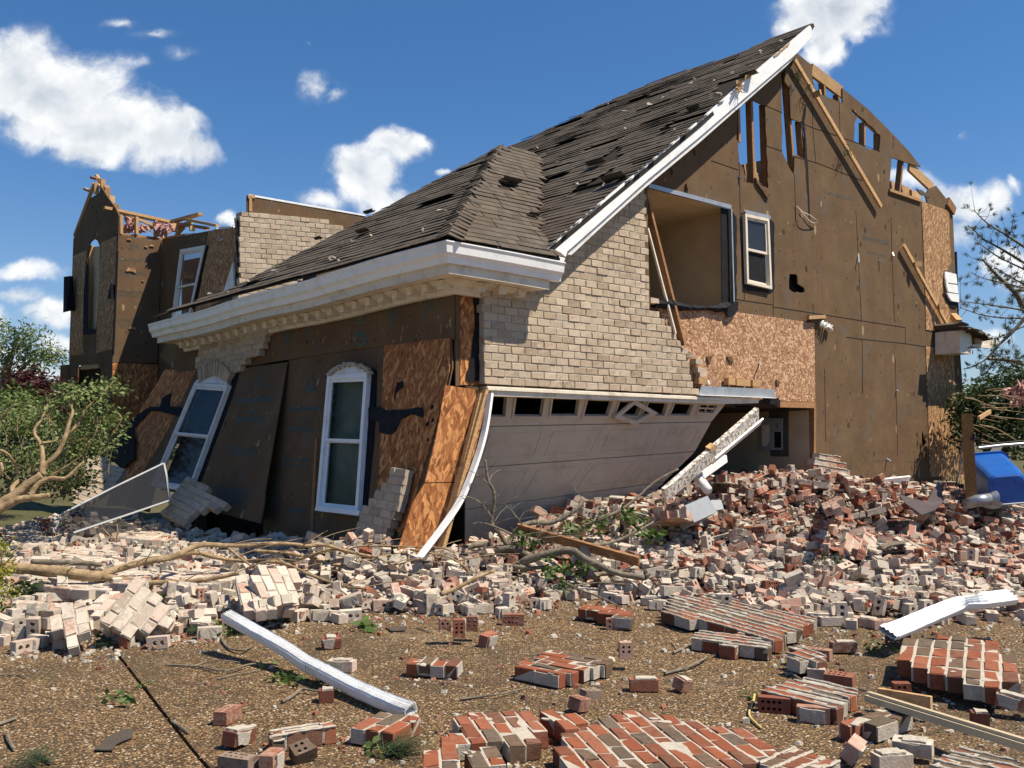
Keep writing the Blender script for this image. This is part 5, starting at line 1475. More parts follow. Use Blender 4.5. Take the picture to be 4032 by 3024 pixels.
LBL = {'cream': 'loose cream-washed brick lying in the tumbled heap before the garage', 'pink': 'loose pinkish dusty brick lying in the tumbled heap before the garage', 'red': 'loose red cored brick lying in the tumbled heap before the garage'}
GRP = {'cream': 'cream bricks tumbled in the heap', 'pink': 'dusty pink bricks tumbled in the heap', 'red': 'red bricks tumbled in the heap'}
ntop = 0
mass = MB(); MI = {'red': 0, 'cream': 1, 'pink': 2}
for x, y, lay in cand:
    k = kindat(x, y); v_ = rnd.randrange(8)
    loc, rot = pose(x, y, lay)
    inview = abs(x / y) < .53
    if ntop < 262 and inview and (lay > 0 or rnd.random() < .75):
        place(k, v_, loc, rot, LBL[k], GRP[k]); ntop += 1
    else:
        b = BMB[k][v_]
        M_ = Matrix.Translation(loc) @ rot.to_matrix().to_4x4() @ Matrix.Diagonal((rnd.choice((1, 1, .9, .75, .6)), rnd.uniform(.9, 1.08), rnd.uniform(.9, 1.08), 1))
        kk = len(mass.v)
        mass.v += [tuple(M_ @ V(p)) for p in b.v]
        mass.f += [tuple(i + kk for i in f) for f in b.f]
        mass.m += [MI[k] if m == 0 else 3 for m in b.m]
for _ in range(330):                                   # lumps of two to five bricks still mortared together
    while True:
        x, y = rnd.uniform(gx0, gx1), rnd.uniform(gy0, gy1)
        if inpoly((x, y), plan): break
    k = kindat(x, y); k = 'pink' if k == 'red' and rnd.random() < .4 else k
    nl, nr = rnd.choice(((1, 2), (2, 1), (2, 2), (1, 3), (3, 1), (2, 3)))
    lump = MB()
    for a in range(nl):
        for b in range(nr):
            if nl * nr > 2 and rnd.random() < .18: continue
            bm_ = BMB[k][rnd.randrange(8)]
            o_ = V(((a - (nl - 1) / 2) * (BL + .011) + (b % 2) * .09 * (nl > 1), 0, (b - (nr - 1) / 2) * (BH + .011)))
            kk = len(lump.v)
            lump.v += [tuple(V(p) + o_) for p in bm_.v]; lump.f += [tuple(i + kk for i in f) for f in bm_.f]; lump.m += [MI[k] if m == 0 else 3 for m in bm_.m]
            lump.box(o_ + V((0, 0, BH / 2 + .005)), V((BL / 2 - rnd.uniform(0, .03), 0, 0)), V((0, BW / 2 - rnd.uniform(-.004, .012), 0)), V((0, 0, .006)), 3, .004)
    rot = Euler((rnd.choice((0, math.pi / 2, math.pi / 2)) + rnd.gauss(0, .25), rnd.gauss(0, .25), rnd.uniform(0, 6.28)))
    M_ = Matrix.Translation(V((x, y, max(heap(x, y), ground(x, y)) + .06))) @ rot.to_matrix().to_4x4()
    kk = len(mass.v)
    mass.v += [tuple(M_ @ V(p)) for p in lump.v]; mass.f += [tuple(i + kk for i in f) for f in lump.f]; mass.m += lump.m
tag(mass.build('brick_rubble', [MAT['red'], MAT['cream'], MAT['pink'], MAT['mortar']]), 'deep mass of tumbled red and cream bricks heaped against the house', 'rubble', None, 'stuff')

CRUMB = []
# ---- slabs of brickwork still held together by mortar
def chunk(label, r, pl3, outline, dirv, mat='red', group=None, bulge=0.0, name='brick_chunk', L=.178, H=.072, gap=.014, bond=.5, depth=.083, ojit=.002, mrec=.0045, plane=None, grow_=1.07):
    if plane is None:
        P = []
        for (x, y, z) in pl3:
            if z == 'H': P.append(atH(r, x, y, .05))
            elif isinstance(z, tuple) and z[0] == 'H': P.append(atH(r, x, y, z[1]))
            elif z > 3: P.append(atd(r, x, y, z))
            else: P.append(atg(r, x, y, z))
        n_ = (P[1] - P[0]).cross(P[2] - P[0]).normalized()
        if n_.dot(CAM - P[0]) < 0: n_ = -n_
        u_ = (P[1] - P[0]).normalized()
        plane = PL(P[0], u_, n_.cross(u_))
    poly = plane.px(r, outline)
    gc = V((sum(p[0] for p in poly) / len(poly), sum(p[1] for p in poly) / len(poly)))
    poly = [tuple(gc + (V(p) - gc) * grow_) for p in poly]
    a, b = V(plane.at(r, dirv[0], dirv[1])), V(plane.at(r, dirv[2], dirv[3]))
    if mat in ('cream', 'veneer'): mrec = .009
    mb = MB()
    brickfield(mb, plane, poly, b - a, L=L, H=H, gap=gap, depth=depth, off=0, jit=.004, ojit=ojit, bond=bond, mrec=mrec if not bulge else .003, mort_bulge=bulge, origin=a)
    if not bulge and mat == 'red':         # smears and crumbs of mortar left on the faces
        for _ in range(max(2, int(len(mb.v) / 260))):
            k = rnd.randrange(len(poly)); q = V(poly[k]).lerp(V(poly[(k + 1) % len(poly)]), rnd.random()).lerp(gc, rnd.uniform(.08, .5))
            rr_ = rnd.uniform(.012, .04)
            mb.sheet(plane, rag([(q.x + rr_ * rnd.uniform(.5, 1.3) * math.cos(t_), q.y + rr_ * rnd.uniform(.3, 1.0) * math.sin(t_)) for t_ in (0, .9, 1.8, 2.7, 3.6, 4.5, 5.4)], .004, .015), (), .003, .006, 1)
    for p_, q_ in zip(poly, poly[1:] + poly[:1]):
        CRUMB.append((plane.p(*p_), plane.p(*q_)))
    if not mb.v:
        print('EMPTY CHUNK', label); return None
    o = mb.build(name, [MAT['redface' if mat == 'red' else mat], MAT['mortar']])
    return tag(o, label, 'brickwork', group or 'mortared slabs of fallen brickwork')
Z3 = lambda a, b, c, z: [(a[0], a[1], z), (b[0], b[1], z), (c[0], c[1], z)]
chunk('largest flat red brick slab with grey-brown bricks at the bottom edge of the drive', 'G3', Z3((600, 1400), (1900, 1400), (1000, 1640), .086), [455, 1480, 510, 1370, 620, 1310, 760, 1270, 870, 1240, 970, 1200, 1100, 1215, 1230, 1240, 1400, 1280, 1640, 1330, 1900, 1350, 2145, 1520, 2000, 1600, 1830, 1680, 1900, 1900, 600, 1900, 470, 1580], (520, 1360, 690, 1540))
chunk('red brick slab with broken near corner, left of the largest flat slab', 'G2', Z3((1650, 1300), (2200, 1300), (1900, 1450), .088), [1595, 1270, 1720, 1215, 1960, 1205, 2120, 1215, 2212, 1240, 2310, 1340, 2225, 1420, 2180, 1500, 2000, 1475, 1840, 1440, 1640, 1480, 1600, 1380], (1720, 1270, 1840, 1440))
chunk('three-course red brick piece cut off by the bottom edge, below the broken-cornered slab', 'G2', Z3((1350, 1510), (1600, 1500), (1450, 1640), .09), [1330, 1510, 1455, 1490, 1490, 1430, 1590, 1380, 1640, 1560, 1640, 1760, 1340, 1760], (1470, 1490, 1480, 1657))
chunk('two-course red brick piece leaning on the broken-cornered slab', 'G2', [(1660, 1520, .09), (1900, 1490, .09), (1720, 1640, .07)], [1650, 1510, 1760, 1465, 1910, 1480, 2010, 1610, 1850, 1660, 1700, 1690, 1690, 1600], (1660, 1520, 1720, 1640))
chunk('short piece of three brown-red bricks between the two front slabs', 'G3', Z3((230, 1200), (600, 1260), (400, 1340), .10), [215, 1195, 330, 1180, 420, 1215, 560, 1240, 630, 1300, 510, 1345, 400, 1355, 300, 1290], (240, 1200, 360, 1290))
chunk('red brick block with pale mortar end below the open end of the downspout', 'G2', Z3((850, 1330), (1250, 1260), (1100, 1370), .09), [810, 1315, 870, 1250, 965, 1205, 1110, 1215, 1315, 1258, 1240, 1330, 1130, 1385, 900, 1365, 820, 1360], (870, 1350, 1080, 1235))
chunk('two-course red strip thick with mortar at the bottom left of the drive', 'G2', Z3((100, 1380), (600, 1310), (400, 1380), .088), [68, 1375, 290, 1320, 620, 1285, 635, 1345, 480, 1370, 150, 1430, 110, 1385], (70, 1375, 620, 1290), bulge=.006)
chunk('near half of the cracked red slab lying mid-drive', 'G3', Z3((100, 840), (540, 885), (320, 880), .088), [65, 845, 140, 805, 560, 880, 450, 945, 320, 905], (140, 805, 560, 885))
chunk('far half of the cracked red slab lying mid-drive', 'G3', Z3((250, 780), (780, 800), (560, 860), .09), [205, 790, 350, 715, 800, 790, 790, 830, 590, 880], (350, 715, 800, 790))
chunk('long red slab with squeezed mortar ridges in front of the heap', 'G3', Z3((1300, 380), (2300, 500), (1700, 500), .10), [1250, 375, 1340, 290, 1620, 282, 1880, 345, 2212, 430, 2420, 470, 2290, 560, 2160, 600, 2130, 640, 1960, 590, 1600, 500, 1290, 440], (1340, 400, 1970, 580), bulge=.012, gap=.014)
chunk('single-course mortar-crusted row in front of the long ridged slab', 'G3', Z3((1490, 590), (2060, 660), (1800, 650), .088), [1465, 605, 1500, 568, 1800, 600, 2085, 640, 2065, 705, 1800, 690, 1480, 640], (1470, 610, 2060, 690), bulge=.010)
chunk('big stack-bonded red slab propped up over a dark gap at the right', 'G4', [(1300, 650, .19), (2000, 690, .20), (1700, 940, .155)], [1280, 627, 1385, 632, 1500, 625, 1640, 620, 1760, 625, 1875, 643, 2000, 672, 2000, 738, 2105, 742, 2135, 832, 2120, 1000, 2000, 935, 1985, 1020, 1850, 1000, 1700, 950, 1590, 920, 1460, 882, 1345, 832, 1230, 795, 1240, 720], (1590, 930, 1630, 630), bond=0, H=.079, gap=.018, depth=.095)
chunk('red slab with thick bed mortar beside the yellow cable', 'G4', Z3((150, 1045), (840, 1090), (480, 970), .088), [120, 1045, 340, 970, 480, 965, 860, 1055, 845, 1105, 710, 1195, 400, 1110], (120, 1045, 710, 1190), bulge=.010)
chunk('block of four brown-red bricks in front of the long timber', 'G4', Z3((760, 1280), (1300, 1270), (1050, 1200), .09), [735, 1275, 1035, 1185, 1180, 1150, 1322, 1265, 1050, 1345, 975, 1310, 840, 1335], (840, 1330, 1240, 1200))
chunk('mortar-smeared red slab cut off by the bottom edge, right of the largest slab', 'G4', Z3((200, 1640), (680, 1600), (400, 1500), .085), [170, 1640, 360, 1520, 400, 1480, 520, 1540, 700, 1580, 710, 1760, 180, 1760], (360, 1600, 600, 1500), bulge=.012)
chunk('red slab with lumps of mortar in the bottom right corner', 'G4', Z3((1500, 1620), (1950, 1620), (1700, 1490), .10), [1480, 1620, 1560, 1560, 1700, 1480, 2000, 1590, 2212, 1620, 2212, 1760, 1480, 1760], (1560, 1560, 1900, 1640), bulge=.012)
chunk('short brown-red slab showing cored bed faces at the heap foot', 'G3', Z3((580, 390), (970, 430), (750, 420), .10), [560, 380, 640, 368, 850, 378, 985, 408, 980, 470, 760, 440, 690, 415, 565, 405], (560, 380, 980, 420))
chunk('mortar-faced red corner piece beside two cored bricks', 'G4', Z3((350, 710), (600, 790), (430, 800), .11), [330, 700, 440, 690, 620, 780, 610, 830, 500, 800, 430, 830, 390, 800], (340, 705, 600, 790), bulge=.008)
chunk('three upright brown-red bricks mortared in a row mid-drive', 'G2', [(1270, 830, .09), (1480, 840, .09), (1380, 790, .10)], [1265, 835, 1275, 795, 1400, 780, 1570, 800, 1560, 850, 1480, 850, 1330, 840], (1400, 840, 1450, 785), grow_=1.3)
# cream slabs at the left
chunk('square cream brick slab standing tilted at the left heap edge', 'G0', [(990, 1220, .09), (1390, 1030, .21), (1110, 750, .465)], [820, 1090, 1000, 870, 1110, 748, 1160, 790, 1350, 1000, 1400, 1020, 1290, 1175, 1220, 1130, 1160, 1210, 1110, 1160, 990, 1222], (960, 1190, 1200, 880), 'cream')
chunk('cream brick slab with stepped lower edge at the far left front', 'G0', [(400, 1180, .15), (700, 1180, .15), (560, 950, .30)], [385, 1065, 460, 1040, 465, 965, 560, 945, 655, 945, 715, 1185, 640, 1195, 625, 1290, 525, 1295, 500, 1185, 400, 1190], (520, 1290, 470, 960), 'cream')
chunk('small cream slab propped beside the top end of the downspout', 'G0', [(1920, 1000, .20), (2160, 990, .20), (1940, 730, .36)], [1855, 735, 1935, 725, 2010, 790, 2060, 800, 2170, 1000, 1990, 1010, 1915, 1000], (1920, 1000, 1860, 740), 'cream')
chunk('tall cream slab of four brick columns striped by branch shadows', 'G2', [(150, 420, .16), (310, 380, .17), (60, 60, .44)], [30, 55, 170, 50, 350, 60, 370, 200, 310, 385, 150, 425, 100, 300, 30, 400, 0, 250], (240, 380, 110, 80), 'cream')
chunk('row of cream bricks on edge under the tall cream slab', 'G2', [(0, 430, .15), (320, 380, .15), (20, 470, .06)], [-10, 410, 320, 362, 335, 440, 15, 475], (0, 430, 320, 390), 'cream', L=.085)
chunk('flat yellowish slab under the thick fallen branch', 'G0', [(240, 750, ('H', .10)), (850, 800, ('H', .10)), (500, 730, ('H', .10))], [205, 725, 330, 700, 700, 740, 860, 770, 870, 850, 690, 850, 380, 830, 240, 770], (230, 740, 860, 800), 'cream')
chunk('thin row of pale bricks just below the yellowish slab', 'G0', [(300, 880, ('H', .11)), (680, 880, ('H', .11)), (450, 920, ('H', .08))], [275, 860, 690, 855, 680, 925, 340, 940, 280, 920], (280, 870, 690, 860), 'cream')
chunk('sunlit pale slab at the far left beside the yellow-green bush', 'G0', [(70, 480, ('H', .11)), (400, 500, ('H', .11)), (250, 380, ('H', .11))], [55, 390, 300, 355, 410, 500, 150, 560, 60, 470], (60, 470, 400, 490), 'cream')
chunk('pale slab lying below the torn window screen', 'G0', [(510, 590, ('H', .11)), (960, 620, ('H', .11)), (700, 540, ('H', .11))], [495, 560, 560, 520, 880, 540, 1000, 620, 940, 640, 520, 610], (500, 570, 980, 625), 'cream')
chunk('shaded slab lying flat right of the window screen', 'L2', [(970, 1420, ('H', .11)), (1450, 1400, ('H', .06)), (1250, 1310, ('H', .06))], [955, 1400, 1240, 1290, 1380, 1300, 1500, 1400, 1280, 1420, 1240, 1460, 970, 1430], (970, 1400, 1240, 1295), 'cream')
chunk('shaded slab in front of the leaning window, nearest the branch', 'L2', [(1110, 1510, ('H', .06)), (1430, 1510, ('H', .06)), (1300, 1460, ('H', .06))], [1105, 1500, 1190, 1460, 1390, 1450, 1435, 1520, 1260, 1545, 1190, 1530], (1110, 1510, 1430, 1480), 'cream')
chunk('sunlit pale slab right of the thick branch fork', 'G0', [(1330, 790, ('H', .11)), (1880, 760, ('H', .11)), (1600, 700, ('H', .11))], [1310, 740, 1480, 700, 1740, 690, 1900, 750, 1700, 800, 1320, 800], (1320, 760, 1880, 740), 'cream')
chunk('pale slab half buried below the dark grey log', 'G0', [(900, 700, ('H', .12)), (1170, 690, ('H', .12)), (1000, 640, ('H', .14))], [930, 700, 1000, 670, 1170, 700, 1180, 790, 1040, 800, 900, 790], (940, 720, 1170, 740), 'cream')
chunk('cream slab lying between the square tilted slab and the thick branch', 'G0', [(740, 1010, ('H', .13)), (900, 1000, ('H', .13)), (850, 880, ('H', .20))], [700, 985, 760, 930, 900, 860, 960, 870, 880, 1000, 830, 1060, 720, 1060], (720, 1040, 900, 880), 'cream')
chunk('cream slab with a broken end right of the square tilted slab', 'G0', [(1400, 1050, ('H', .10)), (1690, 1040, ('H', .10)), (1500, 980, ('H', .13))], [1395, 1010, 1450, 975, 1700, 975, 1710, 1040, 1660, 1120, 1470, 1095], (1400, 1060, 1690, 1050), 'cream')
chunk('row of cream bricks on edge at the far left under the ivy', 'G0', [(140, 960, ('H', .14)), (440, 980, ('H', .14)), (260, 920, ('H', .16))], [120, 910, 280, 920, 590, 945, 580, 1010, 300, 1000, 110, 1000], (130, 960, 440, 985), 'cream')
chunk('pale slab with visible core holes right of the branch fork', 'G0', [(1310, 860, ('H', .10)), (1850, 880, ('H', .10)), (1500, 820, ('H', .12))], [1290, 830, 1420, 810, 1860, 870, 1880, 920, 1600, 900, 1320, 880], (1300, 840, 1850, 890), 'cream')
chunk('long pale slab in the sun behind the grey log', 'G0', [(350, 590, ('H', .12)), (700, 600, ('H', .12)), (500, 540, ('H', .13))], [200, 600, 330, 570, 470, 545, 480, 620, 700, 640, 360, 640, 230, 640], (230, 610, 470, 600), 'cream')
chunk('upright slab leaning between the hedge and the blue-black wrap', 'L2', [(600, 1140, 13.9), (900, 1050, 13.9), (710, 815, 14.5)], [575, 1140, 610, 960, 705, 815, 780, 800, 965, 905, 900, 1035, 880, 1050, 650, 1185], (630, 960, 890, 1040), 'veneer')
chunk('upright slab leaning under the tilted left window', 'L2', [(1300, 1240, 12.3), (1700, 1220, 11.9), (1480, 975, 12.7)], [1270, 1250, 1475, 970, 1570, 1010, 1780, 1180, 1700, 1230, 1560, 1210, 1470, 1330, 1385, 1300], (1400, 1080, 1640, 1200), 'veneer')
chunk('stepped remnant of brick wall standing beside the upright window', 'M2', None, [775, 850, 800, 790, 815, 700, 835, 680, 860, 600, 930, 530, 955, 480, 1000, 425, 1045, 375, 1070, 295, 1200, 320, 1165, 430, 1148, 570, 1090, 690, 1040, 800, 900, 850], (940, 525, 1140, 560), 'veneer', plane=shift(WL1, .13), depth=.10)
# slabs deeper in the heap
chunk('dark red block of bricks in the mouth of the garage', 'R3', [(690, 900, 12.6), (930, 960, 12.4), (890, 805, 13.0)], [690, 890, 890, 800, 920, 870, 950, 980, 870, 1010, 760, 960], (700, 900, 880, 820), 'red')
chunk('ragged stack of bricks still standing at the wall corner', 'R3', None, [1205, 860, 1215, 760, 1290, 680, 1425, 715, 1470, 780, 1510, 860, 1480, 930, 1340, 910], (1220, 760, 1460, 800), 'pink', plane=shift(WB, .16), bulge=.012, depth=.12)
chunk('flat pale slab in the heap in front of the grey electrical box', 'C2', [(1520, 1310, ('H', .06)), (1960, 1300, ('H', .06)), (1750, 1200, ('H', .06))], [1490, 1310, 1640, 1200, 1800, 1190, 1990, 1280, 1970, 1340, 1700, 1330, 1550, 1340], (1560, 1230, 1900, 1300), 'pink')
chunk('tilted slab of pinkish bricks in the middle of the heap', 'R3', [(1490, 1480, ('H', .11)), (1700, 1460, ('H', .06)), (1600, 1320, ('H', .20))], [1430, 1340, 1520, 1315, 1560, 1330, 1640, 1320, 1730, 1340, 1700, 1470, 1640, 1440, 1580, 1480, 1490, 1490, 1480, 1440], (1500, 1480, 1540, 1320), 'pink', gap=.018)
chunk('block of three cored bricks tilted high on the heap', 'R3', [(1260, 1090, ('H', .10)), (1400, 1100, ('H', .08)), (1340, 960, ('H', .22))], [1250, 1010, 1350, 960, 1440, 1070, 1370, 1110, 1280, 1100], (1280, 1100, 1250, 1010), 'pink')
chunk('small dark red slab below the stack at the wall corner', 'R3', [(1020, 950, ('H', .11)), (1230, 930, ('H', .06)), (1140, 870, ('H', .14))], [1010, 930, 1140, 860, 1250, 880, 1230, 940, 1080, 970], (1020, 940, 1140, 870), 'red')
chunk('mortar-topped row of bricks beside the white pipe', 'R3', [(380, 950, ('H', .06)), (690, 960, ('H', .06)), (500, 910, ('H', .10))], [380, 930, 500, 905, 690, 940, 690, 985, 520, 970, 400, 970], (390, 940, 690, 960), 'red', bulge=.012)
chunk('mortar-backed slab below the bent brown sheet metal', 'E3', [(1080, 1090, ('H', .06)), (1440, 1190, ('H', .06)), (1190, 1035, ('H', .12))], [1070, 1060, 1190, 1030, 1460, 1160, 1400, 1230, 1240, 1180, 1080, 1110], (1080, 1060, 1440, 1170), 'pink', bulge=.010)

# ---- bricks one can tell apart on the open drive
def mbrick(label, kind, var, r, x, y, yaw, ps='flat', tilt=(0, 0), h=0.0):
    p = atg(r, x, y)
    half = {'flat': BH / 2, 'side': BW / 2, 'end': BL / 2}[ps]
    b = {'flat': (0, 0), 'side': (math.pi / 2, 0), 'end': (0, math.pi / 2)}[ps]
    e = Euler((b[0] + R_(tilt[0]), b[1] + R_(tilt[1]), R_(yaw)))
    if ps == 'side': e = (Matrix.Rotation(R_(yaw), 3, 'Z') @ Matrix.Rotation(R_(90 + tilt[0]), 3, 'X')).to_euler()
    p = p + V((0, half * .6, 0))
    return place(kind, var, V((p.x, p.y, ground(p.x, p.y) + half + h + .002)), e, label, 'single bricks lying on the drive', 'loose_brick')
for a in (('ten-hole brick lying holes up at left of the drive, farther of two', 'red', 0, 'G1', 1795, 1295, 78, 'flat'),
          ('ten-hole brick with a mortar flake on its end, nearer of two', 'red', 3, 'G1', 1885, 1490, 70, 'flat', (4, 6), .01),
          ('red ten-hole brick cut off by the bottom edge of the drive', 'red', 1, 'G1', 1875, 1690, -22, 'flat'),
          ('red brick on edge in front of the mortar-thick two-course strip', 'red', 7, 'G2', 145, 1670, 80, 'side'),
          ('tilted red brick half with two holes beside the mortar-thick strip', 'red', 4, 'G2', 430, 1610, 35, 'flat', (25, -12), .02),
          ('small red brick bat beside the downspout middle', 'red', 5, 'G2', 632, 1135, 10, 'flat'),
          ('red and mortar brick bat alone between heap and downspout', 'red', 6, 'G2', 630, 715, 15, 'flat', (8, 0), .01),
          ('mortar-crusted brick just behind the downspout', 'cream', 2, 'G2', 690, 895, -12, 'flat'),
          ('first of four red bricks standing on end mid-drive', 'red', 5, 'G2', 1505, 690, 100, 'end'),
          ('second of four red bricks standing on end, mortar on its side', 'red', 6, 'G2', 1620, 690, 95, 'end'),
          ('third of four red bricks standing on end, darker than the rest', 'red', 4, 'G2', 1725, 665, 90, 'end'),
          ('split red brick ending the row of four, mortar-faced', 'red', 3, 'G2', 1855, 690, 65, 'side', (12, 0)),
          ('red cored brick on edge showing ten holes at the heap foot', 'red', 0, 'G2', 2052, 528, -3, 'side'),
          ('short brick piece standing on end behind the cracked slab', 'pink', 3, 'G3', 940, 895, 92, 'end'),
          ('whole dark red brick with mortar crust on top, mid-drive', 'red', 2, 'G3', 1080, 1055, -4, 'flat', (0, 0), .005),
          ('thin slice of orange-red brick behind the front slabs', 'red', 4, 'G3', 700, 1110, 22, 'flat', (0, 4), -.02),
          ('cored brick half propped under the orange-red slice', 'red', 4, 'G3', 590, 1215, 55, 'flat', (10, 8), .01),
          ('red brick lump with fresh breaks right of the mortar-topped brick', 'red', 5, 'G3', 1425, 1050, 40, 'flat', (14, 10)),
          ('brown cored brick on edge in front of the short slab', 'red', 0, 'G3', 870, 565, -5, 'side'),
          ('whole red brick with mortar crust in the gap before the big slab', 'red', 2, 'G4', 790, 755, -3, 'flat', (0, 0), .01),
          ('red cored brick lying holes up beside the mortar-faced piece', 'red', 0, 'G4', 590, 800, -32, 'flat'),
          ('red cored brick holes up near the timber end', 'red', 0, 'G4', 765, 1020, -35, 'flat', (8, 0), .01),
          ('brick half lying behind the thick-mortar slab', 'pink', 3, 'G4', 625, 965, -20, 'flat'),
          ('half of a three-hole red brick below the propped slab', 'red', 4, 'G4', 1310, 1105, -5, 'side'),
          ('dark cored brick on edge supporting the white downspout end', 'red', 0, 'G4', 1225, 695, -20, 'side'),
          ('orange cored brick half under the propped slab corner', 'red', 5, 'G4', 1950, 1330, -15, 'flat'),
          ('red cored brick tilted beside the right end of the propped slab', 'red', 0, 'G4', 2070, 1110, -38, 'flat', (20, 0), .03),
          ('grey-cream brick lying flat at the heap foot', 'cream', 6, 'G4', 815, 500, -2, 'flat'),
          ('dark cream brick on edge at the heap foot', 'cream', 3, 'G4', 595, 520, -20, 'side'),
          ('ten-hole red brick front left of the thick-mortar slab', 'red', 1, 'G4', 245, 1225, -17, 'side'),
          ('mortar-filled cored brick front right of the thick-mortar slab', 'red', 3, 'G4', 560, 1305, -18, 'side'),
          ('cream brick with a round hole at the far left heap corner', 'cream', 0, 'G0', 180, 1350, 60, 'side'),
          ('cream brick on edge beside the downspout bracket end', 'cream', 1, 'G0', 1650, 1240, 20, 'side'),
          ('broken red brick half under the square tilted slab', 'red', 5, 'G0', 1020, 1300, 80, 'side'),
          ('tipped mortar-coated brick wedge at the bottom right', 'pink', 2, 'G4', 880, 1640, 60, 'side', (30, 0), .03),
          ('mortar-coated double brick lump in the bottom right', 'cream', 2, 'G4', 1350, 1610, -28, 'flat', (6, 0), .03),
          ('pale brick with mortar pips at the bottom right', 'cream', 1, 'G4', 1180, 1670, 10, 'flat'),
          ('red brick with white mortar corner at the right edge', 'red', 3, 'G4', 2150, 1270, -30, 'flat', (0, 8), .05)):
    mbrick(*a)
# ---- chips and crumbs
mb = MB()
def chip(p, s_):
    n = rnd.randint(4, 6)
    a0_ = rnd.uniform(0, 6)
    b = [p + V((math.cos(a0_ + 6.283 * k / n) * s_ * rnd.uniform(.6, 1.2), math.sin(a0_ + 6.283 * k / n) * s_ * rnd.uniform(.5, 1), 0)) for k in range(n)]
    h = s_ * rnd.uniform(.4, 1.0)
    t = [q * 1 + V((rnd.uniform(-.3, .3) * s_ , rnd.uniform(-.3, .3) * s_, h * rnd.uniform(.5, 1.2))) for q in b]
    c = sum(b, V()) / n
    t = [c + (q - c) * .75 + V((0, 0, q.z - c.z)) * .25 for q in t]
    mb.add(b + t, [tuple(range(n, 2 * n))] + [(k, (k + 1) % n, n + (k + 1) % n, n + k) for k in range(n)], 0 if rnd.random() < .38 else 1)
for _ in range(1700):
    i = rnd.randrange(len(front) - 1); f = rnd.random()
    p = front[i] * (1 - f) + front[i + 1] * f
    x, y = p.x + rnd.uniform(-.2, .2), p.y - abs(rnd.gauss(0, .42)) + .1
    chip(V((x, y, ground(x, y))), .006 + .03 * rnd.random() ** 3)
for _ in range(2600):
    x, y = rnd.uniform(-3, 4.2), rnd.uniform(4.4, 8.2)
    if abs(x / y) > .56: continue
    if x < -.8 and rnd.random() < .8: continue
    chip(V((x, y, ground(x, y))), .003 + .026 * rnd.random() ** 5)
for _ in range(6500):
    x, y = rnd.uniform(-6, 7.5), rnd.uniform(7.5, 15)
    if inpoly((x, y), plan): chip(V((x, y, heap(x, y) + rnd.uniform(.0, .11))), .012 + .052 * rnd.random() ** 2)
for a_, b_ in CRUMB:
    if a_.y > 8.4: continue
    for _ in range(7):
        p = a_.lerp(b_, rnd.random()); x, y = p.x + rnd.gauss(0, .06), p.y + rnd.gauss(-.03, .05)
        chip(V((x, y, ground(x, y))), .004 + .022 * rnd.random() ** 3)
tag(mb.build('brick_fragments', [MAT['red'], MAT['mortar']]), 'scattered chips of red brick and mortar on the drive and heap', 'fragments', None, 'stuff')
# ================================================================ LOOSE THINGS ON AND ROUND THE HOUSE
def single(name, mb, mat, label, cat, group=None, smooth=False):
    o = mb.build(name, [MAT[k] for k in ((mat,) if isinstance(mat, str) else mat)], None, smooth)
    return tag(o, label, cat, group)
# battens caught on the gable wall
t = thing('wall_batten', 'long pale batten hanging diagonally from the gable peak', 'batten', WB.hit('R1', 1000, 900, .06))
mb = MB(); mb.bar(WB.hit('R1', 650, 355, .07), WB.hit('R1', 1345, 1535, .07), .066, .035, WB.n); mb.build('board', MAT['lumber'], t)
mb = MB(); mb.bar(WB.hit('R1', 805, 660, .09), WB.hit('R1', 868, 628, .22), .04, .085, ZV); mb.build('cross_block', MAT['lumber'], t)
for x, y in ((685, 480), (770, 600), (1075, 1090)):
    mb = MB()
    for k in range(26):
        p = WB.hit('R1', x + rnd.gauss(0, 16), y + rnd.gauss(0, 24), .1)
        mb.bar(p, p + V((rnd.gauss(0, .03), rnd.gauss(0, .03), -abs(rnd.gauss(0, .06)))), .006, .006)
    mb.build('caught_grass', MAT['leafd'], t)
t = thing('wall_batten', 'shorter pale batten with two blocks at the right edge of the gable wall', 'batten', WB.hit('E1', 1000, 1200, .06))
mb = MB(); mb.bar(WB.hit('E1', 712, 678, .07), WB.hit('E2', 1318, 118, .07), .066, .035, WB.n); mb.build('board', MAT['lumber'], t)
for a, b, c, d in ((848, 918, 935, 915), (1150, 1440, 1228, 1438)):
    mb = MB(); mb.bar(WB.hit('E1', a, b, .10), WB.hit('E1', c, d, .16), .04, .085, ZV); mb.build('cross_block', MAT['lumber'], t)
t = None
mb = MB(); mb.bar(WB.hit('R2', 1368, 1108, .06), WB.hit('R2', 1500, 1100, .06), .05, .05, ZV); single('splintered_block', mb, 'lumber', 'splintered wood block stuck on the wall by the crumpled foil', 'wood block')
# diamond window grille hanging over the door
mb = MB()
GP_ = PL(DP.o + DP.n * .06, DP.u, DP.v)
mb.frame(GP_, [GP_.at('C2', x, y) for x, y in ((1402, 245), (1585, 350), (1402, 446), (1234, 388))], .055, .02, .03)
single('window_insert_frame', mb, 'door', 'empty tan window-insert frame hanging as a diamond over the door windows', 'frame')
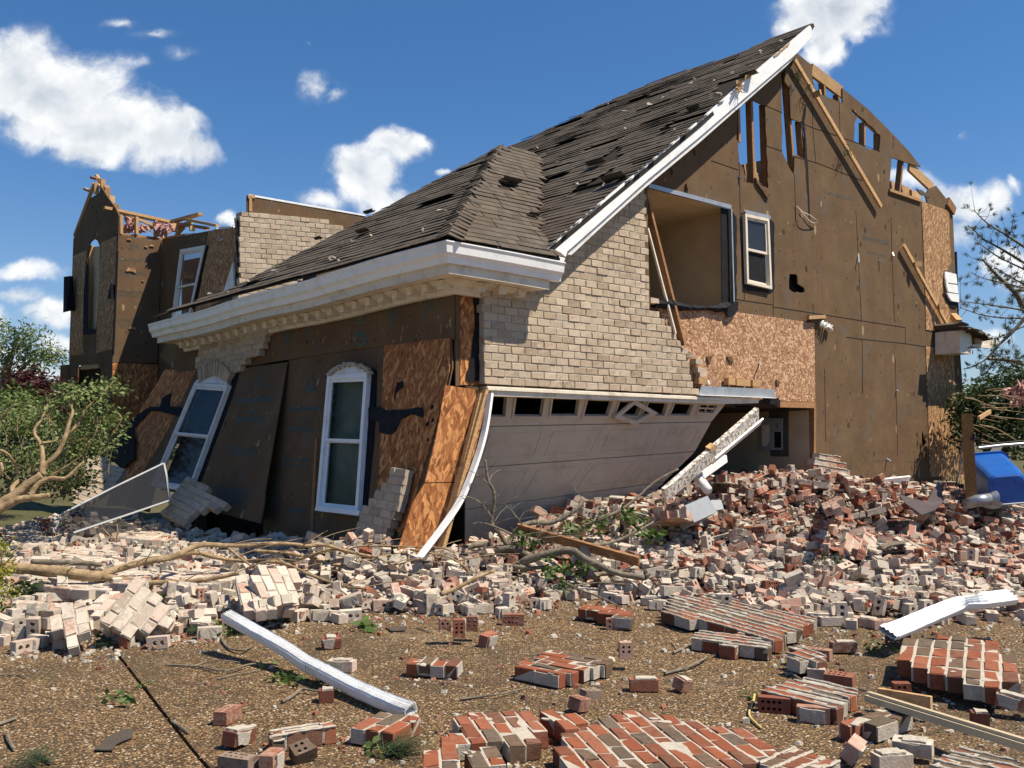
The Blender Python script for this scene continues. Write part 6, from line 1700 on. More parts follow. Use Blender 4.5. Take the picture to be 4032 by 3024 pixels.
# white mud-flecked post casing leaning into the garage mouth
t = thing('trim_casing', 'long white mud-flecked trim casing leaning from the lintel down to the heap', 'trim board', atd('R3', 30, 1010, 11.0))
a, b = atd('R3', 765, 362, 12.1), atd('R3', 28, 1008, 11.0)
mb = MB(); mb.bar(a, b, .055, .18, V((-.4, -.7, .5))); mb.build('face_board', MAT['flecked'], t)
u_ = (b - a).normalized(); sd_ = V((-.4, -.7, .5)); sd_ = (sd_ - u_ * sd_.dot(u_)).normalized(); dn_ = u_.cross(sd_); dn_ = dn_ if dn_.z < 0 else -dn_
mb = MB(); mb.bar(a - dn_ * .012 + sd_ * .073, b - dn_ * .012 + sd_ * .073, .006, .008, sd_); mb.build('groove', MAT['dark'], t)
mb = MB(); mb.bar(a + dn_ * .09 + u_ * .05 - sd_ * .05, b + dn_ * .06 - u_ * .9 - sd_ * .05, .02, .12, sd_ + dn_ * .5); mb.build('back_board', MAT['white2'], t)
mb = MB(); c = a.lerp(b, .52) + sd_ * .09; mb.box(c, u_ * .05, dn_ * .035, sd_ * .03, 0, .012); mb.build('wood_block', MAT['lumber'], t)
mb = MB(); mb.tube([atd('R3', 290, 850, 11.7), atd('R3', 375, 965, 11.3)], .055, 12); single('drain_pipe', mb, 'white', 'short white plastic pipe sticking out under the leaning casing', 'pipe', None, True)
mb = MB(); mb.bar(atd('R3', 330, 850, 12.0), atd('R3', 520, 715, 12.6), .03, .09); single('white_moulding', mb, 'white2', 'thin white moulding lying in the dark under the leaning casing', 'moulding')
# lumber board among the branches
mb = MB(); mb.bar(atd('C2', 482, 1262, 9.95), atd('C2', 1440, 1530, 9.3), .03, .095, V((.1, -.5, .8))); single('lumber_board', mb, 'lumberd', 'brown sawn board lying across the limbs in front of the garage door', 'board')
mb = MB(); mb.sheet(PL(atd('C2', 1020, 1480, 9.35), BV, V((-.2, .5, .9))), [(-.09, -.03), (.06, -.05), (.07, .02), (.02, .10), (-.05, .09), (-.10, .04)], (), 0, .01); single('shingle_scrap', mb, 'felt', 'dark rounded scrap of shingle leaning on the brown board', 'shingle')
# meter boxes
t = thing('meter_box', 'grey enamel electrical box lying in the heap by the leaning casing', 'electrical box', atd('R3', 280, 1160, 10.6))
c = atd('R3', 275, 1145, 10.6); ax, ay = V((.7, .45, .25)).normalized(), V((-.35, .2, .75)); ay = (ay - ax * ay.dot(ax)).normalized(); az = ax.cross(ay)
mb = MB(); mb.box(c, ax * .17, ay * .10, az * .12, 0, .004); mb.build('box_body', MAT['grey'], t)
mb = MB(); mb.box(c - az * .125, ax * .16, ay * .09, az * .01, 0, .003); mb.box(c - az * .14 + ax * .05, ax * .02, ay * .015, az * .012); mb.build('box_cover', MAT['galv'], t)
mb = MB(); mb.sheet(PL(atd('R3', 415, 1090, 10.9), (.8, .5, .1), (-.2, .4, .8)), [(-.12, -.05), (.14, -.06), (.15, .05), (.02, .07), (-.10, .05)], (), 0, .012); single('box_lid', mb, 'grey', 'bluish grey metal lid beside the electrical box', 'lid')
# bent sheet metal, duct, post, bin at the right
t = thing('sheet_metal', 'bent brown sheet of metal standing up out of the heap at the right', 'sheet metal', atd('E3', 1000, 950, 12.4))
pA, pB, pC, pD, pE, pF, pG_ = atd('E3', 640, 782, 12.6), atd('E3', 1000, 882, 12.5), atd('E3', 1110, 975, 12.2), atd('E3', 940, 1042, 11.9), atd('E3', 740, 900, 12.2), atd('E3', 1160, 600, 12.9), atd('E3', 1215, 875, 12.7)
def flat(mb, P, th=.008):
    n_ = (P[1] - P[0]).cross(P[2] - P[0]).normalized() * th
    k = len(P)
    mb.add(list(P) + [p + n_ for p in P], [tuple(reversed(range(k))), tuple(range(k, 2 * k))] + [(i, (i + 1) % k, k + (i + 1) % k, k + i) for i in range(k)])
mb = MB(); flat(mb, [pE, pD, pC, pB, pA]); mb.build('lower_leaf', MAT['sheetmetal'], t)
mb = MB(); flat(mb, [pB, pC, pG_, pF]); mb.build('upright_leaf', MAT['sheetmetal'], t)
t = thing('metal_duct', 'dented grey metal duct with a flared end in front of the blue bin', 'duct', atd('E3', 1650, 880, 11.9))
mb = MB(); mb.tube([atd('E3', 1470, 905, 12.0), atd('E3', 1620, 860, 11.9), atd('E3', 1790, 840, 11.9)], [.06, .072, .075], 14); mb.build('duct_tube', MAT['duct'], t, True)
mb = MB(); mb.tube([atd('E3', 1785, 840, 11.9), atd('E3', 1860, 845, 11.9)], [.075, .11], 14, 0, False); mb.build('flared_end', MAT['duct'], t, True)
t = thing('gate_post', 'square treated wood post with a black gate hinge at the house corner', 'post', atd('E3', 1560, 775, 12.7))
pb_, pt_ = atd('E3', 1562, 900, 12.7), atd('E2', 1553, 1118, 12.7); pt_.x = pb_.x - .03; pt_.y = pb_.y
q_ = V((.94, -.34, 0)).normalized()
mb = MB(); mb.box((pb_ + pt_) / 2, q_.cross(ZV) * .063, q_ * .063, (pt_ - pb_) / 2, 0, .002); mb.build('post_shaft', MAT['post'], t)
mb = MB(); c = atd('E2', 1600, 1430, 12.6); mb.box(c, V((.05, 0, 0)), V((0, .02, 0)), ZV * .012); mb.box(c + ZV * .02, V((.02, .02, 0)), V((0, .02, 0)), ZV * .045, 0, .006); mb.box(c + V((.05, 0, -.02)), V((.02, 0, 0)), V((0, .02, 0)), ZV * .02, 0, .004); mb.build('hinge', MAT['black'], t)
mb = MB(); mb.bar(atd('E2', 1650, 1175, 13.2), atd('E2', 1790, 1090, 13.6), .03, .05); single('fence_rail', mb, 'lumber', 'pale wood rail sticking out behind the gate post', 'rail')
mb = MB(); limb(mb, [atd('E2', 1450, 1390, 13.2), atd('E2', 1440, 1480, 13.2), atd('E3', 1425, 330, 13.1), atd('E3', 1400, 520, 12.9), atd('E3', 1360, 680, 12.7)], .009, .009, 6); single('hanging_cable', mb, 'black', 'black cable hanging down the house corner beside the gate post', 'cable')
# bin
bc = atd('E3', 2010, 725, 12.6)
bz = V((.20, .95, .14)).normalized()            # from base to rim
bx = V((1, -.22, .10)); bx = (bx - bz * bx.dot(bz)).normalized()
by = bz.cross(bx) * -1
if by.z < 0: by = -by
t = thing('wheeled_bin', 'blue wheeled bin lying on its side behind the gate post', 'bin', bc - ZV * .25)
def ring(c, w_, h_, k=.22, n=5):
    out = []
    r_ = k * min(w_, h_)
    for sx_, sy_, a0_ in ((1, 1, 0), (-1, 1, 90), (-1, -1, 180), (1, -1, 270)):
        for i in range(n):
            a = R_(a0_ + 90 * i / (n - 1))
            out.append(c + bx * (sx_ * (w_ / 2 - r_) + r_ * math.cos(a)) + by * (sy_ * (h_ / 2 - r_) + r_ * math.sin(a)))
    return out
mb = MB()
rg = [ring(bc, .40, .34, .25), ring(bc + bz * .02, .45, .39, .22), ring(bc + bz * .25 + by * .03, .48, .43), ring(bc + bz * .80 + by * .06, .52, .49), ring(bc + bz * .92 + by * .07, .53, .50), ring(bc + bz * .92 + by * .07, .58, .55), ring(bc + bz * .98 + by * .07, .58, .55), ring(bc + bz * .98 + by * .07, .50, .47), ring(bc + bz * .2 + by * .03, .40, .34)]
n = len(rg[0])
fs = [tuple(range(n))] + [(i * n + k, i * n + (k + 1) % n, (i + 1) * n + (k + 1) % n, (i + 1) * n + k) for i in range(len(rg) - 1) for k in range(n)] + [tuple(reversed([(len(rg) - 1) * n + k for k in range(n)]))]
mb.add([p for r_ in rg for p in r_], fs)
mb.build('bin_body', MAT['blue'], t, False)
for sg in (-1, 1):
    mb = MB(); mb.box(bc + bx * (.13 * sg) + by * .1 - bz * .004, bx * .035, by * .03, bz * .006); mb.build('foot_recess', MAT['blue'], t)
wc = bc - bx * .22 - by * .17 - bz * .05
mb = MB(); ax_ = (by * .9 - bz * .35).normalized(); mb.tube([wc - ax_ * .03, wc - ax_ * .028, wc + ax_ * .028, wc + ax_ * .03], [.09, .125, .125, .09], 22, 0, True, .02); wh = mb.build('wheel', MAT['black'], t)
mb = MB(); mb.tube([wc - ax_ * .034, wc + ax_ * .034], .045, 12); mb.build('hub', MAT['dgrey'], wh)
mb = MB(); mb.tube([wc, wc + bx * .45], .012, 8); mb.build('axle', MAT['galv'], t)
mb = MB(); mb.bar(bc + bz * .86 - by * .30 - bx * .2, bc + bz * .86 - by * .30 + bx * .2, .03, .03); mb.build('handle', MAT['blue'], t)
mb = MB(); flat(mb, [bc + bz * 1.0 - by * .26 - bx * .3, bc + bz * 1.0 - by * .26 + bx * .3, bc + bz * 1.35 - by * .42 + bx * .3, bc + bz * 1.35 - by * .42 - bx * .3], .015); mb.build('lid', MAT['blue'], t)
for k, (x0, y0, x1, y1, r_, m, l, c_) in enumerate(((1645, 1545, 2212, 1490, .022, 'galv', 'bright metal rail lying behind the blue bin', 'rail'), (1645, 1520, 2212, 1455, .012, 'black', 'black cable stretched behind the blue bin', 'cable'))):
    mb = MB(); mb.tube([atd('E2', x0, y0, 14.2), atd('E2', (x0 + x1) / 2, (y0 + y1) / 2 - 6, 14.2), atd('E2', x1, y1, 14.2)], r_, 8); single('metal_rail' if k == 0 else 'stretched_cable', mb, m, l, c_)
mb = MB()
for k in range(7): mb.bar(atd('E2', 1790 + k * 18, 1600, 14.4), atd('E2', 1830 + k * 18, 1530, 14.4), .008, .01)
mb.bar(atd('E2', 1780, 1605, 14.4), atd('E2', 1920, 1590, 14.4), .012, .012); mb.bar(atd('E2', 1820, 1530, 14.4), atd('E2', 1950, 1515, 14.4), .012, .012); single('wire_rack', mb, 'white', 'white wire rack lying behind the blue bin', 'rack')
mb = MB(); c = atd('E2', 2145, 910, 15.5)
for k in range(60):
    d = V((rnd.gauss(0, 1), rnd.gauss(0, 1), rnd.gauss(0, 1)))
    mb.box(c + V((d.x * .07, d.y * .07, d.z * .09)), V((rnd.uniform(-1, 1), rnd.uniform(-1, 1), rnd.uniform(-1, 1))).normalized() * .04, V((.3, .7, .2)).normalized() * .03, V((.1, -.3, .8)).normalized() * .035, 0, .02)
single('insulation_clump', mb, 'pinkins', 'clump of pink insulation snagged in the fallen treetop', 'insulation')
mb = MB(); mb.bar(atd('R3', 1725, 912, 13.6), atd('R3', 1965, 885, 14.2), .03, .13, V((0, -.5, .8))); single('white_moulding', mb, 'white2', 'white moulding lying at the foot of the gable wall', 'moulding')

# ---- downspouts
def downspout(label, pts, wd, ht, ribs=5, squash=None):
    q = smoothpts(pts, 5)
    prof = []
    m = 22
    for k in range(m):                                     # ribbed broad face, plain narrow sides
        x = -1 + 2 * k / (m - 1)
        prof.append((x * wd / 2, ht / 2 + (.0075 * math.cos(x * math.pi * ribs) if abs(x) < .9 else -.004)))
    prof += [(wd / 2 + .002, ht * .3), (wd / 2 + .002, -ht * .3)]
    for k in range(m):
        x = 1 - 2 * k / (m - 1)
        prof.append((x * wd / 2, -ht / 2 - (.0075 * math.cos(x * math.pi * ribs) if abs(x) < .9 else -.004)))
    prof += [(-wd / 2 - .002, -ht * .3), (-wd / 2 - .002, ht * .3)]
    n = len(prof)
    mb = MB(); vs = []
    N_ = len(q)
    for i, p in enumerate(q):
        d = (q[min(i + 1, N_ - 1)] - q[max(i - 1, 0)]).normalized()
        up = ROLL; up = (up - d * up.dot(d)).normalized(); sd = d.cross(up)
        s_ = squash(i / (N_ - 1)) if squash else 1.0
        j = rnd.uniform(-.002, .002)
        for a, b in prof: vs.append(p + sd * a * (1 + (1 - s_) * .3) + up * (b * s_ + j))
    fs = [(i * n + k, i * n + (k + 1) % n, (i + 1) * n + (k + 1) % n, (i + 1) * n + k) for i in range(N_ - 1) for k in range(n)]
    # inner skin so that the open end shows a dark hollow
    for i in (N_ - 1, N_ - 4):
        c = sum(vs[i * n:(i + 1) * n], V()) / n
        for k in range(n): vs.append(c + (vs[i * n + k] - c) * .93)
    b0 = N_ * n
    fs += [((N_ - 1) * n + k, (N_ - 1) * n + (k + 1) % n, b0 + (k + 1) % n, b0 + k) for k in range(n)]
    fs += [(b0 + k, b0 + (k + 1) % n, b0 + n + (k + 1) % n, b0 + n + k) for k in range(n)]
    fs += [tuple(b0 + n + k for k in range(n)), tuple(range(n))]
    mb.add(vs, fs)
    # the crimped collar near the open end
    i = N_ - 3
    c = sum(vs[i * n:(i + 1) * n], V()) / n; c2 = sum(vs[(i + 1) * n:(i + 2) * n], V()) / n
    r1 = [c + (vs[i * n + k] - c) * 1.05 for k in range(n)]; r2 = [c2 + (vs[(i + 1) * n + k] - c2) * 1.05 for k in range(n)]
    o = tag(mb.build('downspout', MAT['white2']), label, 'downspout', 'fallen white downspouts')
    m2 = MB(); m2.add(r1 + r2, [(k, (k + 1) % n, n + (k + 1) % n, n + k) for k in range(n)]); m2.build('collar', MAT['white2'], o)
    return o
ROLL = V((.35, -.65, .55)).normalized()
downspout('long ribbed white downspout lying across the drive with its open end toward the bottom', [atg('G2', x, y, h) for x, y, h in ((-215, 452, .26), (-60, 540, .22), (120, 640, .17), (280, 735, .13), (400, 820, .10), (560, 900, .09), (760, 1005, .07), (980, 1105, .06), (1130, 1165, .055), (1245, 1205, .05))], .084, .060)
ROLL = V((.1, -.5, .85)).normalized()
downspout('crushed white downspout lying on the heap edge at the right', [atg('G4', x, y, h) for x, y, h in ((2110, 300, .32), (1900, 330, .31), (1720, 360, .27), (1560, 415, .23), (1380, 490, .19), (1250, 545, .17), (1130, 585, .17))], .12, .058, 4, lambda f: 1.0 - .35 * f)
# ---- timber and cable at the right front
t = thing('door_casing', 'long cream moulded door casing lying across the bottom right corner', 'moulding', atg('G4', 1600, 1300))
a, b = atg('G4', 990, 1100, .10), atg('G4', 2280, 1500, .16)
mb = MB(); mb.bar(a, b, .07, .035, ZV); mb.build('flat_board', MAT['casing'], t)
mb = MB(); mb.bar(a + V((.0, -.03, .02)), b + V((0, -.03, .02)), .018, .03, ZV); mb.bar(a + V((.0, .02, .02)), b + V((0, .02, .02)), .03, .018, ZV); mb.build('moulded_edge', MAT['casing'], t)
mb = MB(); mb.bar(atg('G4', 1060, 1080, .09), atg('G4', 1480, 1150, .10), .03, .08); single('splintered_board', mb, 'lumber', 'short splintered pale board behind the long moulded casing', 'board')
mb = MB(); limb(mb, [atg('G3', x, y, h) for x, y, h in ((1952, 1075, .05), (1940, 1140, .03), (1912, 1200, .015), (1915, 1250, .012), (1955, 1295, .012), (2005, 1340, .01))], .008, .007, 8, 4, 0)
t = single('power_cable', mb, 'yellow', 'yellow cable end with black tape beside the thick-mortar slab', 'cable', None, True)
mb = MB(); mb.tube([atg('G3', 1942, 1140, .03), atg('G3', 1915, 1200, .016)], .012, 8); mb.build('tape', MAT['black'], t)
mb = MB(); mb.sheet(PL(atg('G1', 900, 1440, .014), (1, 0, 0), (0, 1, .02)), rag([PL(atg('G1', 900, 1440, .014), (1, 0, 0), (0, 1, .02)).at('G1', x, y) for x, y in ((750, 1510), (840, 1410), (1000, 1350), (1062, 1368), (1050, 1415), (920, 1465), (890, 1512))], .004, .03), (), 0, .006, 0, None, lambda a, b: .01 * noise.noise((a * 8, b * 8, 0)))
single('shingle_scrap', mb, 'shingle', 'torn grey roof shingle lying on the left of the drive', 'shingle')
mb = MB(); PQ = PL(atg('G2', 1130, 545, .01), (1, 0, 0), (0, 1, 0)); mb.sheet(PQ, rag([PQ.at('G2', x, y) for x, y in ((1040, 545), (1120, 530), (1210, 535), (1195, 565), (1090, 570))], .004, .03), (), 0, .006); single('shingle_scrap', mb, 'shingle', 'small dark shingle scrap at the heap foot by the green leaves', 'shingle')
mb = MB(); mb.bar(atg('G1', 1210, 700, .02), atg('G1', 1375, 672, .02), .03, .012); single('wood_splinter', mb, 'lumberd', 'reddish wood splinter lying below the square tilted slab', 'splinter')
# roofing paper pushed up in the right heap
mb = MB(); P = [atH('R3', x, y, h) for x, y, h in ((1330, 1420, .10), (1420, 1480, .05), (1560, 1500, .06), (1900, 1440, .10), (1960, 1455, .06), (1700, 1520, .02), (1560, 1540, .02), (1400, 1510, .02))]
flat(mb, P[:4] + P[4:]); single('roofing_paper', mb, 'felt', 'black roofing paper crumpled between bricks in the right heap', 'roofing paper')

# ---- window screen torn from its window
SP0, SP1, SP2 = atd('L2', 485, 1258, 11.3), atd('L2', 1298, 855, 12.5), atd('L2', 1345, 1148, 12.1)
un = (SP1 - SP0).normalized(); nn_ = un.cross(SP2 - SP0).normalized()
if nn_.dot(CAM - SP0) < 0: nn_ = -nn_
PW = PL(SP0, un, nn_.cross(un))
t = thing('window_screen', 'torn-off window screen with a white frame propped before the leaning wall', 'window screen', atd('L2', 900, 1300, 11.5))
sp = [PW.at('L2', x, y) for x, y in ((425, 1402), (485, 1256), (900, 1045), (1298, 853), (1320, 955), (1345, 1148), (1000, 1265), (580, 1405))]
mb = MB()
for i in range(len(sp)):
    a, b = PW.p(*sp[i]), PW.p(*sp[(i + 1) % len(sp)])
    if i == len(sp) - 1: continue
    mb.bar(a, b, .022, .014, PW.n)
mb.build('screen_frame', MAT['grey'], t)
mb = MB(); mb.sheet(PW, sp, (), -.002, .001); mb.build('screen_mesh', MAT['screen'], t)

# ================================================================ BRANCHES AND PLANTS
def leafcloud(mb, clumps, n, size, spread=.12, mi=0, thin=.5, droop=0):
    """many small leaves gathered in sprays round sub-centres inside the given ellipsoids"""
    subs = []
    for c, r_ in clumps:
        for _ in range(max(4, int(n / len(clumps) / 22))):
            while True:
                d = V((rnd.uniform(-1, 1), rnd.uniform(-1, 1), rnd.uniform(-1, 1)))
                if .15 < d.length < 1: break
            d = d * (1 / max(d.length, .3)) ** .35
            subs.append(c + V((d.x * r_[0], d.y * r_[1], d.z * r_[2])))
    for _ in range(n):
        s_ = rnd.choice(subs)
        p = s_ + V((rnd.gauss(0, spread), rnd.gauss(0, spread), rnd.gauss(0, spread * .7)))
        a = V((rnd.uniform(-1, 1), rnd.uniform(-1, 1), rnd.uniform(-.7, .5) - droop)).normalized()
        b = a.cross(V((rnd.uniform(-1, 1), rnd.uniform(-1, 1), rnd.uniform(-1, 1)))).normalized()
        k = size * rnd.uniform(.6, 1.3)
        mb.add([p, p + a * k * .5 + b * k * thin * .5, p + a * k, p + a * k * .5 - b * k * thin * .5], [(0, 1, 2, 3)], mi)
def plant(name, label, cat, base, branch_list, bark, clumps, n, size, leaf, spread=.12, crown='crown', trunk='trunk', group=None, thin=.5, droop=0):
    t = thing(name, label, cat, base, group)
    mb = MB()
    for pts, r0, r1 in branch_list: limb(mb, pts, r0, r1, 8, 6, .13)
    if branch_list: mb.build(trunk, MAT[bark], t, True)
    if n:
        mb = MB(); leafcloud(mb, clumps, n, size, spread, 0, thin, droop); mb.build(crown, MAT[leaf], t)
    return t
D = lambda r, d, L: [atd(r, L[i], L[i + 1], d if not isinstance(d, tuple) else d[0] + (d[1] - d[0]) * i / max(1, len(L) - 2)) for i in range(0, len(L), 2)]
cl = lambda r, x, y, d, a, b, c: (atd(r, x, y, d), (a, b, c))
# hedge at the left
plant('evergreen_shrub', 'dense dark green broadleaf hedge shrub at the left in front of the bay', 'shrub', atd('F', 90, 1090, 11.8), [(D('L2', 11.8, [300, 1150, 280, 900, 250, 650]), .03, .01), (D('L2', 11.8, [500, 1120, 540, 900, 600, 700]), .03, .01), (D('L2', 11.9, [100, 1150, 80, 900, 60, 640]), .03, .01)], 'bark',
      [cl('L2', 120, 820, 12.0, .55, .5, .42), cl('L2', 420, 860, 11.9, .55, .5, .40), cl('L2', 640, 800, 12.0, .38, .4, .42), cl('L2', 250, 620, 12.3, .5, .4, .3), cl('L2', 560, 620, 12.4, .4, .4, .25), cl('L2', -100, 700, 12.0, .5, .5, .6), cl('L2', 250, 1020, 11.6, .7, .4, .2), cl('L2', 780, 560, 12.4, .2, .25, .3)], 4600, .062, 'leafd', .075)
plant('evergreen_shrub', 'lighter green leafy shrub growing up through the left hedge', 'shrub', atd('F', 60, 1060, 11.4), [], 'bark', [cl('L2', 130, 520, 11.9, .35, .3, .2), cl('L2', 480, 760, 11.5, .4, .3, .3), cl('L2', 60, 640, 11.6, .3, .3, .35), cl('L2', 330, 560, 11.8, .25, .25, .15), cl('L2', 700, 640, 11.7, .25, .25, .3), cl('L2', 120, 380, 12.2, .2, .2, .2)], 3000, .055, 'leafp', .07)
# snapped crape myrtle
B_ = [(D('L2', (10.2, 10.4), [-80, 1240, 0, 1185, 110, 1110, 220, 1020, 330, 945]), .062, .04), (D('L2', (10.2, 10.3), [-80, 1260, 30, 1200, 150, 1140, 280, 1125, 395, 1105]), .05, .028), (D('L2', (10.4, 10.8), [330, 945, 350, 880, 450, 780, 510, 660, 545, 540, 575, 440, 545, 320, 610, 280, 665, 300]), .034, .007),
      (D('L2', (10.4, 10.8), [330, 945, 335, 780, 320, 700, 270, 600, 330, 500, 375, 400, 378, 340]), .03, .006), (D('L2', (10.7, 11.0), [510, 640, 610, 550, 680, 430, 760, 340, 850, 260, 900, 200]), .02, .005), (D('L2', (10.3, 10.5), [240, 1110, 300, 1020, 400, 970, 520, 970, 620, 880, 665, 840]), .032, .012),
      (D('L2', (10.4, 10.6), [100, 1090, 100, 1040, 150, 990]), .03, .022), (D('L2', (10.5, 10.8), [330, 690, 420, 680, 500, 640, 580, 600]), .012, .005), (D('L2', (10.5, 10.8), [0, 750, 60, 780, 120, 860, 145, 940]), .016, .012), (D('L2', (10.5, 10.6), [400, 950, 520, 880, 650, 790]), .012, .004), (D('L2', 10.2, [0, 850, 15, 900, -10, 950]), .02, .02), (D('L2', 10.9, [640, 480, 760, 420, 780, 430]), .008, .004), (D('L2', 10.9, [520, 660, 600, 670, 690, 650]), .008, .004), (D('L2', 11.0, [640, 500, 800, 520, 860, 420]), .008, .003), (D('L2', 10.9, [700, 720, 760, 600, 770, 480]), .008, .004), (D('L2', 10.7, [0, 500, 90, 400, 160, 345]), .01, .004), (D('L2', 10.9, [880, 640, 960, 500, 900, 440]), .006, .003)]
for k in range(44):
    x0, y0 = rnd.uniform(-40, 860), rnd.uniform(560, 1120)
    dx, dy = rnd.gauss(30, 90), -rnd.uniform(90, 300)
    B_.append((D('L2', rnd.uniform(10.9, 11.4), [x0, y0, x0 + dx * .3 + rnd.gauss(0, 14), y0 + dy * .45, x0 + dx + rnd.gauss(0, 20), y0 + dy]), rnd.uniform(.004, .008), .002))
plant('snapped_tree', 'snapped crape myrtle with smooth cream limbs and sparse leaves at the left', 'tree', atd('L2', -40, 1230, 10.2), B_, 'palebark', [cl('L2', 625, 240, 10.8, .22, .2, .17), cl('L2', 690, 330, 10.8, .25, .2, .12), cl('L2', 800, 310, 11.0, .28, .2, .14), cl('L2', 870, 260, 11.0, .12, .12, .12), cl('L2', 700, 480, 11.0, .3, .2, .14), cl('L2', 600, 420, 10.8, .15, .15, .15), cl('L2', 370, 380, 10.8, .12, .12, .15), cl('L2', 820, 560, 11.1, .25, .2, .2), cl('L2', 930, 520, 11.1, .12, .12, .15), cl('L2', 680, 600, 11.0, .2, .2, .2), cl('L2', 200, 700, 11.1, .4, .2, .35), cl('L2', 500, 800, 11.1, .4, .2, .3)], 1500, .06, 'leafp', .07, 'leaf_sprays', 'limbs')
# thick branch fallen across the front of the heap
FB = [(D('G0', (8.3, 8.5), [-60, 655, 60, 668, 400, 700, 700, 738, 800, 742]), .05, .043), (D('G0', (8.5, 9.2), [780, 742, 900, 695, 1150, 625, 1370, 590, 1480, 535, 1610, 492, 1800, 500, 2070, 490]), .036, .02), (D('M2', (9.2, 9.5), [60, 888, 300, 890, 420, 905, 560, 897, 720, 940, 960, 990, 1150, 965, 1330, 935]), .02, .010),
      (D('G0', (8.5, 8.6), [780, 745, 1000, 772, 1200, 792, 1450, 785, 1680, 760, 1890, 715]), .03, .016), (D('G0', (9.0, 9.3), [1370, 595, 1540, 555, 1700, 590, 1900, 620, 2212, 625]), .022, .016), (D('M2', (9.3, 9.4), [0, 942, 260, 960, 430, 985, 600, 930, 700, 938]), .016, .012), (D('M2', (9.2, 9.6), [200, 1020, 260, 1035, 430, 985, 640, 930, 800, 980, 960, 990]), .018, .012),
      (D('G0', (9.1, 8.8), [1810, 520, 1880, 580, 2030, 690]), .014, .009), (D('M2', (9.3, 8.6), [0, 1022, 240, 1045, 440, 1130, 700, 1222, 850, 1240, 1000, 1275]), .018, .005), (D('M2', (9.4, 9.5), [430, 985, 660, 1062, 760, 1040, 900, 1015, 1150, 1022, 1300, 1020, 1450, 968]), .014, .006), (D('M2', (9.5, 9.3), [750, 935, 830, 908, 1050, 905, 1250, 912, 1400, 912, 1560, 945, 1660, 1060, 1790, 1130]), .010, .005), (D('M2', (9.4, 9.2), [1250, 935, 1440, 970, 1560, 1000, 1680, 1080, 1740, 1190, 1780, 1260]), .010, .004), (D('M2', (9.3, 8.8), [980, 1000, 1100, 1060, 1240, 1130]), .008, .004)]
for L_ in list(FB):                                      # side twigs
    pts_ = smoothpts(L_[0], 3)
    for _ in range(5):
        p = rnd.choice(pts_[2:]); d_ = V((rnd.gauss(.25, .2), rnd.gauss(0, .15), rnd.uniform(-.02, .16)))
        FB.append(([p, p + d_ * .5 + V((rnd.gauss(0, .02), 0, .02)), p + d_], .005, .002))
plant('fallen_branch', 'long tan forked branch fallen across the front of the heap at the left', 'branch', atd('G0', 780, 760, 8.5), FB, 'palebark', [], 0, .05, 'leaf', trunk='limbs')
mb = MB(); limb(mb, D('M2', (8.6, 8.3), [1900, 1100, 1750, 1160, 1600, 1240, 1480, 1285]), .014, .022); single('broken_stick', mb, 'palebark', 'curved pale stick poking from a dark gap in the heap centre', 'stick', None, True)
mb = MB(); limb(mb, D('G0', 8.9, [250, 630, 450, 632, 700, 640, 800, 655]), .028, .02); single('fallen_log', mb, 'bark', 'dark grey log lying behind the thick tan branch at the left', 'log', None, True)
mb = MB(); mb.tube([atd('L2', 810, 1365, 9.4), atd('L2', 890, 1450, 9.4)], [.006, .008], 6); mb.tube([atd('L2', 925, 1330, 9.4), atd('L2', 932, 1400, 9.4), atd('L2', 922, 1480, 9.4)], [.006, .008, .01], 6); single('dead_twig', mb, 'palebark', 'pale upright twigs below the window screen', 'twig')
# grey limbs in front of the garage door
LB = [(D('C2', (9.5, 9.0), [490, 1560, 560, 1520, 700, 1478, 890, 1442, 1000, 1500, 1120, 1560, 1280, 1625, 1480, 1660]), .043, .026), (D('C2', 9.8, [-20, 1515, 120, 1480, 250, 1452, 430, 1425, 600, 1490, 760, 1450]), .045, .03), (D('C2', (9.9, 10.6), [0, 1445, 150, 1400, 300, 1402, 560, 1402, 760, 1350, 900, 1300, 1050, 1230, 1200, 1165, 1300, 1120, 1430, 1022, 1560, 905, 1750, 798]), .035, .012),
      (D('C2', (9.9, 10.2), [400, 1395, 440, 1330, 500, 1258, 600, 1222, 740, 1222, 870, 1165, 960, 1100, 995, 1045]), .03, .02), (D('C2', (9.8, 9.7), [395, 1400, 330, 1300, 275, 1245, 272, 1180, 292, 1080, 288, 970, 245, 885, 222, 725]), .026, .012), (D('C2', 9.7, [50, 1018, 120, 1030, 175, 1060, 230, 1120, 268, 1175]), .006, .009), (D('C2', 9.7, [120, 1232, 200, 1225, 280, 1248, 400, 1300, 465, 1345]), .007, .012), (D('C2', (9.6, 10.2), [1060, 1400, 1200, 1385, 1350, 1330, 1500, 1248, 1660, 1162]), .020, .010),
      (D('C2', 9.3, [1100, 1640, 1250, 1610, 1400, 1605]), .014, .009), (D('C2', 9.4, [440, 1570, 600, 1580, 800, 1570]), .022, .014), (D('C2', 9.8, [420, 1080, 440, 1140, 490, 1200, 515, 1250]), .005, .007), (D('C2', 9.7, [140, 840, 190, 870, 245, 915]), .004, .007), (D('C2', 9.6, [700, 1450, 640, 1350, 660, 1260, 610, 1185]), .006, .004)]
for L_ in list(LB):
    pts_ = smoothpts(L_[0], 3)
    for _ in range(4):
        p = rnd.choice(pts_[2:]); d_ = V((rnd.gauss(.1, .25), rnd.gauss(0, .15), rnd.uniform(0, .22)))
        LB.append(([p, p + d_ * .5 + V((rnd.gauss(0, .02), 0, .02)), p + d_], .005, .002))
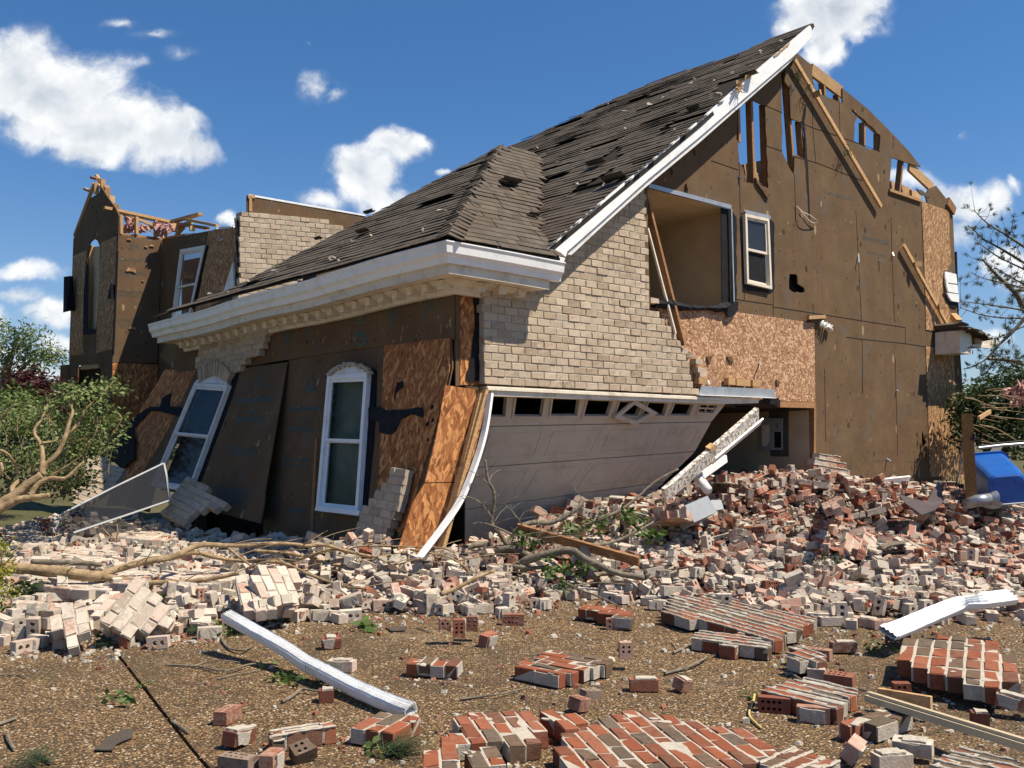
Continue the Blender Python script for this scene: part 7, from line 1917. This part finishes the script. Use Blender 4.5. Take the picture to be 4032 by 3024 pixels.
plant('fallen_limb', 'tangle of grey broken limbs lying in front of the pushed-in garage door', 'branch', atd('C2', 500, 1580, 9.4), LB, 'bark', [cl('C2', 1060, 1230, 10.2, .13, .1, .08), cl('C2', 1280, 1160, 10.4, .13, .1, .1), cl('C2', 1420, 1160, 10.4, .08, .1, .12), cl('C2', 900, 1270, 10.0, .06, .08, .05), cl('C2', 560, 1340, 9.8, .08, .08, .05), cl('C2', 920, 1560, 9.3, .1, .1, .06), cl('C2', 1580, 1320, 9.9, .1, .1, .05), cl('C2', 760, 1600, 9.2, .08, .08, .05)], 420, .075, 'leaf', .05, 'leaf_sprays', 'limbs')
mb = MB(); mb.tube([atd('C2', 485, 1562, 9.48), atd('C2', 520, 1545, 9.5)], [.038, .045], 9, 0, True, .12); single('split_wood', mb, 'rawwood', 'fresh split end of the thick grey limb', 'wood')
for i, (r, L, rr, lab) in enumerate((('G1', [1320, 838, 1560, 852, 1780, 886, 2000, 832, 2212, 842], .008, 'long forked twig lying on the drive left of the downspout'), ('G1', [1540, 852, 1640, 815, 1780, 805, 1900, 822], .005, 'thin curved twig touching the long forked twig'), ('G1', [1720, 952, 1850, 920, 2060, 882], .006, 'straight grey twig below the long forked twig'), ('G2', [220, 1132, 300, 1090, 380, 1032, 500, 1045, 590, 1000], .010, 'bent lichen-grey stick just left of the downspout'), ('G2', [1630, 1112, 1800, 1090, 1950, 1070, 2170, 1018], .008, 'straight grey stick pointing at the cracked red slab'),
                                 ('G3', [1240, 908, 1350, 880, 1450, 845, 1540, 800, 1575, 775], .012, 'brown curved stick right of the dark red brick'), ('G1', [55, 1372, 70, 1440, 112, 1508], .012, 'short dark stick near the left edge of the drive'), ('G1', [280, 1548, 340, 1570, 405, 1612], .013, 'short brown stick at the bottom left of the drive'), ('G1', [-40, 1315, 60, 1285, 132, 1258], .012, 'brown stick cut off by the left edge of the drive'), ('G3', [1310, 745, 1400, 700, 1512, 645], .011, 'forked stick in front of the mortar-crusted row'), ('G3', [1295, 660, 1320, 690, 1345, 722], .006, 'thin white twig beside the forked stick'),
                                 ('G1', [-30, 920, 130, 918, 215, 942], .006, 'thin brown twig high at the left edge of the drive'), ('G1', [1360, 1285, 1430, 1330, 1500, 1375], .008, 'small twig lying over the drive joint'), ('G1', [1740, 610, 1800, 700, 1920, 725, 2000, 690], .010, 'curved brown twig under the leafy sprig by the downspout'), ('G2', [1290, 545, 1350, 565, 1390, 585], .006, 'short dark twig near the heap foot'), ('G4', [375, 905, 400, 930, 450, 960], .014, 'short dark stick below the mortar-faced corner piece'), ('G4', [845, 1020, 1000, 1050, 1150, 1085], .006, 'thin twig running to the propped slab'))):
    mb = MB(); limb(mb, [atg(r, L[k], L[k + 1], rr + .004 + (.012 if 2 < k < len(L) - 3 else 0)) for k in range(0, len(L), 2)], rr, rr * .6, 6, 4, .12)
    single('fallen_twig', mb, 'bark' if 'white' not in lab else 'palebark', lab, 'twig', 'twigs lying on the drive')
for i, (k_, L, rr, lab) in enumerate((('R3', [600, 1250, 800, 1190, 1000, 1130], .010, 'thin stick across the middle of the heap'), ('R3', [830, 1300, 1000, 1250, 1200, 1225], .010, 'pale branch lying on the bricks below the block stack'), ('R3', [370, 1275, 480, 1310, 620, 1305], .014, 'grey stick beside the flat pale slab'), ('G3', [690, 135, 800, 105, 1050, 75], .02, 'thick grey stick at the front of the heap centre'), ('G3', [1090, 130, 1250, 90, 1500, 60], .010, 'long brown twig along the heap centre'), ('G3', [530, 215, 700, 190, 960, 205], .010, 'greenish stick low in the heap centre'), ('G3', [390, 150, 560, 240, 720, 300, 900, 385], .012, 'long thin branch slanting down the heap front'), ('R3', [1740, 1430, 1800, 1400, 1900, 1385, 1960, 1370], .035, 'mossy thick log stub in the right heap'), ('G0', [350, 350, 560, 345, 660, 380], .008, 'thin pale twig in front of the window screen'), ('G0', [560, 450, 640, 460, 710, 520], .007, 'bent twig on the pale slab'))):
    mb = MB(); limb(mb, [atH(k_, L[k], L[k + 1], .10 + rr) for k in range(0, len(L), 2)], rr, rr * .55, 6, 4, .12)
    single('fallen_twig', mb, 'bark', lab, 'twig', 'twigs caught in the heap')
# sprigs
def sprig(label, r, x, y, n, spread, size, leaf='leaf', h=.02, needles=False, heap_=False, ang=0.0):
    p = atH(r, x, y, .06) if heap_ else atg(r, x, y, h)
    mb = MB()
    if needles:
        for _ in range(n):
            a = ang + rnd.gauss(0, .55)
            q_ = p + V((rnd.gauss(0, spread * .4), rnd.gauss(0, spread * .4), rnd.uniform(0, .02)))
            d = V((math.cos(a), math.sin(a), rnd.uniform(-.1, .5))).normalized() * size * rnd.uniform(.6, 1.2)
            s_ = V((-d.y, d.x, 0)).normalized() * .0022
            mb.add([q_ - s_, q_ + s_, q_ + d + s_ * .3, q_ + d - s_ * .3], [(0, 1, 2, 3)])
    else:
        limb(mb, [p + V((-spread, 0, 0)), p + V((0, .02, .02)), p + V((spread, -.02, .01))], .004, .002, 5, 3, 0)
        leafcloud(mb, [(p + V((0, 0, .015)), (spread, spread, .02))], n, size, spread * .35)
    return single('pine_sprig' if needles else 'leafy_sprig', mb, 'needle' if needles else leaf, label, 'pine sprig' if needles else 'sprig', 'torn green sprigs on the ground')
for a in (('leafy sprig spread below the top end of the downspout', 'G1', 1860, 590, 40, .14, .07), ('leafy sprig half under the middle of the downspout', 'G2', 250, 960, 38, .14, .06), ('large green leaves at the heap foot near the shingle scrap', 'G2', 890, 540, 16, .10, .10), ('leaf sprig beside the yellow cable end', 'G3', 1900, 1075, 12, .05, .07), ('leafy sprig on the drive left of the propped slab', 'G4', 1110, 740, 26, .12, .06), ('flat leaf sprig on the left side of the drive', 'G1', 880, 1115, 16, .09, .07), ('small sprig of leaves under the square tilted slab', 'G1', 830, 660, 26, .08, .06, 'leafd'), ('pale leaf sprig in front of the bottom edge brick block', 'G2', 980, 1530, 14, .06, .06, 'leafp'), ('tiny leaf tuft in the drive joint', 'G1', 1160, 1010, 14, .06, .03)):
    sprig(*a)
for lab, r, x, y, n, sp_, sz, an in (('pine sprig at the heap foot right of the tall slab', 'M2', 190, 1510, 150, .06, .16, 2.6), ('upright pine sprig beside the cream brick at the downspout top', 'G1', 1530, 590, 110, .05, .17, 1.2), ('pine sprig under the brick block at the bottom', 'G2', 1080, 1530, 190, .07, .19, .2), ('pine sprig caught behind the downspout middle', 'G2', 500, 950, 110, .06, .15, -.3), ('pine sprig in the shade of the stepped slab', 'G1', 800, 690, 80, .05, .12, 1.0), ('brown-green pine sprig at the bottom left corner', 'G1', 200, 1610, 120, .12, .14, .3)):
    sprig(lab, r, x, y, n, sp_, sz, 'needle', .02, True, False, an)
for a in (('leaf sprig poking out low in the heap centre', 'G3', 430, 230, 30, .09, .06), ('leaf sprig on the bricks under the grey stick', 'G3', 490, 60, 26, .08, .06), ('dark fern-like sprig in the middle of the right heap', 'R3', 1300, 1520, 60, .12, .05, 'leafd'), ('pale weed tuft at the foot of the gable wall', 'R3', 1660, 850, 26, .06, .09, 'leafp'), ('sprig of leaves beside the left hanging slab', 'G0', 230, 820, 34, .10, .07), ('leaf sprig between the two left tilted slabs', 'G0', 1380, 890, 20, .07, .06)):
    sprig(a[0], *a[1:6], a[6], a[7] if len(a) > 7 else 'leaf', .02, False, True)
mb = MB()
for _ in range(380):
    x, y = rnd.uniform(-3.4, 4), rnd.uniform(4.3, 8.6)
    p = V((x, y, ground(x, y) + .004)); a = rnd.uniform(0, 6.28); s_ = rnd.uniform(.008, .03)
    d = V((math.cos(a), math.sin(a), rnd.uniform(0, .3))) * s_; e = V((-d.y, d.x, rnd.uniform(-.01, .01))) * .4
    mb.add([p, p + d * .5 + e, p + d, p + d * .5 - e], [(0, 1, 2, 3)])
for _ in range(700):
    x, y = rnd.uniform(-6, 7), rnd.uniform(7.5, 12.5)
    if inpoly((x, y), plan) and noise.noise((x * 1.5, y * 1.5, 8)) > -.1:
        p = V((x, y, heap(x, y) + rnd.uniform(.04, .1))); a = rnd.uniform(0, 6.28); s_ = rnd.uniform(.02, .06)
        d = V((math.cos(a), math.sin(a), rnd.uniform(-.3, .5))) * s_; e = V((-d.y, d.x, rnd.uniform(-.02, .02))) * .45
        mb.add([p, p + d * .5 + e, p + d, p + d * .5 - e], [(0, 1, 2, 3)])
tag(mb.build('leaf_litter', MAT['leaf']), 'small torn green leaves strewn over drive and bricks', 'leaves', None, 'stuff')
plant('yellow_green_bush', 'bright yellow-green bush at the left edge in front of the heap', 'bush', atd('F', 0, 1310, 8.0), [(D('F', 8.0, [-10, 1330, 0, 1250, 5, 1180]), .012, .004)], 'bark', [cl('F', -5, 1200, 8.0, .13, .15, .22), cl('F', 0, 1270, 7.9, .10, .12, .15), cl('F', -40, 1240, 8.0, .15, .2, .3)], 1500, .032, 'leafy', .035)
plant('creeping_ivy', 'dark ivy leaves under the yellow-green bush', 'ivy', atd('F', 20, 1340, 7.9), [], 'bark', [cl('F', 15, 1330, 7.9, .16, .2, .08), cl('F', 65, 1275, 8.3, .1, .1, .08), cl('F', -20, 1360, 7.7, .15, .2, .1)], 330, .06, 'leafd', .05)
# trees behind at the left
plant('feathery_tree', 'tall feathery light-green tree behind the hedge at the far left', 'tree', atd('F', -40, 960, 20), [(D('H1', 20, [-120, 1000, 0, 740, 60, 560, 110, 380, 150, 250]), .10, .02), (D('H1', 20, [0, 740, 130, 590, 250, 470, 330, 420, 440, 415]), .05, .008), (D('H1', 20.3, [20, 620, 60, 440, 150, 360, 260, 270]), .04, .008), (D('H1', 20, [-20, 780, 90, 660, 200, 600]), .03, .008)], 'bark', [cl('H1', 30, 250, 20, .55, .6, .45), cl('H1', 140, 270, 20.2, .5, .5, .3), cl('H1', 230, 270, 20, .3, .4, .15), cl('H1', 60, 390, 20, .5, .6, .4), cl('H1', 170, 380, 20, .3, .3, .2), cl('H1', 230, 490, 20, .4, .4, .2), cl('H1', 340, 420, 20, .45, .4, .13), cl('H1', 430, 410, 20, .15, .2, .08), cl('H1', 120, 560, 20, .5, .4, .25), cl('H1', -60, 450, 20, .6, .6, .8), cl('H1', 240, 590, 20.2, .3, .3, .15)], 3600, .10, 'leafp', .14, thin=.3, droop=.3)
plant('red_maple', 'dark red maple behind the hedge at the left', 'tree', atd('F', 70, 990, 16.5), [(D('H1', 16.5, [300, 1050, 290, 850, 270, 700]), .05, .02), (D('H1', 16.5, [290, 880, 380, 780, 420, 720]), .03, .01), (D('H1', 16.5, [290, 880, 200, 760, 170, 700]), .03, .01)], 'bark', [cl('H1', 270, 690, 16.5, .55, .5, .3), cl('H1', 190, 660, 16.5, .25, .3, .2), cl('H1', 400, 720, 16.6, .4, .4, .2), cl('H1', 330, 800, 16.4, .65, .6, .3), cl('H1', 430, 850, 16.4, .35, .4, .3), cl('H1', 190, 800, 16.6, .4, .4, .25), cl('H1', 280, 640, 16.5, .18, .2, .15), cl('H1', 380, 910, 16.3, .5, .4, .25), cl('H1', 250, 930, 16.3, .4, .4, .2)], 3600, .085, 'leafr', .11)
plant('background_bush', 'bright green bush in front of the red maple at the far left', 'bush', atd('F', 20, 960, 14.5), [], 'bark', [cl('H1', 60, 830, 14.5, .4, .4, .3), cl('H1', 170, 870, 14.5, .35, .4, .2), cl('H1', 20, 920, 14.3, .5, .4, .3)], 1200, .07, 'leaf', .1)
t = thing('distant_house', 'pale neighbouring house with a grey roof behind the red maple', 'house', atd('F', 60, 965, 46))
mb = MB(); flat(mb, [atd('H1', -120, 800, 46), atd('H1', -120, 690, 46), atd('H1', 520, 730, 46), atd('H1', 520, 950, 46), atd('H1', -120, 950, 46)], 4.0); mb.build('wall', MAT['white'], t)
mb = MB(); flat(mb, [atd('H1', -160, 700, 45.6), atd('H1', 520, 715, 45.6), atd('H1', 500, 675, 47.5), atd('H1', 260, 672, 47.5), atd('H1', 190, 625, 48.5), atd('H1', -160, 600, 48.5)], .3); mb.build('roof', MAT['dgrey'], t)
# right: pine, fallen crown, small tree, far roof
PB = [('E1', 18, [2300, 760, 2212, 700, 2000, 560, 1800, 440, 1660, 320, 1590, 240], .03), ('E1', 18.3, [2300, 960, 2212, 900, 1950, 740, 1700, 600, 1600, 500, 1510, 430], .028), ('E1', 18.1, [2300, 1030, 2212, 980, 1900, 830, 1700, 690, 1590, 590], .022), ('E1', 18, [2330, 1640, 2212, 1460, 2100, 1270, 1900, 1080, 1750, 920, 1680, 850], .075), ('E1', 18.2, [2300, 1210, 2212, 1170, 2000, 1050, 1850, 960], .02), ('E1', 17.8, [2300, 1220, 2212, 1210, 1950, 1150, 1700, 1090, 1540, 1010], .02), ('E1', 17.6, [2300, 1500, 2212, 1490, 1900, 1440, 1600, 1400, 1390, 1380], .022), ('E1', 17.5, [2300, 1590, 2212, 1590, 1900, 1580, 1650, 1540, 1380, 1440], .022), ('E1', 18.0, [2212, 1240, 2080, 1230, 2060, 1100], .03), ('E1', 18, [2040, 700, 2010, 600, 2060, 480, 2080, 330], .012),
      ('E2', 17.4, [2320, -190, 2212, -60, 2050, 120, 1880, 280, 1750, 430, 1600, 520, 1450, 565], .04), ('E2', 17.6, [2212, 30, 2050, 100, 1850, 190], .015), ('E2', 17.4, [2300, 510, 2212, 500, 2000, 460, 1870, 460, 1740, 610, 1640, 665], .03), ('E2', 17.3, [2300, 720, 2212, 620, 2080, 510, 1970, 400], .03), ('E2', 17.3, [1760, 435, 1900, 440, 2060, 455, 2300, 480], .03), ('E2', 17.5, [2300, 640, 2100, 660, 1940, 690], .02)]
t = thing('pine_tree', 'storm-stripped pine with bare drooping boughs at the right edge', 'pine tree', atd('F', 2290, 1040, 18))
mb = MB(); nb = MB()
limb(mb, [atd('F', 2300, 1040, 18), atd('F', 2285, 700, 18), atd('F', 2270, 480, 18), atd('F', 2262, 300, 18)], .22, .10, 10, 4, .05)
for r, d, L, rad in PB:
    q_ = limb(mb, D(r, d, L), rad, .005, 6, 4, .1)
    for i in range(int(len(q_) * .2), len(q_)):
        for _ in range(2):
            if rnd.random() < .30: continue
            sd = V((rnd.gauss(0, .13), rnd.gauss(0, .12), rnd.gauss(.03, .12)))
            e = q_[i] + sd
            mb.tube([q_[i], (q_[i] + e) / 2 + V((0, 0, -.02)), e], [.006, .004, .003], 4)
            for _ in range(22):
                a = (sd.normalized() + V((rnd.gauss(0, .6), rnd.gauss(0, .6), rnd.gauss(.15, .6)))).normalized() * rnd.uniform(.05, .11)
                s_ = a.cross(V((rnd.uniform(-1, 1), rnd.uniform(-1, 1), rnd.uniform(-1, 1)))).normalized() * .005
                b = e + V((rnd.gauss(0, .015), rnd.gauss(0, .015), rnd.gauss(0, .015)))
                nb.add([b - s_, b + s_, b + a], [(0, 1, 2)])
mb.build('trunk_and_boughs', MAT['bark'], t, True); nb.build('needle_tufts', MAT['needle'], t)
tw = []
for k in range(20):
    x0, y0 = rnd.uniform(1480, 2000), rnd.uniform(820, 1480)
    dx, dy = rnd.uniform(150, 420), rnd.uniform(-30, 130)
    d = rnd.uniform(14.4, 15.4)
    tw.append((D('E2', d, [x0, y0, x0 + dx * .5, y0 + dy * .4 + rnd.uniform(-20, 20), x0 + dx, y0 + dy]), .008, .003))
tw += [(D('E2', 14.4, [1470, 920, 1620, 950, 1760, 1010, 1850, 1020]), .012, .006), (D('E2', 14.3, [1660, 1260, 1850, 1300, 2000, 1380, 2130, 1460]), .013, .006), (D('E2', 14.3, [1650, 1090, 1850, 1150, 2212, 1190]), .01, .006)]
plant('fallen_treetop', 'dark green fallen treetop with pale twigs behind the blue bin', 'tree', atd('E2', 1900, 1500, 15.5), tw, 'palebark', [cl('E2', 1950, 950, 16.2, .75, .6, .35), cl('E2', 2150, 800, 16.4, .5, .6, .4), cl('E2', 1750, 1080, 16.0, .5, .5, .35), cl('E2', 2050, 1150, 15.9, .7, .5, .4), cl('E2', 1800, 1350, 15.8, .6, .5, .3), cl('E2', 2150, 1380, 15.8, .6, .5, .3), cl('E2', 2200, 1000, 16, .5, .5, .5), cl('E2', 1650, 1250, 16, .35, .4, .35), cl('E2', 2350, 1150, 16, .8, .6, .8), cl('E2', 1560, 1080, 16.3, .25, .3, .25)], 9000, .085, 'leafd', .10, 'crown', 'twigs')
plant('small_tree', 'small bright green tree between house corner and far roof', 'tree', atd('E2', 1510, 1100, 22), [(D('E2', 22, [1510, 1150, 1515, 1000, 1500, 880]), .04, .01)], 'bark', [cl('E2', 1500, 880, 22, .35, .4, .35), cl('E2', 1530, 980, 22, .35, .4, .3), cl('E2', 1490, 1040, 22, .3, .3, .25)], 1000, .09, 'leaf', .12)
t = thing('distant_house', 'distant beige house with a dark roof vent behind the fallen treetop', 'house', atd('E2', 1640, 1050, 50))
mb = MB(); flat(mb, [atd('E2', 1540, 1080, 50), atd('E2', 1540, 870, 50), atd('E2', 1800, 880, 50), atd('E2', 1800, 1080, 50)], 3.0); mb.build('wall', MAT['trim'], t)
mb = MB(); flat(mb, [atd('E2', 1530, 870, 49.6), atd('E2', 1840, 890, 49.6), atd('E2', 1700, 832, 52), atd('E2', 1535, 836, 52)], .3); mb.build('roof', MAT['dgrey'], t)
for k, (x, y, h) in enumerate(((-13.5, 12.5, 6.5), (-16.5, 17.5, 8.0), (-15, 7.5, 7.0))):
    plant('yard_tree', ('broad leafy yard tree out to the left, middle of three', 'tallest leafy yard tree out to the left', 'leafy yard tree out to the left, nearest the road')[k], 'tree', V((x, y, 0)), [([V((x, y, 0)), V((x + .2, y, h * .3)), V((x, y + .1, h * .7))], .18, .05)], 'bark', [(V((x + rnd.gauss(0, 1.1), y + rnd.gauss(0, 1.1), h * rnd.uniform(.35, .95))), (1.2, 1.2, .9)) for _ in range(10)], 2600, .22, 'leaf', .35, group=None)
mb = MB()
for x0, x1 in ((-70, -16), (20, 75)):
    leafcloud(mb, [(V((x0 + (x1 - x0) * k / 13, 62 + rnd.uniform(-4, 4), 1.7 + rnd.uniform(-.3, .5))), (3.2, 2, rnd.uniform(1.4, 2.3))) for k in range(14)], 9000, .45, .5)
tag(mb.build('distant_trees', MAT['leafd']), 'low dark line of far trees', 'trees', None, 'stuff')
